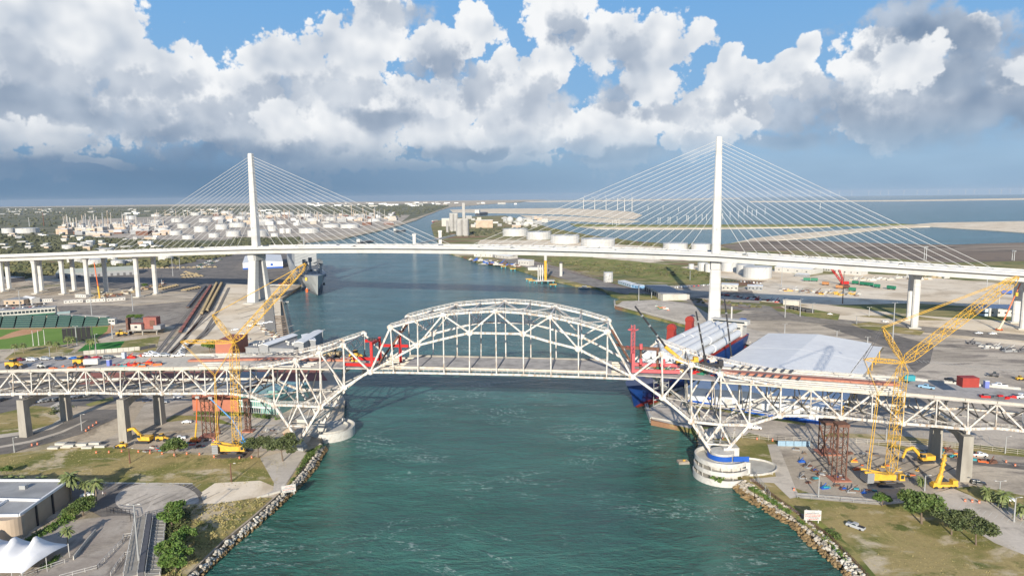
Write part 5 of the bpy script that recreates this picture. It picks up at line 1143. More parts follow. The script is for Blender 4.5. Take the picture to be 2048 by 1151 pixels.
for i in range(4): MB().box(tuple(P3(u_of(726 + i * 5, 718), z + 11.6, 8) - o), (.9, 1.4, 1.2)).build('sheave', M_BLACK, g1)
MB().beam(P3(u_of(712, 718), z + 10, 12) - o, P3(u_of(744, 718), z + 11, 11) - o, .9, 1.3).build('head_beam', M_RED, g1)
MB().beam(P3(u_of(783, 718), z, 12.5) - o, P3(u_of(783, 718), z + 15, 12.5) - o, 1.1).build('mast', M_RED, g1)
g2_, o, z = gantry('pale red lifting gantry with lattice mast at the right arch joint', 1265, 1360, 735, 1266, mat('faded_red', (.55, .10, .11), .5), 8, -1)
MR = MATS['faded_red']
lattice(P3(u_of(1266, 735), z + 4, 6), P3(u_of(1266, 735), z + 20, 6), 1.4, MR, g2_, 'lattice_mast', o)
for i in range(6): a = 2 * PI * i / 6; p = P3(u_of(1266, 735), z + 17.5, 6) - o; MB().beam(p, p + Vector((2.2 * math.cos(a), 2.2 * math.sin(a), .6)), .35).build('mast_arm', MR, g2_)
MB().beam(P3(u_of(1270, 735), z + 9, 12) - o, P3(u_of(1322, 735), z + 8.6, 12) - o, 1., 1.3).build('brown_beam', M_RUST, g2_)
for x in (1283, 1318): MB().beam(P3(u_of(x, 735), z, 12) - o, P3(u_of(x, 735), z + 8, 12) - o, .8).build('frame_leg', M_RUST, g2_)
for x, zz in ((1283, 10.4), (1283, 4.), (1330, 4.)): MB().cyl(P3(u_of(x, 735), z + zz - 1.2, 8) - o, P3(u_of(x, 735), z + zz + 1.2, 8) - o, .7, n=12).build('hydraulic_jack', MR, g2_)
# scaffold stair by the right arm
sc_ = thing('scaffold_stair', 'grey scaffold staircase hanging in the right truss bay', 'scaffold', tuple(P3(u_of(1312, 740), 24, 14))); o = Vector(sc_.location)
for i in range(7):
    for x in (0, 3.2, 6.4): MB().beam((x, 0, i * 2.6), (x, 0, i * 2.6 + 2.6), .16).build('standard', M_GALV, sc_)
    MB().box((3.2, .8, i * 2.6), (6.6, 1.8, .14)).build('platform', M_GREY, sc_); MB().beam((0, 0, i * 2.6), (6.4, 0, i * 2.6 + 2.6), .14).build('stair_flight', M_WHITE, sc_)
# struts painted brown leaning at the arch ends
for lab, a, b in (('rust brown temporary tie inside the right arch end', (1222, 664, 6.), (1262, 735, 10.)), ('rust brown temporary tie crossing behind the right end post', (1224, 700, 14.), (1266, 710, 10.)), ('rust brown temporary tie inside the left arch end', (800, 655, 12), (745, 735, 8))):
    p = tp(a[0], a[1]) + TN * a[2]; q = tp(b[0], b[1]) + TN * b[2]; t_ = thing('temporary_tie', lab, 'brace', tuple(p), 0, 'temporary braces'); MB().beam((0, 0, 0), q - p, .7, .8).build('tie_beam', M_RUST, t_)
    for i in range(5): c_ = (q - p) * ((i + .5) / 5); MB().box(tuple(c_), (1.1, 1.1, .5)).build('clamp', M_RUST, t_)
# brown steel shoring towers
def shoring(label, px, top_py, w_, tilt=0., n=8, m=M_RUST):
    B = G(*px); topz = dist_at(px[0], top_py, B.y).z; t_ = thing('shoring_tower', label, 'tower', tuple(B)); H_ = topz - ZL
    for x, y in ((-1, -1), (1, -1), (1, 1), (-1, 1)): MB().beam((x * w_ / 2, y * w_ / 2, 0), (x * w_ / 2 * (1 - tilt), y * w_ / 2, H_), .38).build('leg', m, t_)
    for i in range(n):
        z0, z1 = H_ * i / n, H_ * (i + 1) / n
        for (ax, ay), (bx_, by) in (((-1, -1), (1, -1)), ((1, -1), (1, 1)), ((1, 1), (-1, 1)), ((-1, 1), (-1, -1))):
            MB().beam((ax * w_ / 2, ay * w_ / 2, z0), (bx_ * w_ / 2, by * w_ / 2, z1), .14).build('brace', m, t_)
            MB().beam((ax * w_ / 2, ay * w_ / 2, z1), (bx_ * w_ / 2, by * w_ / 2, z1), .15).build('tier_strut', m, t_)
    MB().box((0, 0, H_ + .5), (w_ + .8, w_ + .8, 1.)).build('head_beam', m, t_); MB().box((0, 0, .3), (w_ + 3.6, w_ + 2.6, .6)).build('base_grillage', M_REDPIPE, t_)
    return t_
shoring('brown braced steel shoring tower under the right truss with red base', (1677, 958), 850, 3.8, n=6)
shoring('darker brown shoring tower standing behind the tall one on the right', (1654, 905), 845, 5.4, n=4)
shoring('brown steel shoring tower beside the left crane', (418, 872), 800, 4.0, n=5)
shoring('thin brown shoring tower right of the left crane boom', (497, 862), 800, 2.0, n=6)
def deck_prop(label, a, b, m_=M_RUST, w_=.5):
    p = G(*a); q = dist_at(*b, p.y - 2) - p; t_ = thing('raking_prop', label, 'prop', tuple(p), 0, 'raking props'); MB().beam((0, 0, 0), q, w_).build('prop_tube', m_, t_); MB().box((0, 0, .2), (1.6, 1.6, .4)).build('prop_foot', M_DGREY, t_)
deck_prop('brown prop leaning right from the left shoring tower', (428, 880), (446, 792)); deck_prop('brown prop leaning left beside the left crane', (441, 868), (424, 795)); deck_prop('brown prop leaning between the right shoring towers', (1660, 930), (1640, 850)); deck_prop('brown prop leaning right off the far right tower', (1640, 905), (1668, 846))
# ---------------------------------------------------------------- ships
def hull(px0, px1, beam, z_deck, sheer, m_hull, m_boot, name, label, cat='ship', stern=.85, rake=7.):
    a = G(*px0, 0.); b = G(*px1, 0.); u = (b - a).normalized(); L = (b - a).length; t_ = thing(name, label, cat, tuple(a), math.atan2(u.y, u.x))
    # local x runs from bow (0) to stern (L)
    def ring(x, hw, zb, zt, flare):
        r_ = max(0, 1 - x / (L * .1)) * rake; return [(x, -hw * flare, zb), (x, hw * flare, zb), (x - r_ * .35, hw * (flare * .35 + .65), (zb + zt) / 2), (x - r_, hw, zt), (x - r_, -hw, zt), (x - r_ * .35, -hw * (flare * .35 + .65), (zb + zt) / 2)]
    prof_ = [(0, .05, .4), (.02, .42, .10), (.05, .70, .18), (.10, .92, .38), (.17, 1., .64), (.27, 1., .88), (.6, 1., 1.), (.88, 1., .95), (1., stern, .75)]
    rg = []
    for f_, hw, fl in prof_:
        zt = z_deck + sheer * max(0, 1 - f_ / .22) ** 1.5; x = L * f_ - (beam * .22 * (1 - f_ / .05) if f_ < .05 else 0) * 1.
        rg.append([(x + (beam * .35 if f_ == 0 else 0) * 0, 0, 0)] and ring(x, beam / 2 * max(hw, .03), 1.4, zt, max(fl, .04)))
    MB().loft(rg).build('hull', m_hull, t_)
    MB().loft([ring(L * f_ + (1.5 if f_ < .05 else 0), beam / 2 * max(hw, .03) * .97 * max(fl, .1) ** .4, -2, 1.42, .95) for f_, hw, fl in prof_]).build('boot_topping', m_boot, t_)
    return t_, L
M_NAVY = mat('haze_grey', (.36, .38, .385), .5, .06, .2, col2=(.30, .31, .31), scale2=.05); M_NDK = mat('haze_grey_dark', (.13, .145, .16), .6, .15, .3)
nv, L = hull((634, 590), (592, 527), 34, 20, 5, M_NAVY, M_NDK, 'naval_cargo_ship', 'large grey naval cargo ship moored bow on beside the left pylon')
MB().prism([(8, -10), (26, -15.4), (L * .95, -15.4), (L * .95, 15.4), (26, 15.4), (8, 10)], 20.05, 20.3).build('deck', M_NDK, nv)
rn = random.Random(5)
MB().box((L * .42, 0, 32), (26, 30, 24)).build('superstructure', M_NAVY, nv); MB().box((L * .42 - 6, 0, 45.5), (12, 33, 4)).build('bridge_deck', M_NAVY, nv); MB().box((L * .42 - 12.2, 0, 45.8), (.4, 30, 1.6)).build('bridge_windows', M_GLASS, nv)
MB().box((L * .60, 0, 27), (60, 26, 14)).build('deck_house', M_NAVY, nv)
for x, y in ((34, -9), (34, 9), (60, -9), (60, 9), (86, 0)):
    MB().beam((x, y, 20), (x, y, 38), 2.6).build('crane_post', M_NAVY, nv); MB().box((x, y, 36), (6, 4.5, 5)).build('crane_house', M_NDK, nv); MB().beam((x, y, 35), (x + 22, y * .5, 31), 1.4).build('crane_jib', M_NDK, nv)
for i in range(26): MB().box((rn.uniform(18, 96), rn.uniform(-13, 13), 21.5), (rn.uniform(2, 8), rn.uniform(2, 5), rn.uniform(1.5, 4))).build('deck_gear', rn.choice([M_NDK, M_NAVY, M_NDK, M_GREY]), nv)
MB().beam((4, -6, 24.4), (10, -9, 23.6), .5, 1.2).build('bulwark', M_NAVY, nv); MB().cyl((10, -9.2, 12), (9.2, -9.9, 12), 1.6, n=10).build('anchor_recess', M_BLACK, nv)
MB().beam((L * .44, 0, 47), (L * .44, 0, 60), 1.2).build('mast', M_NAVY, nv); MB().beam((L * .44, -6, 55), (L * .44, 6, 55), .6).build('yard_arm', M_NAVY, nv)
bu = thing('mooring_buoy', 'orange mooring fender floating at the grey ship bow', 'buoy', tuple(G(614, 584, 0.))); MB().cyl((0, 0, -.5), (0, 0, 4.6), 1.7, 1.5, n=12).build('float_body', M_ORG, bu); MB().cyl((0, 0, 4.6), (0, 0, 5.4), .8, n=8).build('cap', M_WHITE, bu)
# blue cargo ship carrying tower sections
M_HB = mat('hull_blue', (.01, .05, .21), .35, .08, .2); M_HR = mat('hull_red', (.30, .035, .025), .5, .12, .3); M_CARGO = mat('cargo_grey', (.62, .64, .66), .45, .04, .3)
cs, L = hull((1277, 812), (1470, 692), 24, 11., 4., M_HB, M_HR, 'heavy_cargo_ship', 'blue heavy cargo ship berthed under the right truss arm carrying pale tower sections')
MB().prism([(7, -8), (20, -11), (L * .97, -11), (L * .97, 11), (20, 11), (7, 8)], 11.04, 11.4).build('deck', M_HR, cs)
for r_, zz in ((0, 14.),): MB().box((L * .5, 0, 12.5), (L * .62, 20, 2.6)).build('hatch_coaming', M_HR, cs)
for j, (y, z_) in enumerate([(-11.6, 16.8), (-5.8, 16.8), (0, 16.8), (5.8, 16.8), (11.6, 16.8), (-8.7, 21.9), (-2.9, 21.9), (2.9, 21.9), (8.7, 21.9)]):
    for k_ in range(2):
        x0 = 30 + k_ * (L * .315 + 1.5); MB().cyl((x0, y, z_), (x0 + L * .315, y, z_ + .3), 2.8, 2.55, n=16).build('tower_section', M_CARGO, cs)
for x in (40, 62, 84, 106): MB().box((x, 0, 16), (1.2, 23, 6)).build('cradle', M_GREY, cs)
for x, y in ((88, 16.), (122, 16.)):
    MB().loft([[(x - 3, y - 3, 11), (x + 3, y - 3, 11), (x + 3, y + 3, 11), (x - 3, y + 3, 11)], [(x - 2.2, y - 2.2, 27), (x + 2.2, y - 2.2, 27), (x + 2.2, y + 2.2, 27), (x - 2.2, y + 2.2, 27)]]).build('crane_pedestal', M_HR, cs)
    MB().cyl((x - 1.4, y, 27.4), (x + 1.4, y, 27.4), 3., n=12).build('crane_head', M_HR, cs)
MB().beam((28, 12, 26), (4, 9, 31), 1.6, 2.).build('crane_jib', M_HR, cs)
MB().box((L - 12, 0, 15.6), (11, 20, 9)).build('superstructure', M_WHITE, cs); MB().box((L - 14, 0, 21.6), (8, 27, 3.)).build('bridge_deck', M_WHITE, cs); MB().box((L - 18.1, 0, 22.), (.3, 23, 1.2)).build('bridge_windows', M_GLASS, cs)
MB().beam((L - 11, 0, 23), (L - 11, 0, 32), .9).build('mast', M_WHITE, cs); MB().box((L - 6, -7, 20), (4, 4, 6)).build('funnel', M_BLUE, cs)
for z_ in (14, 17.5): MB().box((L - 17.6, 0, z_), (.2, 17, 1.1)).build('window_row', M_GLASS, cs)
for i in range(8): MB().box((13 + i * 2.2, rn.uniform(-5, 5), 12.2), (1.6, 2.4, 1.8)).build('winch', rn.choice([M_HR, M_WHITE, M_YEL]), cs)
# white name marks low on the bow (too small to read in the photograph)
for y0 in (-1, 1):
    mbx = MB()
    for i in range(10): mbx.box((13.6 + i * 1.15, y0 * 0, 0), (.75, .1, 1.1 + (i % 3) * .2))
    o_ = mbx.build('name_lettering', M_WHITE, cs); o_.location = (0, y0 * 9.2 - y0 * 1.1, 7.4); o_.rotation_euler.z = y0 * R_(20)
for x, y in ((1462, 745), (1474, 742)): pass
# small craft
def boat(label, px, L, col, rz, cabin=True, group='small boats'):
    p = G(*px, 0.); t_ = thing('boat', label, 'boat', tuple(p), rz, group); w_ = L * .26
    MB().loft([[(x * L, -w_ * h_ * .6, -.3), (x * L, w_ * h_ * .6, -.3), (x * L, w_ * h_, 1.1 + s_), (x * L, -w_ * h_, 1.1 + s_)] for x, h_, s_ in ((-.5, .85, 0), (0, 1, 0), (.3, .75, .2), (.5, .05, .5))]).build('hull', col, t_)
    if cabin: MB().box((-.12 * L, 0, 2.0), (L * .3, w_ * 1.2, 1.9)).build('cabin', M_WHITE, t_); MB().box((-.12 * L, 0, 2.2), (L * .31, w_ * 1.22, .6)).build('cabin_window', M_GLASS, t_)
    return t_
boat('small white motor boat moored near the naval ship', (565, 605), 14, M_WHITE, .1); boat('dark blue tug moored behind the left tower leg', (668, 818), 22, M_DGREY, 1.2); boat('white boat off the far quay', (735, 504), 40, M_DGREY, .1)
boat('white workboat berthed at the far quay below the bridge', (972, 529), 26, M_WHITE, -.2); boat('white ferry alongside the small jetty', (1172, 576), 18, M_WHITE, .1)
pt_ = thing('pontoon', 'square timber pontoon with yellow marker floating off the ramp tower', 'pontoon', tuple(G(1366, 925, 0.)), R_(4)); MB().box((0, 0, .4), (4.6, 3.4, 1.)).build('float', M_OLDC, pt_); MB().box((0, 0, .95), (4.4, 3.2, .15)).build('deck', M_TAN, pt_); MB().box((.4, 0, 1.2), (1., .8, .5)).build('marker', M_YEL, pt_)
ba = thing('barge', 'long pale barge moored between quay and naval ship', 'barge', tuple(G(580, 573, 0.)), R_(3)); MB().box((0, 0, 1.8), (50, 11, 4.)).build('hull', M_CONC, ba); MB().box((0, -5.6, 2.), (50, .3, 1.)).build('rubbing_strip', M_YEL, ba); MB().box((-6, 0, 4.4), (16, 6, 1.4)).build('deck_load', M_ORG, ba)
# ---------------------------------------------------------------- vehicles
PAINT = {}
def paint(c):
    if c not in PAINT: PAINT[c] = mat('car_' + c, dict(white=(.75, .75, .75), silver=(.42, .44, .46), grey=(.20, .21, .22), black=(.025, .025, .03), navy=(.03, .05, .11), blue=(.03, .12, .40), red=(.42, .02, .02), maroon=(.16, .02, .03), tan=(.36, .30, .20), green=(.03, .10, .06), lblue=(.25, .42, .58))[c], .25, .02, .5)
    return PAINT[c]
PROTO = {}
def car_mesh(kind):
    if kind in PROTO: return PROTO[kind]
    if kind == 'sedan': L, W_, pr_, gl = 4.7, 1.82, [(-2.35, .55), (-2.3, .95), (-1.5, 1.02), (-.9, 1.42), (.4, 1.44), (1.15, 1.0), (2.2, .85), (2.35, .5)], (-1.15, .75, 1.04, 1.40)
    elif kind == 'suv': L, W_, pr_, gl = 4.9, 1.95, [(-2.45, .6), (-2.4, 1.15), (-2.2, 1.72), (.3, 1.76), (1.05, 1.18), (2.3, 1.0), (2.45, .6)], (-2.15, .8, 1.16, 1.68)
    elif kind == 'pickup': L, W_, pr_, gl = 5.9, 2.0, [(-2.95, .7), (-2.95, 1.15), (-.75, 1.15), (-.65, 1.80), (.85, 1.82), (1.5, 1.25), (2.85, 1.1), (2.95, .6)], (-.5, 1.15, 1.24, 1.72)
    else: L, W_, pr_, gl = 5.6, 2.05, [(-2.8, .5), (-2.8, 2.4), (1.6, 2.4), (2.3, 1.4), (2.8, 1.2), (2.8, .5)], (1.0, 2.15, 1.4, 2.1)
    body = MB(); n = len(pr_)
    rings = []
    for y, sh in ((-W_ / 2, .93), (-W_ / 2 * .96, 1.), (W_ / 2 * .96, 1.), (W_ / 2, .93)):
        rings.append([(x * (1 if sh == 1 else .985), y * (1 if z < 1.1 else .86), (.34 + (z - .34) * sh)) for x, z in pr_] + [(pr_[-1][0] * .98, y, .34), (pr_[0][0] * .98, y, .34)])
    body.loft(rings)
    glass = MB(); x0, x1, z0, z1 = gl
    glass.loft([[(x0, y, z0), (x1, y, z0), (x1 - .45, y * .93, z1), (x0 + .3, y * .93, z1)] for y in (-W_ / 2 * .93, W_ / 2 * .93)])
    if kind == 'pickup': bed = MB().box((-1.85, 0, 1.17), (2.0, 1.6, .08)).mesh('bed', M_BLACK)
    else: bed = None
    wheel = MB().cyl((0, -.12, 0), (0, .12, 0), .36, n=12).mesh('wheel', M_TIRE)
    roof = None
    PROTO[kind] = (body, glass, bed, wheel, L, W_, {}); return PROTO[kind]
glass_meshes = {}
def car(kind, label, pos, rz, colr, group, full=True, cat=None):
    body, glass, bed, wheel, L, W_, cache = car_mesh(kind)
    if colr not in cache: cache[colr] = body.mesh('body', paint(colr))
    if kind not in glass_meshes: glass_meshes[kind] = glass.mesh('window_band', M_GLASS)
    t_ = thing({'sedan': 'car', 'suv': 'car', 'pickup': 'pickup_truck', 'van': 'van'}[kind], label, cat or {'sedan': 'car', 'suv': 'car', 'pickup': 'pickup', 'van': 'van'}[kind], tuple(pos), rz, group)
    def ch(n_, me, loc=(0, 0, 0)):
        o = bpy.data.objects.new(n_, me); COL.objects.link(o); o.parent = t_; o.location = loc
    ch('body', cache[colr]); ch('window_band', glass_meshes[kind])
    if full:
        for x in (-L * .31, L * .31):
            for y in (-W_ / 2 + .08, W_ / 2 - .08): ch('wheel', wheel, (x, y, .36))
        if bed: ch('cargo_bed', bed)
    return t_
DR = math.atan2(TU.y, TU.x)
def ondeck(px, py): 
    p = G(px, py, 41.5)
    for _ in range(3): p = G(px, py, dz((p - ORG).dot(TU)) + .02)
    return p
# cars parked along the far edge of the left approach deck
for x, y, kd, c_, lab in [(39, 721, 'suv', 'maroon', 'maroon car, leftmost of the row parked on the old bridge deck'), (64, 721, 'suv', 'white', 'white car second from left in the row on the old bridge deck'), (92, 719, 'suv', 'silver', 'silver car between the white and the navy car on the deck'), (120, 719, 'suv', 'navy', 'navy car parked left of the bright blue one on the deck'),
                          (148, 718, 'sedan', 'blue', 'bright blue saloon in the row on the old bridge deck'), (171, 717, 'suv', 'maroon', 'dark red car between the blue and the red saloon'), (193, 717, 'sedan', 'red', 'red saloon on the old bridge deck left of the grey car'), (217, 716, 'suv', 'grey', 'dark grey car ending the row on the old bridge deck'),
                          (298, 712, 'pickup', 'white', 'white pickup at the left of the pickup cluster on the deck'), (301, 708, 'pickup', 'white', 'white pickup parked furthest back in the cluster'), (315, 712, 'suv', 'white', 'white van like car in the middle of the deck cluster'), (331, 712, 'suv', 'silver', 'silver car at the right of the deck cluster')]:
    car(kd, lab, ondeck(x, y), DR + R_(8 if x > 290 else 0), c_, 'vehicles parked on the left approach deck')
for x, y, kd, c_, rz, lab in [(358, 712, 'pickup', 'white', 25, 'white pickup standing alone by the stripped deck'), (1853, 776, 'pickup', 'lblue', 150, 'pale blue pickup on the right approach deck'), (1901, 763, 'pickup', 'black', 100, 'black pickup left of the red container'), (1998, 773, 'pickup', 'white', 172, 'white pickup right of the blue toilet on the deck'), (2042, 795, 'pickup', 'white', 20, 'white pickup cut by the right picture edge')]:
    car(kd, lab, ondeck(x, y), R_(rz) - .15, c_, 'pickups on the old bridge deck')
# other positions on the ground, (px, py, kind, colour, heading, label)
GV = [(1510, 857, 'pickup', 'white', -10, 'white pickup on the quay under the right truss'), (1711, 1055, 'pickup', 'silver', 130, 'silver pickup parked alone on the park lawn, bottom right'), (1959, 911, 'pickup', 'white', -5, 'white pickup on the inner road by the right pier'), (1957, 968, 'suv', 'black', -20, 'black car right of the tall right pier column'), (2014, 1000, 'suv', 'white', -25, 'white car by the planting island'),
      (1850, 912, 'suv', 'navy', -10, 'dark blue car behind the yellow excavator on the right'), (1864, 905, 'pickup', 'lblue', -10, 'light blue pickup beside the far right pier column'), (174, 992, 'sedan', 'white', 35, 'white saloon between the palms by the tan building'), (358, 878, 'pickup', 'white', 20, 'white pickup in the yard left of the brown tower'), (374, 845, 'sedan', 'white', 10, 'white car near the left far pier column'),
      (295, 802, 'suv', 'navy', 20, 'dark blue car parked right of the left pier'), (356, 796, 'suv', 'white', 15, 'white car under the left truss by the museum'), (325, 806, 'suv', 'silver', 20, 'silver car beneath the left truss'), (1369, 763, 'suv', 'white', -35, 'white van on the cargo quay by the blue ship'), (1386, 632, 'sedan', 'navy', 10, 'dark car alone on the quay apron'),
      (1957, 667, 'pickup', 'white', 0, 'white pickup, left one of two on the caliche lot'), (1985, 668, 'pickup', 'white', 0, 'white pickup, right one of two on the caliche lot'), (1660, 629, 'sedan', 'white', -15, 'white car on the verge by the crossroads'), (1771, 644, 'suv', 'white', -10, 'white car on the service road right of the crossroads')]
for x, y, kd, c_, rz, lab in GV: car(kd, lab, G(x, y, ZL + .2), R_(rz), c_, 'vehicles standing on the ground')
def row(p0, p1, n, rz, kinds, cols, group, lab, seed=1, jit=.35, full=False, z=ZL + .2):
    rn = random.Random(seed); a = G(*p0, z); b = G(*p1, z)
    for i in range(n):
        p = a.lerp(b, i / max(1, n - 1)) + Vector((rn.uniform(-jit, jit), rn.uniform(-jit, jit), 0)); c_ = rn.choice(cols)
        car(rn.choice(kinds), lab % c_, p, R_(rz), c_, group, full)
row((60, 806), (175, 792), 16, 60, ['suv', 'sedan'], ['navy', 'black', 'grey', 'white', 'black', 'silver'], 'cars in the car park under the left truss', '%s car in the row seen below the left truss', 2, full=True)
row((-40, 815), (6, 800), 4, 60, ['suv', 'sedan'], ['navy', 'black', 'grey'], 'cars at the left edge under the bridge', '%s car at the left picture edge under the bridge', 3, full=True)
row((2, 619), (88, 613), 14, 80, ['suv', 'sedan'], ['navy', 'black', 'grey', 'white', 'silver', 'red'], 'cars in the lot behind the grandstand', '%s car in the lot behind the grandstand', 4)
row((0, 613), (92, 608), 12, 80, ['suv', 'sedan'], ['navy', 'black', 'grey', 'white', 'silver'], 'cars in the back row behind the grandstand', '%s car in the back row behind the grandstand', 5)
row((363, 706), (374, 685), 6, 70, ['pickup', 'suv'], ['white', 'white', 'silver'], 'white vehicles lined up by the rail tracks', '%s vehicle in the line beside the rail tracks', 6, full=True)
row((385, 537), (430, 518), 14, 50, ['suv'], ['tan', 'green', 'navy', 'tan', 'white'], 'army vehicles beside the quay warehouse', '%s vehicle in the marshalling rows left of the quay warehouse', 7)
row((396, 539), (442, 519), 14, 50, ['suv'], ['tan', 'green', 'tan', 'white'], 'army vehicles in the second marshalling row', '%s vehicle in the second marshalling row', 8)
row((1340, 577), (1420, 570), 18, 80, ['suv', 'sedan', 'pickup'], ['white', 'silver', 'black', 'navy', 'grey', 'red'], 'cars in the lot left of the right pylon', '%s car in the lot left of the right pylon', 9)
row((1440, 560), (1520, 567), 14, 80, ['suv', 'sedan', 'pickup'], ['white', 'silver', 'black', 'navy'], 'cars in the lot right of the right pylon', '%s car in the lot right of the right pylon', 10)
row((1490, 597), (1550, 603), 10, 20, ['suv', 'pickup'], ['white', 'red', 'grey', 'silver'], 'vehicles in the shade of the new bridge', '%s vehicle in the shade of the new bridge', 11)
row((500, 652), (540, 645), 5, 0, ['pickup', 'suv'], ['white', 'black', 'white'], 'vehicles on the gravel by the left wharf', '%s vehicle on the gravel by the left wharf', 12, full=True)
row((470, 660), (505, 690), 4, 20, ['pickup', 'suv'], ['white', 'silver'], 'white vehicles near the dock sheds', '%s vehicle near the dock sheds', 13, full=True)
# traffic on the new bridge
rn = random.Random(21)
for i, f_ in enumerate([-.75, -.5, -.3, .12, .2, .27, .36, .44, .55, .62, .7, .82, .93, 1.05, 1.16, 1.3]):
    p, z = st(SPAN * f_) if f_ > -.24 else st(SPAN * max(f_, -.24) + i * 15); q = p + PN * rn.choice([-16, -9, 9, 15]); c_ = rn.choice(['white', 'black', 'grey', 'silver', 'navy'])
    car(rn.choice(['suv', 'pickup', 'van', 'sedan']), '%s vehicle driving on the deck of the cable stayed bridge' % c_, Vector((q.x, q.y, z + .1)), math.atan2(PU.y, PU.x), c_, 'traffic on the new bridge', False)
# ---------------------------------------------------------------- construction machines
def machine(name, label, pos, rz, parts_, cat, group=None):
    t_ = thing(name, label, cat, tuple(pos), rz, group)
    for nm, fn, m_ in parts_: fn(MB()).build(nm, m_, t_)
    return t_
def excavator(label, pos, rz, s=1.):
    t_ = machine('excavator', label, pos, rz, [
        ('track', lambda b: b.loft([[(x, y, z) for x, z in ((-2.3, .05), (2.3, .05), (2.7, .45), (2.3, .95), (-2.3, .95), (-2.7, .45))] for y in (-1.7, -1.1)]), M_BLACK), ('track', lambda b: b.loft([[(x, y, z) for x, z in ((-2.3, .05), (2.3, .05), (2.7, .45), (2.3, .95), (-2.3, .95), (-2.7, .45))] for y in (1.1, 1.7)]), M_BLACK),
        ('house', lambda b: b.box((-.8, 0, 1.9), (4.4, 2.8, 1.5)), M_YEL), ('cab', lambda b: b.box((1., .9, 2.5), (1.5, 1., 1.9)), M_YEL), ('cab_window', lambda b: b.box((1.2, .9, 2.8), (1.3, 1.06, 1.)), M_GLASS),
        ('boom', lambda b: b.beam((1., -.3, 2.), (4.2, -.3, 5.4), .7, .9).beam((4.2, -.3, 5.4), (6.6, -.3, 4.6), .6, .8), M_YEL), ('stick', lambda b: b.beam((6.4, -.3, 4.9), (7.6, -.3, 1.9), .5, .6), M_YEL), ('bucket', lambda b: b.loft([[(7.2, y, 1.8), (8.2, y, 1.9), (8., y, .8), (7., y, .6)] for y in (-.9, .3)]), M_DGREY)], 'excavator')
    t_.scale = (s,) * 3; return t_
excavator('yellow excavator with bent boom beside the left near pier', G(289, 884), PI - .1, 1.25); excavator('yellow excavator reaching left on the crane pad', G(1848, 924), PI + .1, 1.25)
def loader(label, pos, rz, m_=M_YEL, s=1., name='wheel_loader'):
    t_ = machine(name, label, pos, rz, [('body', lambda b: b.box((-.8, 0, 1.5), (3.4, 2., 1.3)), m_), ('front_frame', lambda b: b.box((1.4, 0, 1.2), (1.6, 1.4, .8)), m_), ('cab', lambda b: b.box((-.2, 0, 2.6), (1.4, 1.5, 1.4)), m_), ('cab_window', lambda b: b.box((-.2, 0, 2.7), (1.45, 1.55, .9)), M_GLASS), ('lift_arm', lambda b: b.beam((1., 0, 1.8), (3.2, 0, .9), 1., .4), m_), ('bucket', lambda b: b.loft([[(3., y, .2), (4., y, .3), (3.6, y, 1.3), (3., y, 1.2)] for y in (-1.2, 1.2)]), M_DGREY)], name.replace('_', ' '))
    for x in (-1.4, 1.5):
        for y in (-1.05, 1.05): MB().cyl((x, y - .25, .75), (x, y + .25, .75), .75, n=12).build('wheel', M_TIRE, t_)
    t_.scale = (s,) * 3; return t_
loader('yellow wheel loader parked right of the left excavator', G(325, 881), 0., s=1.1); loader('small yellow roller near the stacked concrete slabs', G(243 if False else 246 - 2, 895), PI, s=.9)
loader('yellow loader working beside the ruin by the rail yard', G(243, 671), .4, s=1.6); loader('yellow lift machine at the left end of the old deck', ondeck(29, 736), DR, s=1.5, name='scissor_machine'); loader('yellow machine behind the white trailer on the deck', ondeck(163, 730), DR, s=1.4, name='scissor_machine'); loader('white skid steer loader on the left deck', ondeck(84, 735), DR, M_WHITE, .8); 
loader('yellow loader under the right approach beside the pier', G(1868, 905), 0.2, s=.9); loader('dark tracked machine on the truck yard at right', G(1988, 753), 2.6, M_DGREY, 1.); loader('mixed yellow and grey machine at the right edge of the yard', G(2040, 760), 0., M_YEL, .9)
loader('tan army wheel loader on the deck left of the red gantry', ondeck(666, 716), DR + PI, M_MIL, 1.5); loader('yellow loader under the red gantry', ondeck(712, 716), DR, M_YEL, 1.2); loader('green loader on the deck by the right arm', ondeck(1395, 740), DR, M_GREEN, 1.1)
def trailer(label, pos, rz, L, h, m_, w_=2.5):
    t_ = thing('box_trailer', label, 'trailer', tuple(pos), rz); MB().box((0, 0, .9 + h / 2), (L, w_, h)).build('box', m_, t_)
    for x in (-L * .3, -L * .18):
        for y in (-w_ / 2, w_ / 2): MB().cyl((x, y - .15, .5), (x, y + .15, .5), .5, n=10).build('wheel', M_TIRE, t_)
    return t_
trailer('white box trailer on the left approach deck', ondeck(184, 731), DR + .3, 6.5, 2.6, M_WHITE); trailer('teal box truck body at the end of the right deck', ondeck(1817, 764), DR, 4.2, 2.2, M_TEAL)
def toilet(label, pos, m_=None):
    m_ = m_ or mat('toilet_blue', (.16, .20, .50), .5); t_ = thing('portable_toilet', label, 'toilet', tuple(pos), DR); MB().box((0, 0, 1.2), (1.3, 1.3, 2.3)).build('cabin', m_, t_); MB().box((0, 0, 2.45), (1.4, 1.4, .2)).build('roof', M_WHITE, t_); MB().box((0, -.68, 1.1), (.9, .06, 1.9)).build('door', m_, t_); t_.scale = (1.25,) * 3
toilet('blue portable toilet right of the white trailer on the left deck', ondeck(219, 731)); toilet('blue portable toilet right of the red container', ondeck(1972, 775)); toilet('light blue portable toilet at the far deck edge', ondeck(249, 716), mat('pale_blue', (.45, .56, .66)))
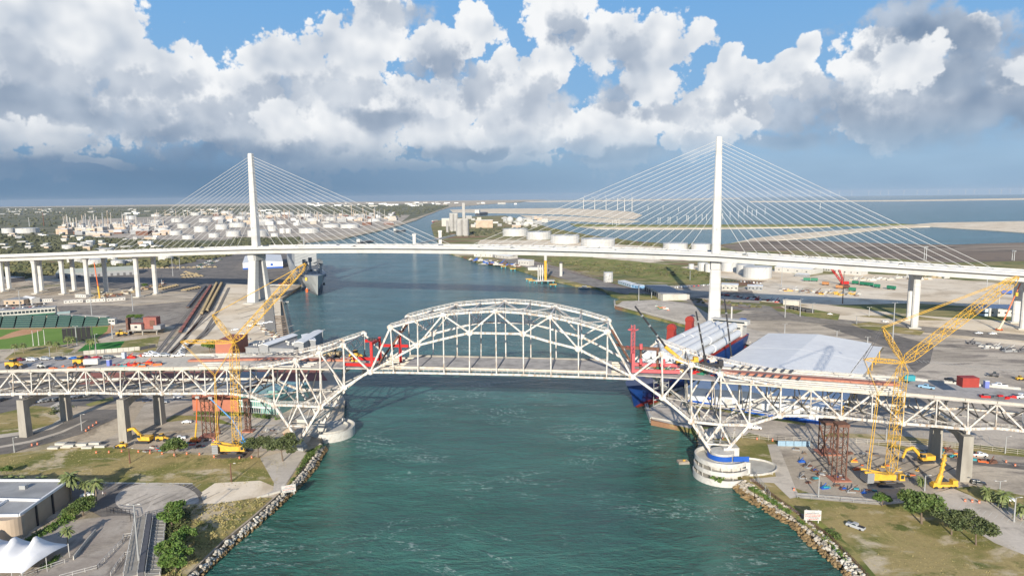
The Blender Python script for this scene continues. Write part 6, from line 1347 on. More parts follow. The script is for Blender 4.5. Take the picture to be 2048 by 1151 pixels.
# red steel pieces, skips and pallets on the decks
def clutter(p0, p1, n, cols, sz, group, lab, seed, where=ondeck, name='steel_stack', cat='material stack'):
    rn = random.Random(seed); cn = {id(M_RED): 'red', id(M_YEL): 'yellow', id(M_DGREY): 'dark grey', id(M_ORG): 'orange', id(M_GREY): 'grey', id(M_TEAL): 'teal', id(M_RUST): 'rust brown', id(M_WHITE): 'white', id(M_CONC): 'pale', id(M_GREEN): 'green', id(M_BLUE): 'blue', id(M_BARK): 'brown', id(M_MIL): 'tan'}
    for i in range(n):
        f_ = (i + rn.random() * .7) / n; p = where(p0[0] + (p1[0] - p0[0]) * f_, p0[1] + (p1[1] - p0[1]) * f_ + rn.uniform(-2.5, 2.5) * (1 if where is ondeck else 3.2 * max(.3, (p0[1] - 520) / 400)) ); m_ = rn.choice(cols)
        t_ = thing(name, lab % cn.get(id(m_), 'grey'), cat, tuple(p), DR + rn.uniform(-.5, .5), group); s_ = sz * rn.uniform(.6, 1.3)
        MB().box((0, 0, s_ * .12), (s_, s_ * .5, s_ * .24)).build('base', m_, t_); MB().box((s_ * .1, 0, s_ * .32), (s_ * .6, s_ * .4, s_ * .16)).build('load', rn.choice(cols), t_)
        if rn.random() < .5: MB().beam((-s_ * .4, 0, s_ * .2), (s_ * .3, s_ * .1, s_ * .75), s_ * .08).build('bar', m_, t_)
clutter((228, 733), (320, 728), 14, [M_RED, M_RED, M_ORG, M_DGREY, M_TEAL, M_DGREY], 3., 'plant and materials on the left deck', '%s plant and materials heaped on the left approach deck', 31)
clutter((256, 716), (290, 712), 6, [M_RED, M_ORG], 2.6, 'red barriers on the left deck', '%s barriers stacked at the far side of the left deck', 32)
clutter((1965, 793), (2030, 797), 6, [M_RED, M_RED, M_DGREY], 2.8, 'skips on the right deck', '%s skip at the near side of the right approach deck', 33, name='skip', cat='skip')
clutter((100, 736), (170, 734), 6, [M_ORG, M_DGREY, M_RUST], 2., 'tools on the left deck', '%s tools lying on the left approach deck', 34)
clutter((640, 716), (720, 722), 14, [M_DGREY, M_RED, M_YEL, M_GREY, M_WHITE, M_BLUE], 2.6, 'gear near the left joint', '%s gear packed on the deck by the left joint', 35)
clutter((1290, 735), (1440, 752), 26, [M_DGREY, M_RED, M_YEL, M_GREY, M_WHITE, M_BLUE, M_GREEN, M_RUST], 2.8, 'gear near the right joint', '%s gear packed on the deck by the right joint', 36)
clutter((1600, 960), (1760, 990), 12, [M_RUST, M_GREY, M_BARK, M_TEAL, M_BLUE], 2.6, 'materials in front of the right shoring towers', '%s materials lying in front of the right shoring towers', 50, where=lambda x, y: G(x, y))
clutter((1590, 900), (1760, 905), 12, [M_RUST, M_GREY, M_BARK, M_DGREY], 2.4, 'materials behind the right shoring towers', '%s materials lying behind the right shoring towers', 51, where=lambda x, y: G(x, y))
clutter((1700, 930), (1840, 950), 12, [M_RUST, M_GREY, M_BARK, M_ORG, M_YEL], 2.2, 'materials around the right crane', '%s materials scattered around the right crane', 52, where=lambda x, y: G(x, y))
clutter((1600, 930), (1690, 965), 14, [M_RUST, M_GREY, M_BARK, M_TEAL, M_BLUE], 2.6, 'materials around the right shoring towers', '%s materials lying near the right shoring towers', 37, where=lambda x, y: G(x, y))
clutter((1870, 905), (1990, 925), 18, [M_RUST, M_YEL, M_TEAL, M_DGREY, M_ORG], 3., 'plant beside the right pier', '%s plant parked beside the right pier', 38, where=lambda x, y: G(x, y))
clutter((290, 905), (440, 880), 20, [M_RUST, M_GREY, M_BARK, M_WHITE, M_TEAL, M_RED], 2.2, 'materials around the left work site', '%s materials on the left work site', 39, where=lambda x, y: G(x, y))
clutter((470, 880), (580, 858), 14, [M_RUST, M_GREY, M_BARK, M_WHITE], 2.2, 'materials on the museum forecourt', '%s materials on the forecourt by the left tower', 40, where=lambda x, y: G(x, y))
clutter((180, 600), (330, 570), 30, [M_MIL, M_CONC, M_MIL, M_RUST], 6., 'materials between the approach columns', '%s materials between the left approach columns', 41, where=lambda x, y: G(x, y))
clutter((500, 640), (560, 680), 26, [M_RUST, M_CONC, M_MIL, M_BARK, M_WHITE], 4., 'debris on the left quay', '%s debris on the left quay', 42, where=lambda x, y: G(x, y))
clutter((1560, 580), (1720, 592), 34, [M_RUST, M_CONC, M_MIL, M_YEL, M_WHITE, M_GREY], 6., 'materials in the railcar yard', '%s materials in the railcar yard', 43, where=lambda x, y: G(x, y))
clutter((1440, 590), (1560, 604), 22, [M_RUST, M_CONC, M_DGREY, M_WHITE, M_RED], 5., 'materials under the right deck', '%s materials stored under the right deck', 44, where=lambda x, y: G(x, y))
clutter((1700, 560), (1900, 556), 22, [M_CONC, M_WHITE, M_CONC, M_MIL], 7., 'precast pieces in the sandy lot', '%s precast piece at the back of the sandy lot', 45, where=lambda x, y: G(x, y))
clutter((1310, 612), (1340, 622), 8, [M_GREEN, M_WHITE, M_ORG, M_CONC], 4., 'stores on the quay apron', '%s stores on the quay apron', 46, where=lambda x, y: G(x, y))
clutter((940, 520), (1040, 534), 26, [M_RUST, M_WHITE, M_DGREY, M_CONC, M_BLUE], 8., 'stores on the far quay', '%s stores on the far quay', 47, where=lambda x, y: G(x, y))
clutter((1940, 690), (2048, 705), 12, [M_GREY, M_WHITE, M_DGREY], 5., 'materials at the right edge of the yard', '%s materials at the right edge of the yard', 48, where=lambda x, y: G(x, y))
slabs = thing('slab_stack', 'stacked pale concrete slabs at the edge of the left lawn', 'slabs', tuple(G(160, 896))); 
for i in range(9): MB().box((-12 + (i % 5) * 5.2 + (i // 5) * 2., (i % 3) * 1.2, .5 + (i // 5) * 1.1), (4.8, 2.2, 1.)).build('slab', M_CONC, slabs)
# orange and white barrels and barriers
def barrels(pts, group, lab):
    me = None
    for x, y in pts:
        p = G(x, y); t_ = thing('traffic_barrel', lab, 'barrel', tuple(p), 0, group)
        a = MB().cyl((0, 0, 0), (0, 0, 1.1), .38, .3, n=8).build('barrel_body', M_ORG, t_); MB().cyl((0, 0, .55), (0, 0, .75), .36, .345, n=8).build('white_band', M_WHITE, t_); t_.scale = (1.05,) * 3
rn = random.Random(8)
barrels([(195 + i * 13 + rn.uniform(-4, 4), 903 + rn.uniform(-3, 3) + i * .5) for i in range(0, 26, 2)], 'barrels edging the left work site', 'orange traffic barrel in the line between lawn and left work site')
barrels([(172, 862), (178, 856), (186, 852), (193, 846), (64, 891), (75, 889)], 'barrels along the shore drive', 'orange barrel at the kerb of the shore drive')
barrels([(1460, 905 + i * 9) for i in range(3)] + [(1514, 879), (1545, 881), (1445, 877)], 'barrels behind the ramp tower', 'orange barrel on the lawn behind the ramp tower')
barrels([(1588, 981), (1930, 1003), (1944, 1004), (1958, 1006), (2012, 925), (2030, 932)], 'barrels near the entrance drive', 'orange barrel near the entrance drive on the right')
# ---------------------------------------------------------------- railway: tracks, flatcars, rail cars
def track(px, label):
    pts = [G(x, y, ZL + .1) for x, y in px]; t_ = thing('railway_track', label, 'railway', tuple(pts[0]), 0, 'railway tracks'); o = pts[0]
    for a, b in zip(pts[:-1], pts[1:]):
        d = (b - a).normalized(); n = Vector((-d.y, d.x, 0)); MB().beam(a - o, b - o, 3.4, .25).build('ballast', M_OLDC, t_)
        for s_ in (-.75, .75): MB().beam(a - o + n * s_ + Vector((0, 0, .25)), b - o + n * s_ + Vector((0, 0, .25)), .15, .2).build('rail', M_RUST, t_)
for i, px in enumerate([[(309, 712), (352, 655), (418, 571)], [(322, 712), (365, 660), (426, 571)], [(335, 714), (360, 690), (402, 634), (442, 566)], [(330, 716), (395, 648), (418, 624), (450, 566)], [(360, 712), (412, 660), (436, 620), (458, 575)], [(340, 716), (410, 670), (435, 640)]]):
    track(px, 'railway track number %s of the fan of tracks left of the gravel yard' % ['one', 'two', 'three', 'four', 'five', 'six'][i] if False else 'rail track of the fan running up to the freight yard')
track([(1000, 509), (1130, 541), (1260, 576), (1400, 602), (1500, 616)], 'rail track along the service road on the right bank'); track([(1005, 507), (1135, 538), (1265, 572)], 'second rail track along the service road on the right bank')
def consist(p0, p1, n, kind, group, lab, seed=0):
    a, b = G(*p0, ZL + .4), G(*p1, ZL + .4); rn = random.Random(seed); d = (b - a); L = d.length / n * .94; rz = math.atan2(d.y, d.x); protos = []
    for i in range(n):
        p = a.lerp(b, (i + .5) / n)
        if i >= 1: dup(protos[0], tuple(p), rz); continue
        t_ = thing('flat_wagon' if kind != 'box' else 'gondola_wagon', lab, 'rail wagon', tuple(p), rz, group); protos.append(t_)
        MB().box((0, 0, 1.), (L, 2.9, .5)).build('wagon_deck', M_RUST if kind != 'mil' else M_BARK, t_)
        for x in (-L * .35, L * .35): MB().box((x, 0, .45), (2.2, 2.2, .8)).build('bogie', M_BLACK, t_)
        if kind == 'mil':
            for q in range(2):
                x = (-.25 + .5 * q) * L; MB().box((x, 0, 2.1), (L * .40, 2.7, 1.5)).build('vehicle_hull', M_MIL, t_); MB().box((x, 0, 3.2), (L * .2, 1.9, .8)).build('vehicle_turret', M_MIL, t_); MB().beam((x, 0, 3.3), (x + L * .2, 0, 3.4), .25).build('vehicle_barrel', M_MIL, t_)
        elif kind == 'box': MB().box((0, 0, 2.4), (L * .98, 2.9, 2.4)).build('wagon_body', M_DGREY if seed % 2 else M_BROOF, t_)
        else: MB().box((0, 0, 1.5), (L * .96, 2.6, .4)).build('wagon_load', M_BROOF if seed % 2 else M_DGREY, t_)
consist((360, 666), (422, 571), 14, 'flat', 'wagons of the left red train', 'low dark red wagon in the left hand train', 1); consist((375, 616), (411, 572), 8, 'flat', 'wagons of the short dark train', 'low dark wagon in the short train', 2)
consist((403, 630), (434, 567), 15, 'mil', 'wagons carrying tan army vehicles', 'flat wagon loaded with tan army vehicles', 3); consist((414, 624), (444, 567), 15, 'mil', 'second line of army wagons', 'flat wagon loaded with army vehicles in the right hand line', 4)
for p0, p1, n, sd in (((366, 551), (392, 549), 5, 5), ((368, 556), (402, 553), 6, 6), ((320, 580), (352, 572), 7, 7), ((368, 582), (396, 576), 6, 9), ((250, 538), (430, 535), 18, 10), ((372, 545), (400, 553), 5, 11)):
    a, b = G(*p0), G(*p1); pr_ = None
    for i in range(n):
        p = a.lerp(b, i / (n - 1))
        if pr_: dup(pr_, tuple(p), .3); continue
        pr_ = thing('army_vehicle', 'tan army vehicle parked in the lines of the freight yard', 'army vehicle', tuple(p), .3, 'army vehicles in the freight yard'); MB().box((0, 0, 1.3), (6.6, 3., 1.4)).build('hull', M_MIL, pr_); MB().box((0, 0, 2.4), (2.8, 2.2, .9)).build('turret', M_MIL, pr_); MB().box((0, 0, .45), (6., 3.2, .8)).build('tracks', M_DGREY, pr_)
for lab, a, b, m_, n in (('green railcar in the leftmost pair on the sandy lot', (1606, 562), (1636, 563), M_GREEN, 2), ('green railcar in the long line on the sandy lot', (1704, 568), (1717, 569), M_GREEN, 1), ('green railcar behind the pylon foot on the sandy lot', (1720, 570), (1746, 573), M_GREEN, 2), ('green railcar standing alone near the right pier', (1748, 575), (1760, 576), M_GREEN, 1), ('green railcar closest to the right pier', (1774, 578), (1791, 580), M_GREEN, 1),
                         ('orange brown railcar left of the red crane', (1644, 570), (1658, 571), M_ORG if False else mat('rust_orange', (.42, .20, .08)), 1), ('orange brown railcar right of the red crane', (1671, 577), (1687, 578), mat('rust_orange', (.42, .20, .08)), 1), ('brown railcar beside the dark green one', (1688, 577), (1699, 578), M_RUST, 1), ('dark green railcar in front of the others', (1697, 582), (1712, 583), M_GREEN, 1), ('blue container near the right picture edge', (2002, 588), (2024, 589), M_BLUE, 1)):
    A_, B_ = G(*a), G(*b); d = B_ - A_; L = d.length / n
    for i in range(n):
        t_ = thing('railcar', lab, 'railcar', tuple(A_ + d * ((i + .5) / n)), math.atan2(d.y, d.x), 'railcars on the sandy lot'); MB().box((0, 0, 3.), (L * .94, 3., 3.2)).build('body', m_, t_)
        for x in (-.32, .32): MB().box((x * L, 0, .7), (2, 2.4, 1.3)).build('bogie', M_BLACK, t_)
        for q in range(5): MB().box(((q - 2) * L * .19, -1.56, 3.), (.25, .12, 3.1)).build('rib', m_, t_)
for i in range(6):
    p = G(1580, 617).lerp(G(1620, 625), i / 5); t_ = thing('tank_wagon', 'black tank wagon in the row on the grass verge', 'tank wagon', tuple(p), math.atan2(-.35, 1), 'tank wagons on the verge'); MB().cyl((-3.6, 0, 2), (3.6, 0, 2), 1.3, n=10).build('tank', M_BLACK, t_); MB().box((0, 0, .5), (7, 2, .6)).build('frame', M_DGREY, t_)
# red lattice crane in the yard
rc = thing('red_crawler_crane', 'red crawler crane with two lattice booms among the railcars', 'crane', tuple(G(1684, 570))); o = Vector(rc.location)
lattice(o + Vector((0, 0, 3)), dist_at(1658, 531, o.y), 1.8, M_RED, rc, 'lattice_boom', o, th=.22); lattice(o + Vector((2, 0, 3)), dist_at(1676, 533, o.y), 1.6, M_RED, rc, 'lattice_boom', o, th=.22)
MB().box((3, 0, 3), (9, 4, 3.4)).build('house', M_RED, rc); MB().box((2, 0, .8), (9, 6, 1.6)).build('crawler_tracks', M_BLACK, rc)
# ---------------------------------------------------------------- lamp posts and masts
def pole(base, top, label, arms=1, w_=.28, group=None, m_=M_GALV, z=ZL):
    B = G(*base, z); h = max(3., dist_at(top[0], top[1], B.y).z - z); t_ = thing('lamp_post', label, 'lamp post', tuple(B), 0, group)
    MB().cyl((0, 0, 0), (0, 0, h), w_, w_ * .55, n=6).build('shaft', m_, t_)
    for s_ in ((-1, 1) if arms == 2 else (1,)):
        MB().beam((0, 0, h - .2), (s_ * 1.5, 0, h + .1), .12).build('arm', m_, t_); MB().box((s_ * 1.7, 0, h + .1), (.9, .4, .2)).build('lamp_head', M_WHITE, t_)
POLES = [((41, 619), (39, 581), 'floodlight mast behind the grandstand', 2), ((184, 631), (181, 588), 'tall floodlight mast at the back of the ballpark', 2), ((154, 690), (151, 652), 'tall mast in front of the black scoreboard', 2), ((225, 676), (224.5, 649), 'floodlight mast right of the ballpark field', 2), ((193, 711), (191, 668), 'tall lamp post in front of the green turf', 1), ((100, 713), (98.5, 693), 'lamp post on the dirt mound', 1), ((266, 622), (264, 587), 'tall mast beside the ruin', 1),
         ((346, 552), (344, 514), 'tall mast at the left of the freight yard', 2), ((360, 539), (358, 509), 'mast behind the freight yard', 2), ((324, 570), (322, 550), 'lamp post right of the approach columns', 2), ((463, 963), (462, 926), 'dark lamp post on the bare soil by the left lawn', 1), ((260, 926), (258, 896), 'dark lamp post in the middle of the left lawn', 1), ((164, 861), (162, 828), 'grey lamp post beside the shore drive', 1), ((29, 904), (27, 874), 'grey lamp post at the left edge of the shore drive', 1),
         ((278, 1128), (275, 1008), 'tall white twin armed lamp mast above the boarding ramp', 2), ((646, 687), (643, 659), 'lamp mast on the quay behind the left truss', 1), ((1277.5, 602), (1277.5, 568), 'white mast at the tip of the quay point', 2), ((1785, 685), (1786, 605), 'very tall white mast left of the right crane jib', 2), ((1563, 573), (1562, 533), 'mast in the yard right of the tanks', 2), ((1685, 607), (1685, 543), 'tall dark mast beside the red crane', 2), ((1973, 580), (1974, 541), 'tall mast under the new bridge at right', 2), ((1998, 607), (2000, 550), 'tall mast left of the blue container', 2),
         ((1713, 648), (1712, 633), 'lamp post on the left verge island', 2), ((1738, 632), (1738, 614), 'lamp post left of the near right pier', 2), ((1673, 685), (1673, 661), 'lamp post behind the white warehouse roof', 2), ((1735, 686), (1735, 673), 'short lamp post behind the warehouse roof', 2), ((1569, 673), (1568, 647), 'lamp post at the left corner of the warehouse', 2), ((1849, 982), (1849, 950), 'white lamp post beside the small palm on the crane pad', 1), ((2010, 907), (2011, 872), 'white pole by the truck yard fence', 1), ((2027.6, 1044), (2028, 994), 'white pole in the turning island at right', 1), ((1997, 1005), (1998, 961), 'twin lamp post by the palms on the right', 2),
         ((1636.6, 995), (1638.6, 950), 'white pole at the edge of the crane pad', 1), ((1772, 882), (1773, 835), 'grey pole beneath the right truss', 1), ((1570, 635), (1570, 597), 'thin pole left of the crossroads', 1), ((1600, 633), (1600, 598), 'thin pole right of the crossroads', 1), ((1625, 626), (1624, 606), 'thin pole above the tank wagons', 1), ((1380, 560), (1380, 540), 'pole in the scrub left of the tanks', 1), ((1303, 596), (1303, 575), 'pole on the point lawn', 1)]
for b_, t2, lab, ar in POLES: pole(b_, t2, lab, ar, w_=.3 if b_[1] > 700 else .5, m_=M_RUST if 'dark' in lab else M_GALV)
for i, (b_, t2) in enumerate([((67, 691), (66, 672)), ((78, 690), (76.5, 667)), ((90, 689), (88, 669))]):
    p = G(*b_); t_ = thing('foul_pole', 'white pole, %s of three behind the outfield' % ['left', 'middle', 'right'][i], 'pole', tuple(p), 0, 'three poles behind the outfield'); MB().cyl((0, 0, 0), (0, 0, 12), .3, .2, n=6).build('shaft', M_WHITE, t_); MB().cyl((0, 0, 0), (0, 0, .5), .6, n=8).build('base', M_CONC, t_)
# two people by the gate
for i, (x, lab, top_) in enumerate(((206, 'person in a white top walking by the palm near the gate', (.7, .7, .7)), (210.5, 'person in dark clothes walking beside the one in white', (.05, .05, .07)))):
    p = G(x, 991); t_ = thing('person', lab, 'person', tuple(p), .6)
    b = MB(); k0 = []
    b.loft([[(r * math.cos(a) * 1.0 + 0, r * .62 * math.sin(a), z) for a in [2 * PI * q / 10 for q in range(10)]] for z, r in ((.85, .17), (1.0, .18), (1.15, .16), (1.38, .22), (1.48, .15), (1.52, .06), (1.58, .07), (1.64, .1), (1.74, .1), (1.8, .04))]); b.build('upper_body', mat('shirt_%d' % i, top_), t_)
    for s_ in (-1, 1):
        MB().cyl((s_ * .09, 0, .9), (s_ * .1, s_ * .18, .02), .1, .055, n=8).build('leg', M_DGREY, t_); MB().cyl((s_ * .22, 0, 1.42), (s_ * .27, -s_ * .14, .85), .06, .04, n=6).build('arm', mat('skin', (.45, .28, .20)), t_)
# ---------------------------------------------------------------- trees, palms, brush
def leaf_cloud(mb, lumps, n, size, rnd, flat=.5):
    for _ in range(n):
        c_, r_ = rnd.choice(lumps)
        d = Vector((rnd.gauss(0, 1), rnd.gauss(0, 1), rnd.gauss(0, 1))).normalized() * (rnd.random() ** .35)
        p = Vector((c_[0] + d.x * r_[0], c_[1] + d.y * r_[1], c_[2] + d.z * r_[2]))
        a = Vector((rnd.gauss(0, 1), rnd.gauss(0, 1), rnd.gauss(0, flat))).normalized() * size * rnd.uniform(.6, 1.3); b = a.cross(Vector((rnd.gauss(0, 1), rnd.gauss(0, 1), rnd.gauss(0, 1)))).normalized() * size * rnd.uniform(.4, .9)
        mb.add([p - a - b, p + a - b * .6, p + a * .8 + b, p - a * .7 + b * .8], [(0, 1, 2, 3)])
def make_tree(seed, h, r, m_leaf, n=1500, leaf=.38, flat_top=False, limbs=5, trunk=.35):
    rnd = random.Random(seed); t_ = thing('tree', 'x', 'tree', (0, 0, -500)); tk = MB(); lumps = []
    th = h * (.38 if not flat_top else .5); lean = Vector((rnd.uniform(-.6, .6), rnd.uniform(-.4, .4), th)); tk.cyl((0, 0, -.3), lean * .55, trunk, trunk * .75, n=8); tk.cyl(lean * .55, lean, trunk * .75, trunk * .6, n=8)
    for i in range(limbs):
        a = 2 * PI * i / limbs + rnd.uniform(-.4, .4); rr = r * rnd.uniform(.45, .7); e = Vector((rr * math.cos(a), rr * math.sin(a), h * rnd.uniform(.62, .82) if not flat_top else h * rnd.uniform(.72, .84)))
        mid_ = lean.lerp(e, .5) + Vector((0, 0, h * .04)); tk.cyl(lean * .92, mid_, trunk * .45, trunk * .3, n=6); tk.cyl(mid_, e, trunk * .3, trunk * .12, n=5)
        lumps.append((tuple(e), (r * .48, r * .48, h * (.20 if not flat_top else .11))))
        b2 = e + Vector((rnd.uniform(-1, 1) * r * .35, rnd.uniform(-1, 1) * r * .35, h * rnd.uniform(-.12, .1))); lumps.append((tuple(b2), (r * .32, r * .32, h * .12)))
    lumps.append(((0, 0, h * .84), (r * .5, r * .5, h * (.17 if not flat_top else .09))))
    tk.build('trunk', M_BARK, t_); cr = MB(); leaf_cloud(cr, lumps, n, leaf, rnd); cr.build('crown', m_leaf, t_)
    t_.hide_render = False; return t_
def make_palm(seed, h=8., r=2.3):
    rnd = random.Random(seed); t_ = thing('palm', 'x', 'palm tree', (0, 0, -500)); MB().cyl((0, 0, -.2), (.15, 0, h * .5), .3, .22, n=8).cyl((.15, 0, h * .5), (.25, .1, h), .22, .24, n=8).build('trunk', M_PTRUNK, t_)
    cr = MB()
    for i in range(64):
        a = rnd.uniform(0, 2 * PI); up_ = rnd.uniform(-.75, .95); L = r * rnd.uniform(.8, 1.15); d = Vector((math.cos(a), math.sin(a), 0)); s_ = Vector((-math.sin(a), math.cos(a), 0)); o = Vector((.25, .1, h)); pts = []
        for q in range(5): f_ = q / 4; pts.append(o + d * (L * f_ * math.cos(up_ * .8)) + Vector((0, 0, L * (f_ * math.sin(up_) - .55 * f_ * f_))))
        for q in range(4):
            w0, w1 = (.10 + .42 * math.sin(PI * (q / 4) ** .8)) * .9, (.10 + .42 * math.sin(PI * ((q + 1) / 4) ** .8)) * .9
            if q == 3: w1 = .12
            for k_ in (-1, 1): cr.add([pts[q], pts[q] + s_ * (k_ * w0) - Vector((0, 0, w0 * .45)), pts[q + 1] + s_ * (k_ * w1) - Vector((0, 0, w1 * .45)), pts[q + 1]], [(0, 1, 2, 3)])
    cr.build('crown', M_PALM, t_); sk = MB(); sk.ball((.25, .1, h - .5), (.5, .5, .7), 8, 5, .15, rnd); sk.build('frond_skirt', M_PTRUNK, t_); return t_
def place(proto, used, px, label, cat, group, s, rz=None, z=ZL, rnd=random.Random(77)):
    p = G(*px, z); rz = rnd.uniform(0, 6.28) if rz is None else rz
    if not used: used.append(1); proto.location = tuple(p); proto.rotation_euler.z = rz; proto.scale = (s,) * 3; proto['label'] = label; proto['category'] = cat; proto['group'] = group; return proto
    o = dup(proto, tuple(p), rz, label, group, s); o['category'] = cat; return o
oakA, uA = make_tree(1, 9, 6.2, M_LEAF, 3800, .36), []; oakB, uB = make_tree(2, 9, 6.6, M_LEAF2, 3000, .34, flat_top=True, limbs=7), []; oakC, uC = make_tree(5, 7, 4.6, M_LEAF3, 2600, .34), []; palmA, pA = make_palm(3, 8., 3.3), []; palmB, pB = make_palm(9, 5., 3.1), []
T_ = 'trees in the park strips'
place(oakB, uB, (516, 915), 'flat topped dark tree right of the left crane', 'tree', T_, 1.0); place(oakB, uB, (566, 922), 'flat topped tree with pale twisted trunk beside the left tower foot', 'tree', T_, 1.15); place(oakA, uA, (352, 914), 'broad dark green tree at the edge of the left work site', 'tree', T_, .95)
place(oakA, uA, (1843, 1048), 'large round green tree below the right crane', 'tree', T_, 1.22); place(oakB, uB, (1903, 1070), 'dark spreading tree right of the large round one', 'tree', T_, .95); place(oakB, uB, (1952, 1090), 'sparse crooked tree at the drive edge, bottom right', 'tree', T_, .95); place(oakC, uC, (1764, 1012), 'small slender tree on the lawn in front of the right crane', 'tree', T_, .68)
place(oakA, uA, (166, 1030), 'dark rounded tree beside the tan auditorium', 'tree', T_, .72); place(oakA, uA, (150, 1038), 'dark shrubby tree close to the auditorium wall', 'tree', T_, .6); place(oakC, uC, (14, 948), 'small tree at the left edge of the lawn', 'tree', T_, .5)
for i, (x, y, s) in enumerate([(345, 1055, .9), (352, 1030, .75), (368, 1090, .8), (340, 1120, .95), (352, 1145, 1.)]): place(oakC, uC, (x, y), 'bright green tree on the brushy bank, number %s from the top' % ['two', 'one', 'three', 'four', 'five'][i] if False else ['bright tree second from the top on the brushy bank', 'bright green tree at the top of the brushy bank', 'tree leaning to the scrub side on the brushy bank', 'bright tree beside the dark pit on the brushy bank', 'lowest bright tree on the brushy bank'][i], 'tree', 'trees on the brushy bank', s)
for i, (x, y, s) in enumerate([(1468, 580, 0), (423, 700, 1.), (420, 704, 1.1), (262, 640, .8), (278, 640, .8), (290, 575, .8)]):
    if s: place(oakC, uC, (x, y), ['', 'bright green tree left of the brick hall', 'green tree in front of the brick hall', 'small tree left of the ruin', 'small tree behind the ruin', 'tree under the approach columns'][i], 'tree', 'trees around the left yards', s)
PT = 'palms on the left'; 
for x, y, s, lab in [(19, 978, .62, 'palm at the far left of the row behind the auditorium'), (42, 979, .66, 'second palm behind the auditorium roof'), (86, 979, .66, 'third palm behind the auditorium roof')]: place(palmB, pB, (x, y), lab, 'palm tree', PT, s * 1.5)
for x, y, s, lab in [(143, 1001, 1.25, 'tallest palm rising behind the auditorium corner'), (171, 996, .78, 'palm leaning over the parked white saloon'), (193, 1003, 1.0, 'palm with dark trunk near the gate'), (136, 1090, .72, 'palm standing beside the marquee'), (5, 1070, .8, 'palm at the left picture edge by the rounded wall'), (191, 703, 1.15, 'palm rising at the turf edge by the ballpark'), (180, 699, .95, 'palm right of the scoreboard'), (146, 692, .85, 'palm left of the mast at the scoreboard'), (136, 692, .9, 'palm under the scoreboard wall'), (30, 708, .9, 'dark palm on the mound, leftmost'), (47, 706, .9, 'dark palm on the mound, second'), (99, 700, .85, 'dark palm on the mound, third'), (114, 702, .85, 'dark palm on the mound, fourth')]: place(palmA, pA, (x, y), lab, 'palm tree', PT, s)
for x, y, s, lab in [(1840, 975, .72, 'small palm beside the white lamp post on the crane pad'), (1882, 1030, .62, 'small palm between the round tree and the drive'), (1972, 1004, .95, 'left palm of the planting island'), (2003, 1015, 1.1, 'taller palm on the planting island'), (2043, 1040, 1., 'palm at the right picture edge'), (1915, 1045, .7, 'palm behind the dark spreading tree')]: place(palmB, pB, (x, y), lab, 'palm tree', 'palms on the right', s)
# shrub beds and brush as ground cover
def inpoly(p, poly):
    c_ = False; j = len(poly) - 1
    for i in range(len(poly)):
        if ((poly[i][1] > p[1]) != (poly[j][1] > p[1])) and (p[0] < (poly[j][0] - poly[i][0]) * (p[1] - poly[i][1]) / (poly[j][1] - poly[i][1] + 1e-9) + poly[i][0]): c_ = not c_
        j = i
    return c_
def scatter(px, n, seed, z=ZL):
    poly = [tuple(G(x, y, z))[:2] for x, y in px]; xs = [p[0] for p in poly]; ys = [p[1] for p in poly]; rn = random.Random(seed); out = []; tries = 0
    while len(out) < n and tries < n * 40:
        tries += 1; p = (rn.uniform(min(xs), max(xs)), rn.uniform(min(ys), max(ys)))
        if inpoly(p, poly): out.append(p)
    return out
def brush(name, label, px, n, size, m_, leaves=18, seed=1, leaf=.3):
    rn = random.Random(seed); mb = MB()
    for x, y in scatter(px, n, seed):
        s = size * rn.uniform(.5, 1.4); leaf_cloud(mb, [((x, y, ZL + s * .35), (s, s, s * .6))], leaves, leaf, rn)
    o = mb.build(name, m_); o['kind'] = 'stuff'; tag(o, label, 'brush'); return o
brush('brush', 'tangled olive brush on the bank above the left boulders', [(330, 1160), (350, 1012), (430, 1008), (520, 996), (536, 1000), (496, 1034), (446, 1072), (388, 1128), (350, 1165)], 420, .9, mat('dry_brush', (.40, .33, .14), .8, .3, .8, col2=(.20, .22, .06), scale2=.10), 20, 2, .22)
brush('brush', 'green weeds along the top of the left shore walk', [(580, 975), (616, 905), (646, 890), (612, 924), (584, 962)], 120, 1., M_LEAF, 26, 3)
brush('brush', 'darker green brush near the trees of the left bank', [(322, 1150), (330, 1030), (380, 1020), (372, 1080), (360, 1150)], 130, 1.5, M_LEAF2, 34, 4)
brush('brush', 'weeds between fence and boulders on the right bank', [(1500, 968), (1551, 1003), (1612, 1050), (1660, 1086), (1700, 1125), (1690, 1118), (1640, 1070), (1580, 1028), (1500, 978)], 150, .8, M_LEAF3, 16, 5, .25)
brush('brush', 'dark bush patch beside the fence on the right lawn', [(1648, 1064), (1668, 1060), (1682, 1076), (1660, 1084)], 20, 1.2, M_LEAF, 40, 6, .25)
brush('hedge', 'green shrub bed along the auditorium wall', [(44, 1088), (70, 1070), (118, 1042), (140, 1020), (150, 1038), (90, 1068), (60, 1092)], 60, 1.3, M_LEAF3, 60, 7, .26)
brush('hedge', 'shrubs along the museum walls', [(386, 824), (480, 826), (560, 834), (556, 840), (480, 832), (386, 829)], 80, 1.2, M_LEAF3, 26, 8)
brush('hedge', 'grass clump under the marquee guy poles', [(78, 1135), (100, 1125), (118, 1112), (112, 1125), (90, 1138)], 20, .9, M_LEAF3, 40, 9, .2)
brush('hedge', 'roadside shrubs left of the car park', [(95, 820), (120, 812), (150, 812), (130, 825), (100, 832)], 18, 1.4, M_LEAF2, 40, 10)
brush('hedge', 'low shrubs by the ramp tower terrace', [(1420, 955), (1440, 945), (1462, 950), (1440, 965)], 16, .8, M_LEAF3, 30, 11)
M_TUFT = mat('dry_tuft', (.42, .35, .16), .85, .3, .8, col2=(.20, .22, .07), scale2=.06)
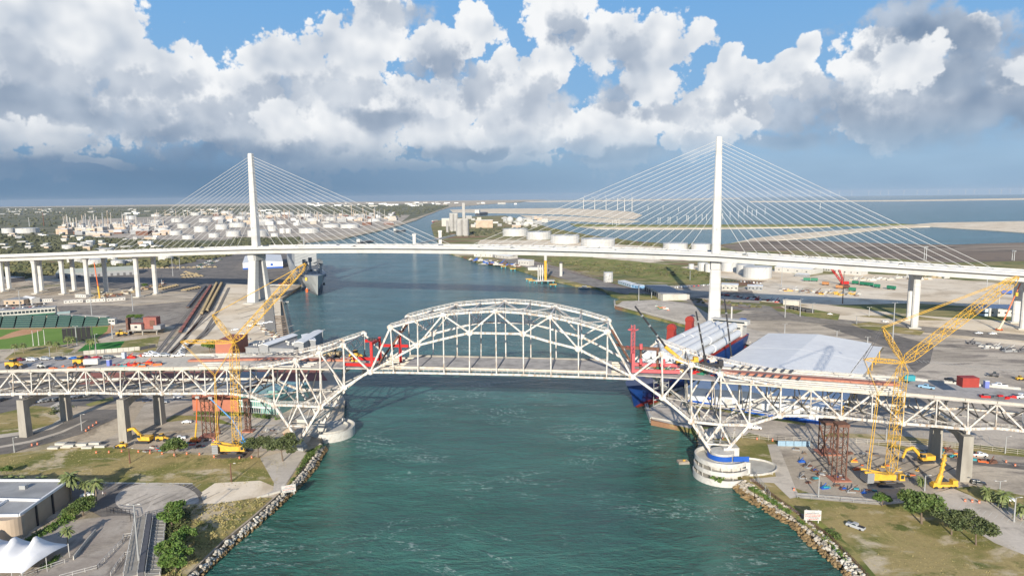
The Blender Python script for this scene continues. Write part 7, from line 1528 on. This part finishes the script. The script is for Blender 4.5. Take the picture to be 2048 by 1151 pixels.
brush('grass', 'dry tufts over the left park lawn', [(-40, 950), (0, 912), (120, 898), (330, 908), (560, 918), (575, 930), (552, 970), (400, 975), (0, 958)], 1500, .35, M_TUFT, 7, 12, .14)
brush('grass', 'dry tufts over the right park lawn', [(1570, 1000), (1640, 1012), (1800, 1015), (1900, 1035), (2060, 1110), (2060, 1160), (1770, 1160), (1700, 1100), (1620, 1040)], 1500, .35, M_TUFT, 7, 13, .14)
# far tree belts: one mass each
def belt(label, px, n, size, m_, seed):
    rn = random.Random(seed); mb = MB()
    for x, y in scatter(px, n, seed):
        s = size * rn.uniform(.45, 1.3); mb.ball((x, y, ZL + s * .35), (s, s * rn.uniform(.8, 1.3), s * rn.uniform(.45, .8)), 6, 4, .28, rn)
    o = mb.build('tree_belt', m_); o['kind'] = 'stuff'; tag(o, label, 'trees')
M_FT = mat('far_foliage', (.085, .092, .052), .85, .3, .1, col2=(.11, .115, .055), scale2=.02); M_FT2 = mat('far_scrub', (.14, .135, .06), .85, .3, .1, col2=(.085, .10, .042), scale2=.02)
belt('dark suburban trees in the far left distance', [(-200, 520), (-200, 418), (300, 414), (520, 412), (500, 426), (330, 430), (160, 438), (140, 470), (100, 500), (0, 506)], 2300, 9, M_FT, 1)
belt('dense scrub trees below the refinery', [(-100, 498), (0, 472), (150, 474), (330, 484), (470, 492), (470, 504), (300, 506), (120, 512), (0, 512)], 1700, 6, M_FT, 2)
belt('scrub trees under the left approach', [(-60, 560), (0, 522), (120, 528), (300, 520), (470, 505), (460, 512), (330, 534), (250, 540), (120, 548), (20, 562)], 700, 4.5, M_FT2, 3)
belt('tree line behind the tanks at the left pylon', [(400, 492), (480, 478), (600, 478), (600, 492), (500, 500)], 420, 6, M_FT, 4)
belt('far wooded shore beyond the basin', [(600, 416), (720, 410), (900, 411), (866, 424), (790, 436), (700, 432)], 700, 11, M_FT, 5)
belt('green fringe along the bay shore of the right bank', [(1040, 445), (1100, 458), (1180, 473), (1280, 486), (1430, 490), (1430, 494), (1280, 492), (1180, 482), (1080, 462)], 420, 4.5, M_FT2, 6)
belt('scattered bushes in the clearing behind the deck shadow', [(1100, 522), (1280, 528), (1420, 545), (1420, 560), (1300, 552), (1150, 540)], 180, 2.8, M_FT2, 7)
belt('trees around the grain silos', [(870, 466), (900, 458), (1000, 455), (1080, 452), (1090, 462), (960, 472), (880, 478)], 260, 4.5, M_FT, 8)
belt('bushes along the right service road', [(1300, 588), (1420, 600), (1520, 612), (1520, 616), (1400, 606)], 60, 1.8, M_FT2, 9)
# ---------------------------------------------------------------- boulder banks
def rock_mesh(seed, m_):
    rn = random.Random(seed); mb = MB(); mb.ball((0, 0, 0), (1., .8, .62), 6, 4, .25, rn); return mb.mesh('boulder', m_)
RM = [rock_mesh(i, M_ROCK if i % 3 else mat('pale_block', (.60, .57, .50), .9, .2, .6)) for i in range(8)]; RB_ = [rock_mesh(20 + i, M_ROCKB) for i in range(5)]
def riprap(label, outer, inner, dens, size, near_n, seed):
    rn = random.Random(seed); t_ = thing('boulder_bank', label, 'boulder bank', tuple(G(*outer[0], 0.))); o = Vector(t_.location); pos = []
    for (a, b), (c_, d) in zip(zip(outer[:-1], outer[1:]), zip(inner[:-1], inner[1:])):
        A, B, C_, D = G(*a, 0.), G(*b, 0.), G(*c_, 2.8), G(*d, 2.8); n = int(dens * (B - A).length * ((C_ - A).length + (D - B).length) / 2)
        for _ in range(n):
            s_, v = rn.random(), rn.random(); p = A.lerp(B, s_).lerp(C_.lerp(D, s_), v); p.z += rn.uniform(-.1, .35); pos.append((p, v))
    for (a, b), (c_, d) in zip(zip(outer[:-1], outer[1:]), zip(inner[:-1], inner[1:])):
        q = [G(*a, -.6) - o, G(*b, -.6) - o, G(*d, 2.35) - o, G(*c_, 2.35) - o]; MB().hexa([tuple(v - Vector((0, 0, 2.5))) for v in q], [tuple(v) for v in q]).build('rubble_core', M_ROCKB, t_)
    pos.sort(key=lambda q: q[0].y); rest = {0: MB(), 1: MB()}
    for i, (p, v) in enumerate(pos):
        s = size * rn.uniform(.55, 1.35); low = v < .38 + rn.uniform(-.12, .12); me = rn.choice(RB_ if low else RM)
        rot = (rn.uniform(-.5, .5), rn.uniform(-.5, .5), rn.uniform(0, 6.28))
        if i < near_n:
            r_ = bpy.data.objects.new('boulder', me); COL.objects.link(r_); r_.parent = t_; r_.location = p - o; r_.scale = (s, s, s); r_.rotation_euler = rot
        else: rest[1 if low else 0].ball(tuple(p - o), (s * rn.uniform(.8, 1.1), s * .8, s * .62), 6, 4, .25, rn)
    for k_, nm in ((0, M_ROCK), (1, M_ROCKB)):
        if rest[k_].v: rest[k_].build('boulder_mass', nm, t_, kind='stuff')
riprap('pale limestone boulder bank along the left shore', [(380, 1175), (405, 1152), (468, 1091), (520, 1049), (560, 1013), (600, 974), (632, 937), (655, 897)], [(352, 1175), (398, 1136), (458, 1078), (508, 1038), (548, 1002), (584, 968), (615, 932), (640, 888)], 2.0, .62, 290, 1)
riprap('pale boulder bank with brown stained foot along the right shore', [(1752, 1180), (1694, 1153), (1657, 1121), (1612, 1085), (1581, 1052), (1520, 1018), (1482, 992), (1466, 976)], [(1775, 1175), (1728, 1150), (1692, 1106), (1640, 1062), (1600, 1026), (1545, 996), (1502, 968), (1486, 960)], 2.0, .66, 290, 2)
riprap('dark boulder slope below the sea wall behind the ramp tower', [(1394, 912), (1396, 880), (1382, 860)], [(1402, 912), (1404, 880), (1396, 862)], 1.6, .7, 30, 3)
# ---------------------------------------------------------------- storage tanks, silos, refinery, wind turbines
def tank(x0, x1, ytop, ybase, label, m_=M_TANK, group='storage tanks', dome=.06, name='storage_tank'):
    c_ = G((x0 + x1) / 2, ybase); r_ = (x1 - x0) / 2 / F * (c_.y * _c + (H - ZL) * _s); c_.y += r_ * .7; h = max(2., (ybase - ytop) / F * c_.y * .93)
    t_ = thing(name, label, 'storage tank', tuple(c_), 0, group); n = 24 if x1 - x0 > 20 else 12
    MB().cyl((0, 0, 0), (0, 0, h), r_, n=n).build('shell', m_, t_, smooth=False); MB().cyl((0, 0, h), (0, 0, h + r_ * dome + .1), r_ * 1.005, r_ * .12, n=n).build('roof', M_TANK, t_)
    if x1 - x0 > 16:
        for z_ in (h * .96, h * .62): MB().cyl((0, 0, z_), (0, 0, z_ + .35), r_ * 1.012, n=n).build('wind_girder', m_, t_)
        MB().beam((-r_ * .3, -r_ * .97, 0), (r_ * .25, -r_ * 1.0, h), .6, .3).build('stair', M_GREY, t_)
        for i in range(10): a = 2 * PI * i / 10; MB().beam((r_ * math.cos(a), r_ * math.sin(a), h), (r_ * math.cos(a), r_ * math.sin(a), h + 1.1), .15).build('rail_post', M_GREY, t_)
for i, (a, lab) in enumerate([((1494, 1549, 533, 557), 'largest white tank in front of the group right of the pylon'), ((1477, 1512, 528, 549), 'white tank half hidden behind the largest one'), ((1446, 1477, 523, 543), 'white tank directly right of the right pylon'), ((1397, 1417, 524, 542), 'white tank left of the right pylon'), ((1411, 1427, 526, 544), 'narrow white tank touching the right pylon'), ((1378, 1389, 527, 538), 'smallest white tank left of the right pylon'), ((1208, 1227, 543, 564), 'white ball topped tank by the service road'),
                        ((1330, 1379, 486, 500), 'broad white tank seen over the deck left of the right pylon'), ((1386, 1424, 487, 501), 'broad white tank seen over the deck touching the right pylon'), ((1005, 1056, 457, 472), 'farthest of four broad white tanks along the bay shore'), ((1053, 1104, 463, 479), 'second farthest of four broad white tanks along the bay shore'), ((1102, 1161, 470, 487), 'second nearest of four broad white tanks along the bay shore'), ((1164, 1233, 477, 495), 'nearest of four broad white tanks along the bay shore')]):
    tank(*a, lab, dome=.03 if i > 6 else .08)
LTK = [(0, 23, 456, 466), (25, 66, 456, 466), (121, 144, 489, 500), (151, 169, 487, 495), (158, 183, 483, 493), (160, 203, 518, 530), (213, 231, 512, 522), (219, 244, 520, 531), (244, 264, 519, 528), (184, 219, 497, 503), (313, 341, 509, 521), (129, 166, 514, 525), (247, 269, 431, 439), (225, 250, 459, 466), (385, 411, 452, 464), (428, 453, 448, 459), (449, 477, 461, 473), (455, 488, 445, 454), (491, 531, 460, 473), (533, 552, 451, 462), (558, 570, 456, 466), (570, 582, 456, 466), (594, 635, 456, 466), (643, 678, 448, 455), (678, 716, 448, 456),
       (300, 325, 440, 449), (340, 362, 436, 444), (352, 376, 447, 456), (395, 420, 436, 444), (425, 447, 433, 440), (470, 490, 432, 439), (520, 545, 438, 446), (552, 572, 441, 448), (585, 600, 444, 451), (275, 300, 448, 456), (312, 334, 455, 463), (336, 360, 461, 470), (362, 384, 470, 478), (610, 640, 436, 443), (650, 672, 434, 441), (690, 712, 433, 440), (498, 516, 447, 455), (262, 284, 458, 466), (540, 556, 466, 473), (415, 436, 466, 475), (246, 262, 441, 447), (380, 398, 425, 431), (440, 462, 422, 428), (560, 584, 424, 430), (600, 622, 427, 433), (508, 528, 428, 434), (300, 318, 428, 433), (735, 760, 437, 443), (770, 792, 432, 437)]
for i, a in enumerate(LTK):
    tank(*a, 'white storage tank under the left approach deck' if a[3] > 505 else ('white storage tank in the tank farm behind the left pylon' if a[0] > 270 else 'white storage tank left of the refinery towers'), group='tanks on the left bank', dome=.05)
def far_box(name, label, px, w_, d, h, m_, cat, group, rz=0., roof=None):
    p = G(*px); t_ = thing(name, label, cat, tuple(p), rz, group); MB().box((0, 0, h / 2), (w_, d, h)).build('wall', m_, t_); MB().box((0, 0, h + .3), (w_ * 1.02, d * 1.02, .6)).build('roof', roof or M_ROOFW, t_); return t_
# refinery columns and furnaces
rn = random.Random(15); M_STK = mat('process_steel', (.42, .38, .33), .6, .2, .1); M_STK2 = mat('process_tan', (.46, .36, .27), .7, .2, .1)
for i in range(230):
    zone = rn.random()
    if zone < .55: x, y = rn.uniform(125, 330), rn.uniform(446, 463)
    elif zone < .9: x, y = rn.uniform(520, 770), rn.uniform(430, 446)
    else: x, y = rn.uniform(330, 520), rn.uniform(426, 440)
    p = G(x, y); h = rn.choice([18, 24, 30, 38, 50, 62]) * rn.uniform(.7, 1.1); r_ = rn.uniform(1.1, 2.8); t_ = thing('process_column', 'slim process column among the refinery units ' + ('left of the left pylon' if x < 500 else 'right of the left pylon'), 'refinery column', tuple(p), 0, 'refinery columns')
    MB().cyl((0, 0, 0), (0, 0, h), r_, r_ * .8, n=8).build('vessel', rn.choice([M_STK, M_STK2, M_CONC, M_GREY]), t_)
    for q in range(3): MB().cyl((0, 0, h * (.3 + .3 * q)), (0, 0, h * (.3 + .3 * q) + .5), r_ * 1.6, n=8).build('platform', M_GREY, t_)
for i in range(190):
    x, y = (rn.uniform(120, 340), rn.uniform(450, 470)) if i % 2 else (rn.uniform(430, 790), rn.uniform(428, 450))
    far_box('process_unit', 'low process building in the refinery ' + ('left of the left pylon' if x < 400 else 'behind the left pylon'), (x, y), rn.uniform(12, 45), rn.uniform(10, 30), rn.uniform(6, 18), rn.choice([M_STK, M_STK2, M_SILO, M_GREY, M_RUST, M_TANK]), 'building', 'low refinery buildings', rn.uniform(-.3, .3))
for i in range(130):
    x = rn.uniform(-10, 560); y = rn.choice([rn.uniform(417, 430), rn.uniform(470, 500) if x < 330 else rn.uniform(418, 428)])
    if 120 < x < 330 and 430 < y < 470: continue
    far_box('distant_building', 'pale flat roofed building among the trees in the left distance', (x, y), rn.uniform(15, 70) if y < 440 else rn.uniform(10, 24), rn.uniform(15, 40) if y < 440 else 12, rn.uniform(5, 10), rn.choice([M_SILO, M_ROOFW, M_TAN, M_GREY, M_CONC]), 'building', 'distant buildings on the left')
for i in range(60):
    x, y = rn.uniform(600, 1040), rn.uniform(405, 413)
    if y > 409 and x > 860: continue
    far_box('distant_building', 'white tank like building on the far shore', (x, y), rn.uniform(30, 130), 50, rn.uniform(8, 22), rn.choice([M_ROOFW, M_CONC, M_TANK]), 'building', 'buildings on the far shore')
for i in range(46):
    x, y = rn.uniform(900, 1090), rn.uniform(437, 456)
    far_box('port_building', 'port building around the grain silos', (x, y), rn.uniform(10, 34), rn.uniform(8, 20), rn.uniform(5, 16), rn.choice([M_CONC, M_SILO, M_SILO, M_TANK, M_STK2, M_GREY]), 'building', 'port buildings by the silos')
# grain silos
def silo(px, w_, h, label, m_=M_CONC, ncell=1):
    p = G(*px); t_ = thing('grain_silo', label, 'silo', tuple(p), 0, 'grain silos')
    for i in range(ncell): MB().cyl(((i - (ncell - 1) / 2) * w_ * .96, 0, 0), ((i - (ncell - 1) / 2) * w_ * .96, 0, h), w_ / 2, n=14).build('cell', M_SILO, t_)
    MB().box((0, 0, h + 2), (w_ * ncell * .9, w_ * .7, 4)).build('head_house', M_SILO, t_)
silo((908, 462), 15, 56, 'tall pale grain silo block with twin round cells', M_CONC, 2); silo((925, 471), 19, 46, 'pair of fat grey silos in front of the tall block', M_CONC, 2); silo((936, 470), 8, 40, 'narrow dark silo beside the fat grey ones', M_GREY); silo((895, 466), 8, 36, 'thin silo shaft left of the tall silo', M_CONC)
far_box('elevator_tower', 'tall slender elevator tower above the silos', (928, 452), 11, 11, 88, M_SILO, 'tower', 'elevator towers'); far_box('storage_block', 'tan block shaped storage building right of the silos', (969, 455), 62, 30, 28, M_STK2, 'building', 'storage blocks'); far_box('storage_block', 'pale block shaped storage building left of the tan one', (893, 452), 34, 30, 30, M_CONC, 'building', 'storage blocks')
for x, y in ((1020, 448), (1040, 449)):
    p = G(x, y); t_ = thing('gas_sphere', 'white spherical gas tank, %s of two behind the far quay' % ('left' if x == 1020 else 'right'), 'gas sphere', tuple(p), 0, 'gas spheres'); MB().ball((0, 0, 17), (15, 15, 15), 14, 9).build('sphere', M_TANK, t_, smooth=True); MB().cyl((0, 0, 0), (0, 0, 6), 9, n=12).build('skirt', M_TANK, t_)
# loading arm jetty on the far right quay
lj = thing('loading_jetty', 'oil loading jetty with white arms and yellow mast on dark piles', 'jetty', tuple(G(1090, 566, 0.))); o = Vector(lj.location)
MB().box((0, 6, 3), (26, 14, 1.2)).build('platform', M_CONC, lj); MB().box((0, 16, 3), (10, 22, 1.)).build('approach', M_CONC, lj)
for x in (-11, -4, 4, 11):
    for y in (1, 11): MB().beam((x, y, -1), (x, y, 2.6), 1.4).build('pile', M_TEAL, lj)
MB().cyl((1, 4, 3), (1, 4, 38), 1.9, n=10).build('mast', M_YEL, lj); MB().cyl((1, 4, 30), (1, 4, 44), 2.1, n=10).build('mast_top', M_WHITE, lj)
for x in (-9, -6, -3): MB().beam((x, 2, 3), (x, 2, 24), 1.2).build('loading_arm', M_WHITE, lj); MB().beam((x, 2, 24), (x + 3, 10, 8), 1.).build('arm_return', M_WHITE, lj)
for (x, y, lab) in ((1058, 562, 'dolphin with yellow deck at the left of the loading jetty'), (1064, 565, 'dolphin with yellow deck just left of the jetty'), (1106, 573, 'dolphin with yellow deck at the right of the jetty'), (1007, 536, 'small yellow dolphin along the far quay'), (1026, 541, 'yellow walkway dolphin nearer the jetty')):
    p = G(x, y, 0.); t_ = thing('mooring_dolphin', lab, 'dolphin', tuple(p), 0, 'mooring dolphins'); MB().box((0, 0, 3.2), (9, 7, .8)).build('deck', M_YEL, t_)
    for ax, ay in ((-3, -2), (3, -2), (3, 2), (-3, 2)): MB().beam((ax, ay, -1), (ax, ay, 3), 1.3).build('pile', M_TEAL, t_)
for x, y, h, lab in ((1122, 552, 18, 'slim white vent stack by the jetty pipes'), (1092, 545, 14, 'white stack behind the yellow mast')):
    p = G(x, y); t_ = thing('vent_stack', lab, 'stack', tuple(p)); MB().cyl((0, 0, 0), (0, 0, h), 2.2, n=10).build('shaft', M_WHITE, t_); MB().cyl((0, 0, h), (0, 0, h + 2), 2.3, n=10).build('collar', M_DGREY, t_)
# white pipe bridge towers on the far bank
for x, y, h, lab in ((881, 494, 34, 'white tower just above the deck near mid span'), (829, 489, 22, 'slim white tower left of the mid span tower')):
    p = G(x, y); t_ = thing('conveyor_tower', lab, 'tower', tuple(p)); MB().box((0, 0, h / 2), (7, 7, h)).build('shaft', M_WHITE, t_); MB().box((0, 0, h + 2), (9, 9, 4)).build('head', M_WHITE, t_)
MB().beam(G(829, 489, 34.), G(910, 470, 34.), 3., 3.).build('conveyor', M_WHITE); tag(bpy.data.objects['conveyor'], 'long white conveyor gallery running right to the grain silos', 'conveyor')
# far ships
for px0, px1, hl, lab in (((788, 464), (810, 462), M_DGREY, 'white and dark tanker lying in the far basin'), ((864, 444.5), (877, 443.6), M_HR, 'small red bulk carrier in the distant channel'), ((715, 488), (745, 484), M_DGREY, 'white tanker superstructure above the new deck'), ((953, 431), (972, 429), M_DGREY, 'dark ship in the far channel behind the silos')):
    a, b = G(*px0, 0.), G(*px1, 0.); u = b - a; L = u.length; t_ = thing('distant_ship', lab, 'ship', tuple(a), math.atan2(u.y, u.x), 'distant ships')
    w_ = L * .14; MB().loft([[(x * L, -w_ / 2 * k_, 0), (x * L, w_ / 2 * k_, 0), (x * L, w_ / 2 * k_, L * .07), (x * L, -w_ / 2 * k_, L * .07)] for x, k_ in ((0, .05), (.12, 1), (.9, 1), (1, .8))]).build('hull', hl, t_)
    MB().box((L * .12, 0, L * .11), (L * .14, w_ * .9, L * .1)).build('superstructure', M_WHITE, t_); MB().box((L * .55, 0, L * .08), (L * .6, w_ * .6, L * .02)).build('deck_pipes', M_WHITE, t_)
    if hl is M_HR and L < 300:
        for q in range(4): MB().beam((L * (.3 + .15 * q), 0, L * .07), (L * (.36 + .15 * q), 0, L * .2), L * .012).build('derrick', M_YEL, t_)
# wind turbines
def turbine(px, ytop, label, rz=0., group='wind turbines', s=1.):
    p = G(*px, 0.); h = max(20, dist_at(px[0], ytop, p.y).z); t_ = thing('wind_turbine', label, 'wind turbine', tuple(p), 0, group)
    MB().cyl((0, 0, 0), (0, 0, h), h * .035, h * .022, n=8).build('tower', M_WHITE, t_); MB().box((0, 0, h), (h * .05, h * .12, h * .05)).build('nacelle', M_WHITE, t_)
    for k_ in range(3):
        a = rz + k_ * 2 * PI / 3; d = Vector((math.sin(a), 0, math.cos(a))); MB().beam(Vector((0, -h * .07, h)), Vector((0, -h * .07, h)) + d * h * .42, h * .03, h * .012).build('blade', M_WHITE, t_)
for i, (x, yb, yt) in enumerate([(1167, 418, 397), (1189.5, 419, 397), (1212, 419, 397), (1235, 420, 396.5), (1249, 423, 397.5), (1264, 422, 397)]):
    turbine((x, yb), yt, ['leftmost', 'second', 'third', 'fourth', 'fifth', 'rightmost'][i] + ' of the six white wind turbines on the spoil island', .4 + i * .7)
rn = random.Random(4)
for i in range(22):
    x = 1540 + i * 24 + rn.uniform(-8, 8); turbine((x, 398.5 - (x - 1024) * .0119), 390.5 - (x - 1024) * .0119, 'tiny wind turbine on the horizon beyond the bay', rn.uniform(0, 6), 'wind turbines on the horizon')
# power pylons crossing the bay
pts = [(1238, 450), (1316, 447), (1320, 447), (1336, 446), (1340, 446), (1354, 445), (1373, 442), (1376, 443), (1392, 441), (1404, 441), (1413, 440), (1296, 420), (1326, 419), (1357, 422), (1390, 421), (1445, 438), (1460, 435), (1477, 434), (1488, 430), (1504, 432), (1513, 431), (1530, 428), (1495, 424), (1640, 418), (1225, 451), (1230, 449), (1233, 452)]
for i, (x, y) in enumerate(pts):
    p = G(x, y, 0.); h = 12 / F * p.y if i < 11 or i > 14 else 8 / F * p.y; t_ = thing('bay_pylon', 'slim white power pole standing in the shallow bay', 'power pole', tuple(p), 0, 'power poles in the bay'); MB().beam((0, 0, 0), (0, 0, h), max(.8, p.y * .0005)).build('pole', M_WHITE, t_); MB().beam((-h * .1, 0, h * .9), (h * .1, 0, h * .9), max(.8, p.y * .0005)).build('crossarm', M_WHITE, t_)
for x, yb, yt, lab in ((1848, 520, 497, 'left lattice mast on the mudflat'), (1852, 520, 497, 'lattice mast close beside its twin on the mudflat'), (2024, 520, 504, 'mast at the right edge of the mudflat'), (2028, 521, 505, 'second mast at the right edge of the mudflat'), (88, 452, 425, 'tall dark chimney behind the left tanks'), (59, 453, 436, 'thin antenna mast in the left distance')):
    p = G(x, yb); h = dist_at(x, yt, p.y).z; t_ = thing('tall_mast', lab, 'mast', tuple(p)); MB().cyl((0, 0, 0), (0, 0, h), p.y * .0006, p.y * .0004, n=6).build('shaft', M_RUST if x == 88 else M_GALV, t_); MB().box((0, 0, h), (3, 3, 1.5)).build('head', M_GALV, t_)
# ---------------------------------------------------------------- labels: where look-alikes share one, tell them apart by place
bpy.context.view_layer.update()
def _px(o):
    q = Vector(o.matrix_world.translation) - Vector((0, 0, H)); z_ = q.dot(FWD); return 1024 + F * q.dot(RT) / z_ if z_ > 1 else -9e9
ORD = ['first', 'second', 'third', 'fourth', 'fifth', 'sixth', 'seventh', 'eighth', 'ninth', 'tenth', 'eleventh', 'twelfth']
def ordn(i):
    if i < 12: return ORD[i]
    n = i + 1; return '%d%s' % (n, 'th' if 10 <= n % 100 <= 20 else {1: 'st', 2: 'nd', 3: 'rd'}.get(n % 10, 'th'))
by = {}
for o in COL.objects:
    if o.parent is None and o.get('label') and o.get('kind') is None: by.setdefault(o['label'], []).append(o)
for lab, os_ in by.items():
    if len(os_) < 2: continue
    os_.sort(key=_px); n = len(os_)
    for i, o in enumerate(os_):
        w_ = 'leftmost one' if i == 0 else 'rightmost one' if i == n - 1 else (ordn(i) + ' from left' if i < n / 2 or n > 24 else ordn(n - 1 - i) + ' from right')
        o['label'] = lab + ', ' + w_
        if not o.get('group'): o['group'] = lab.split(' standing')[0]

# ---- pieces that belong to a part hang from it
SUB = {'cab_window': 'cab', 'windscreen': 'cab', 'bridge_windows': 'bridge_deck', 'window': 'wall', 'door': 'wall', 'loading_door': 'wall', 'side_door': 'wall', 'wind_girder': 'shell', 'stair': 'shell', 'rail_post': 'roof', 'wall_box': 'mast', 'frond_skirt': 'trunk', 'cabin_window': 'cabin', 'roof_rib': 'roof', 'roof_unit': 'roof', 'mullion': 'wall', 'ledge': 'wall', 'downpipe': 'wall', 'lamp_head': 'arm', 'weight_joint': 'counterweight', 'blade': 'nacelle', 'wall_stripe': 'wall', 'sign_disc': 'wall'}
stem_ = lambda n: n.split('.')[0]
for r in [o for o in COL.objects if o.parent is None and o.get('label')]:
    kids = {}
    for c in r.children:
        if c.matrix_basis == Matrix(): kids.setdefault(stem_(c.name), c)
    for c in list(r.children):
        h_ = SUB.get(stem_(c.name))
        if h_ and h_ in kids and not c.children and kids[h_] is not c: c.parent = kids[h_]
# ---------------------------------------------------------------- the air
hm = bpy.data.materials.new('sea_air'); hm.use_nodes = True; hm.node_tree.nodes.clear(); k = NT(hm.node_tree)
pv = k.n('ShaderNodeVolumePrincipled'); pv.inputs['Color'].default_value = (.80, .88, 1., 1); pv.inputs['Density'].default_value = HAZE; pv.inputs['Anisotropy'].default_value = 0.
hm.node_tree.links.new(pv.outputs[0], k.n('ShaderNodeOutputMaterial').inputs['Volume'])
hb = MB().box((0, 0, 87.), (47000, 47000, 182.)).build('haze', hm); hb['kind'] = 'stuff'
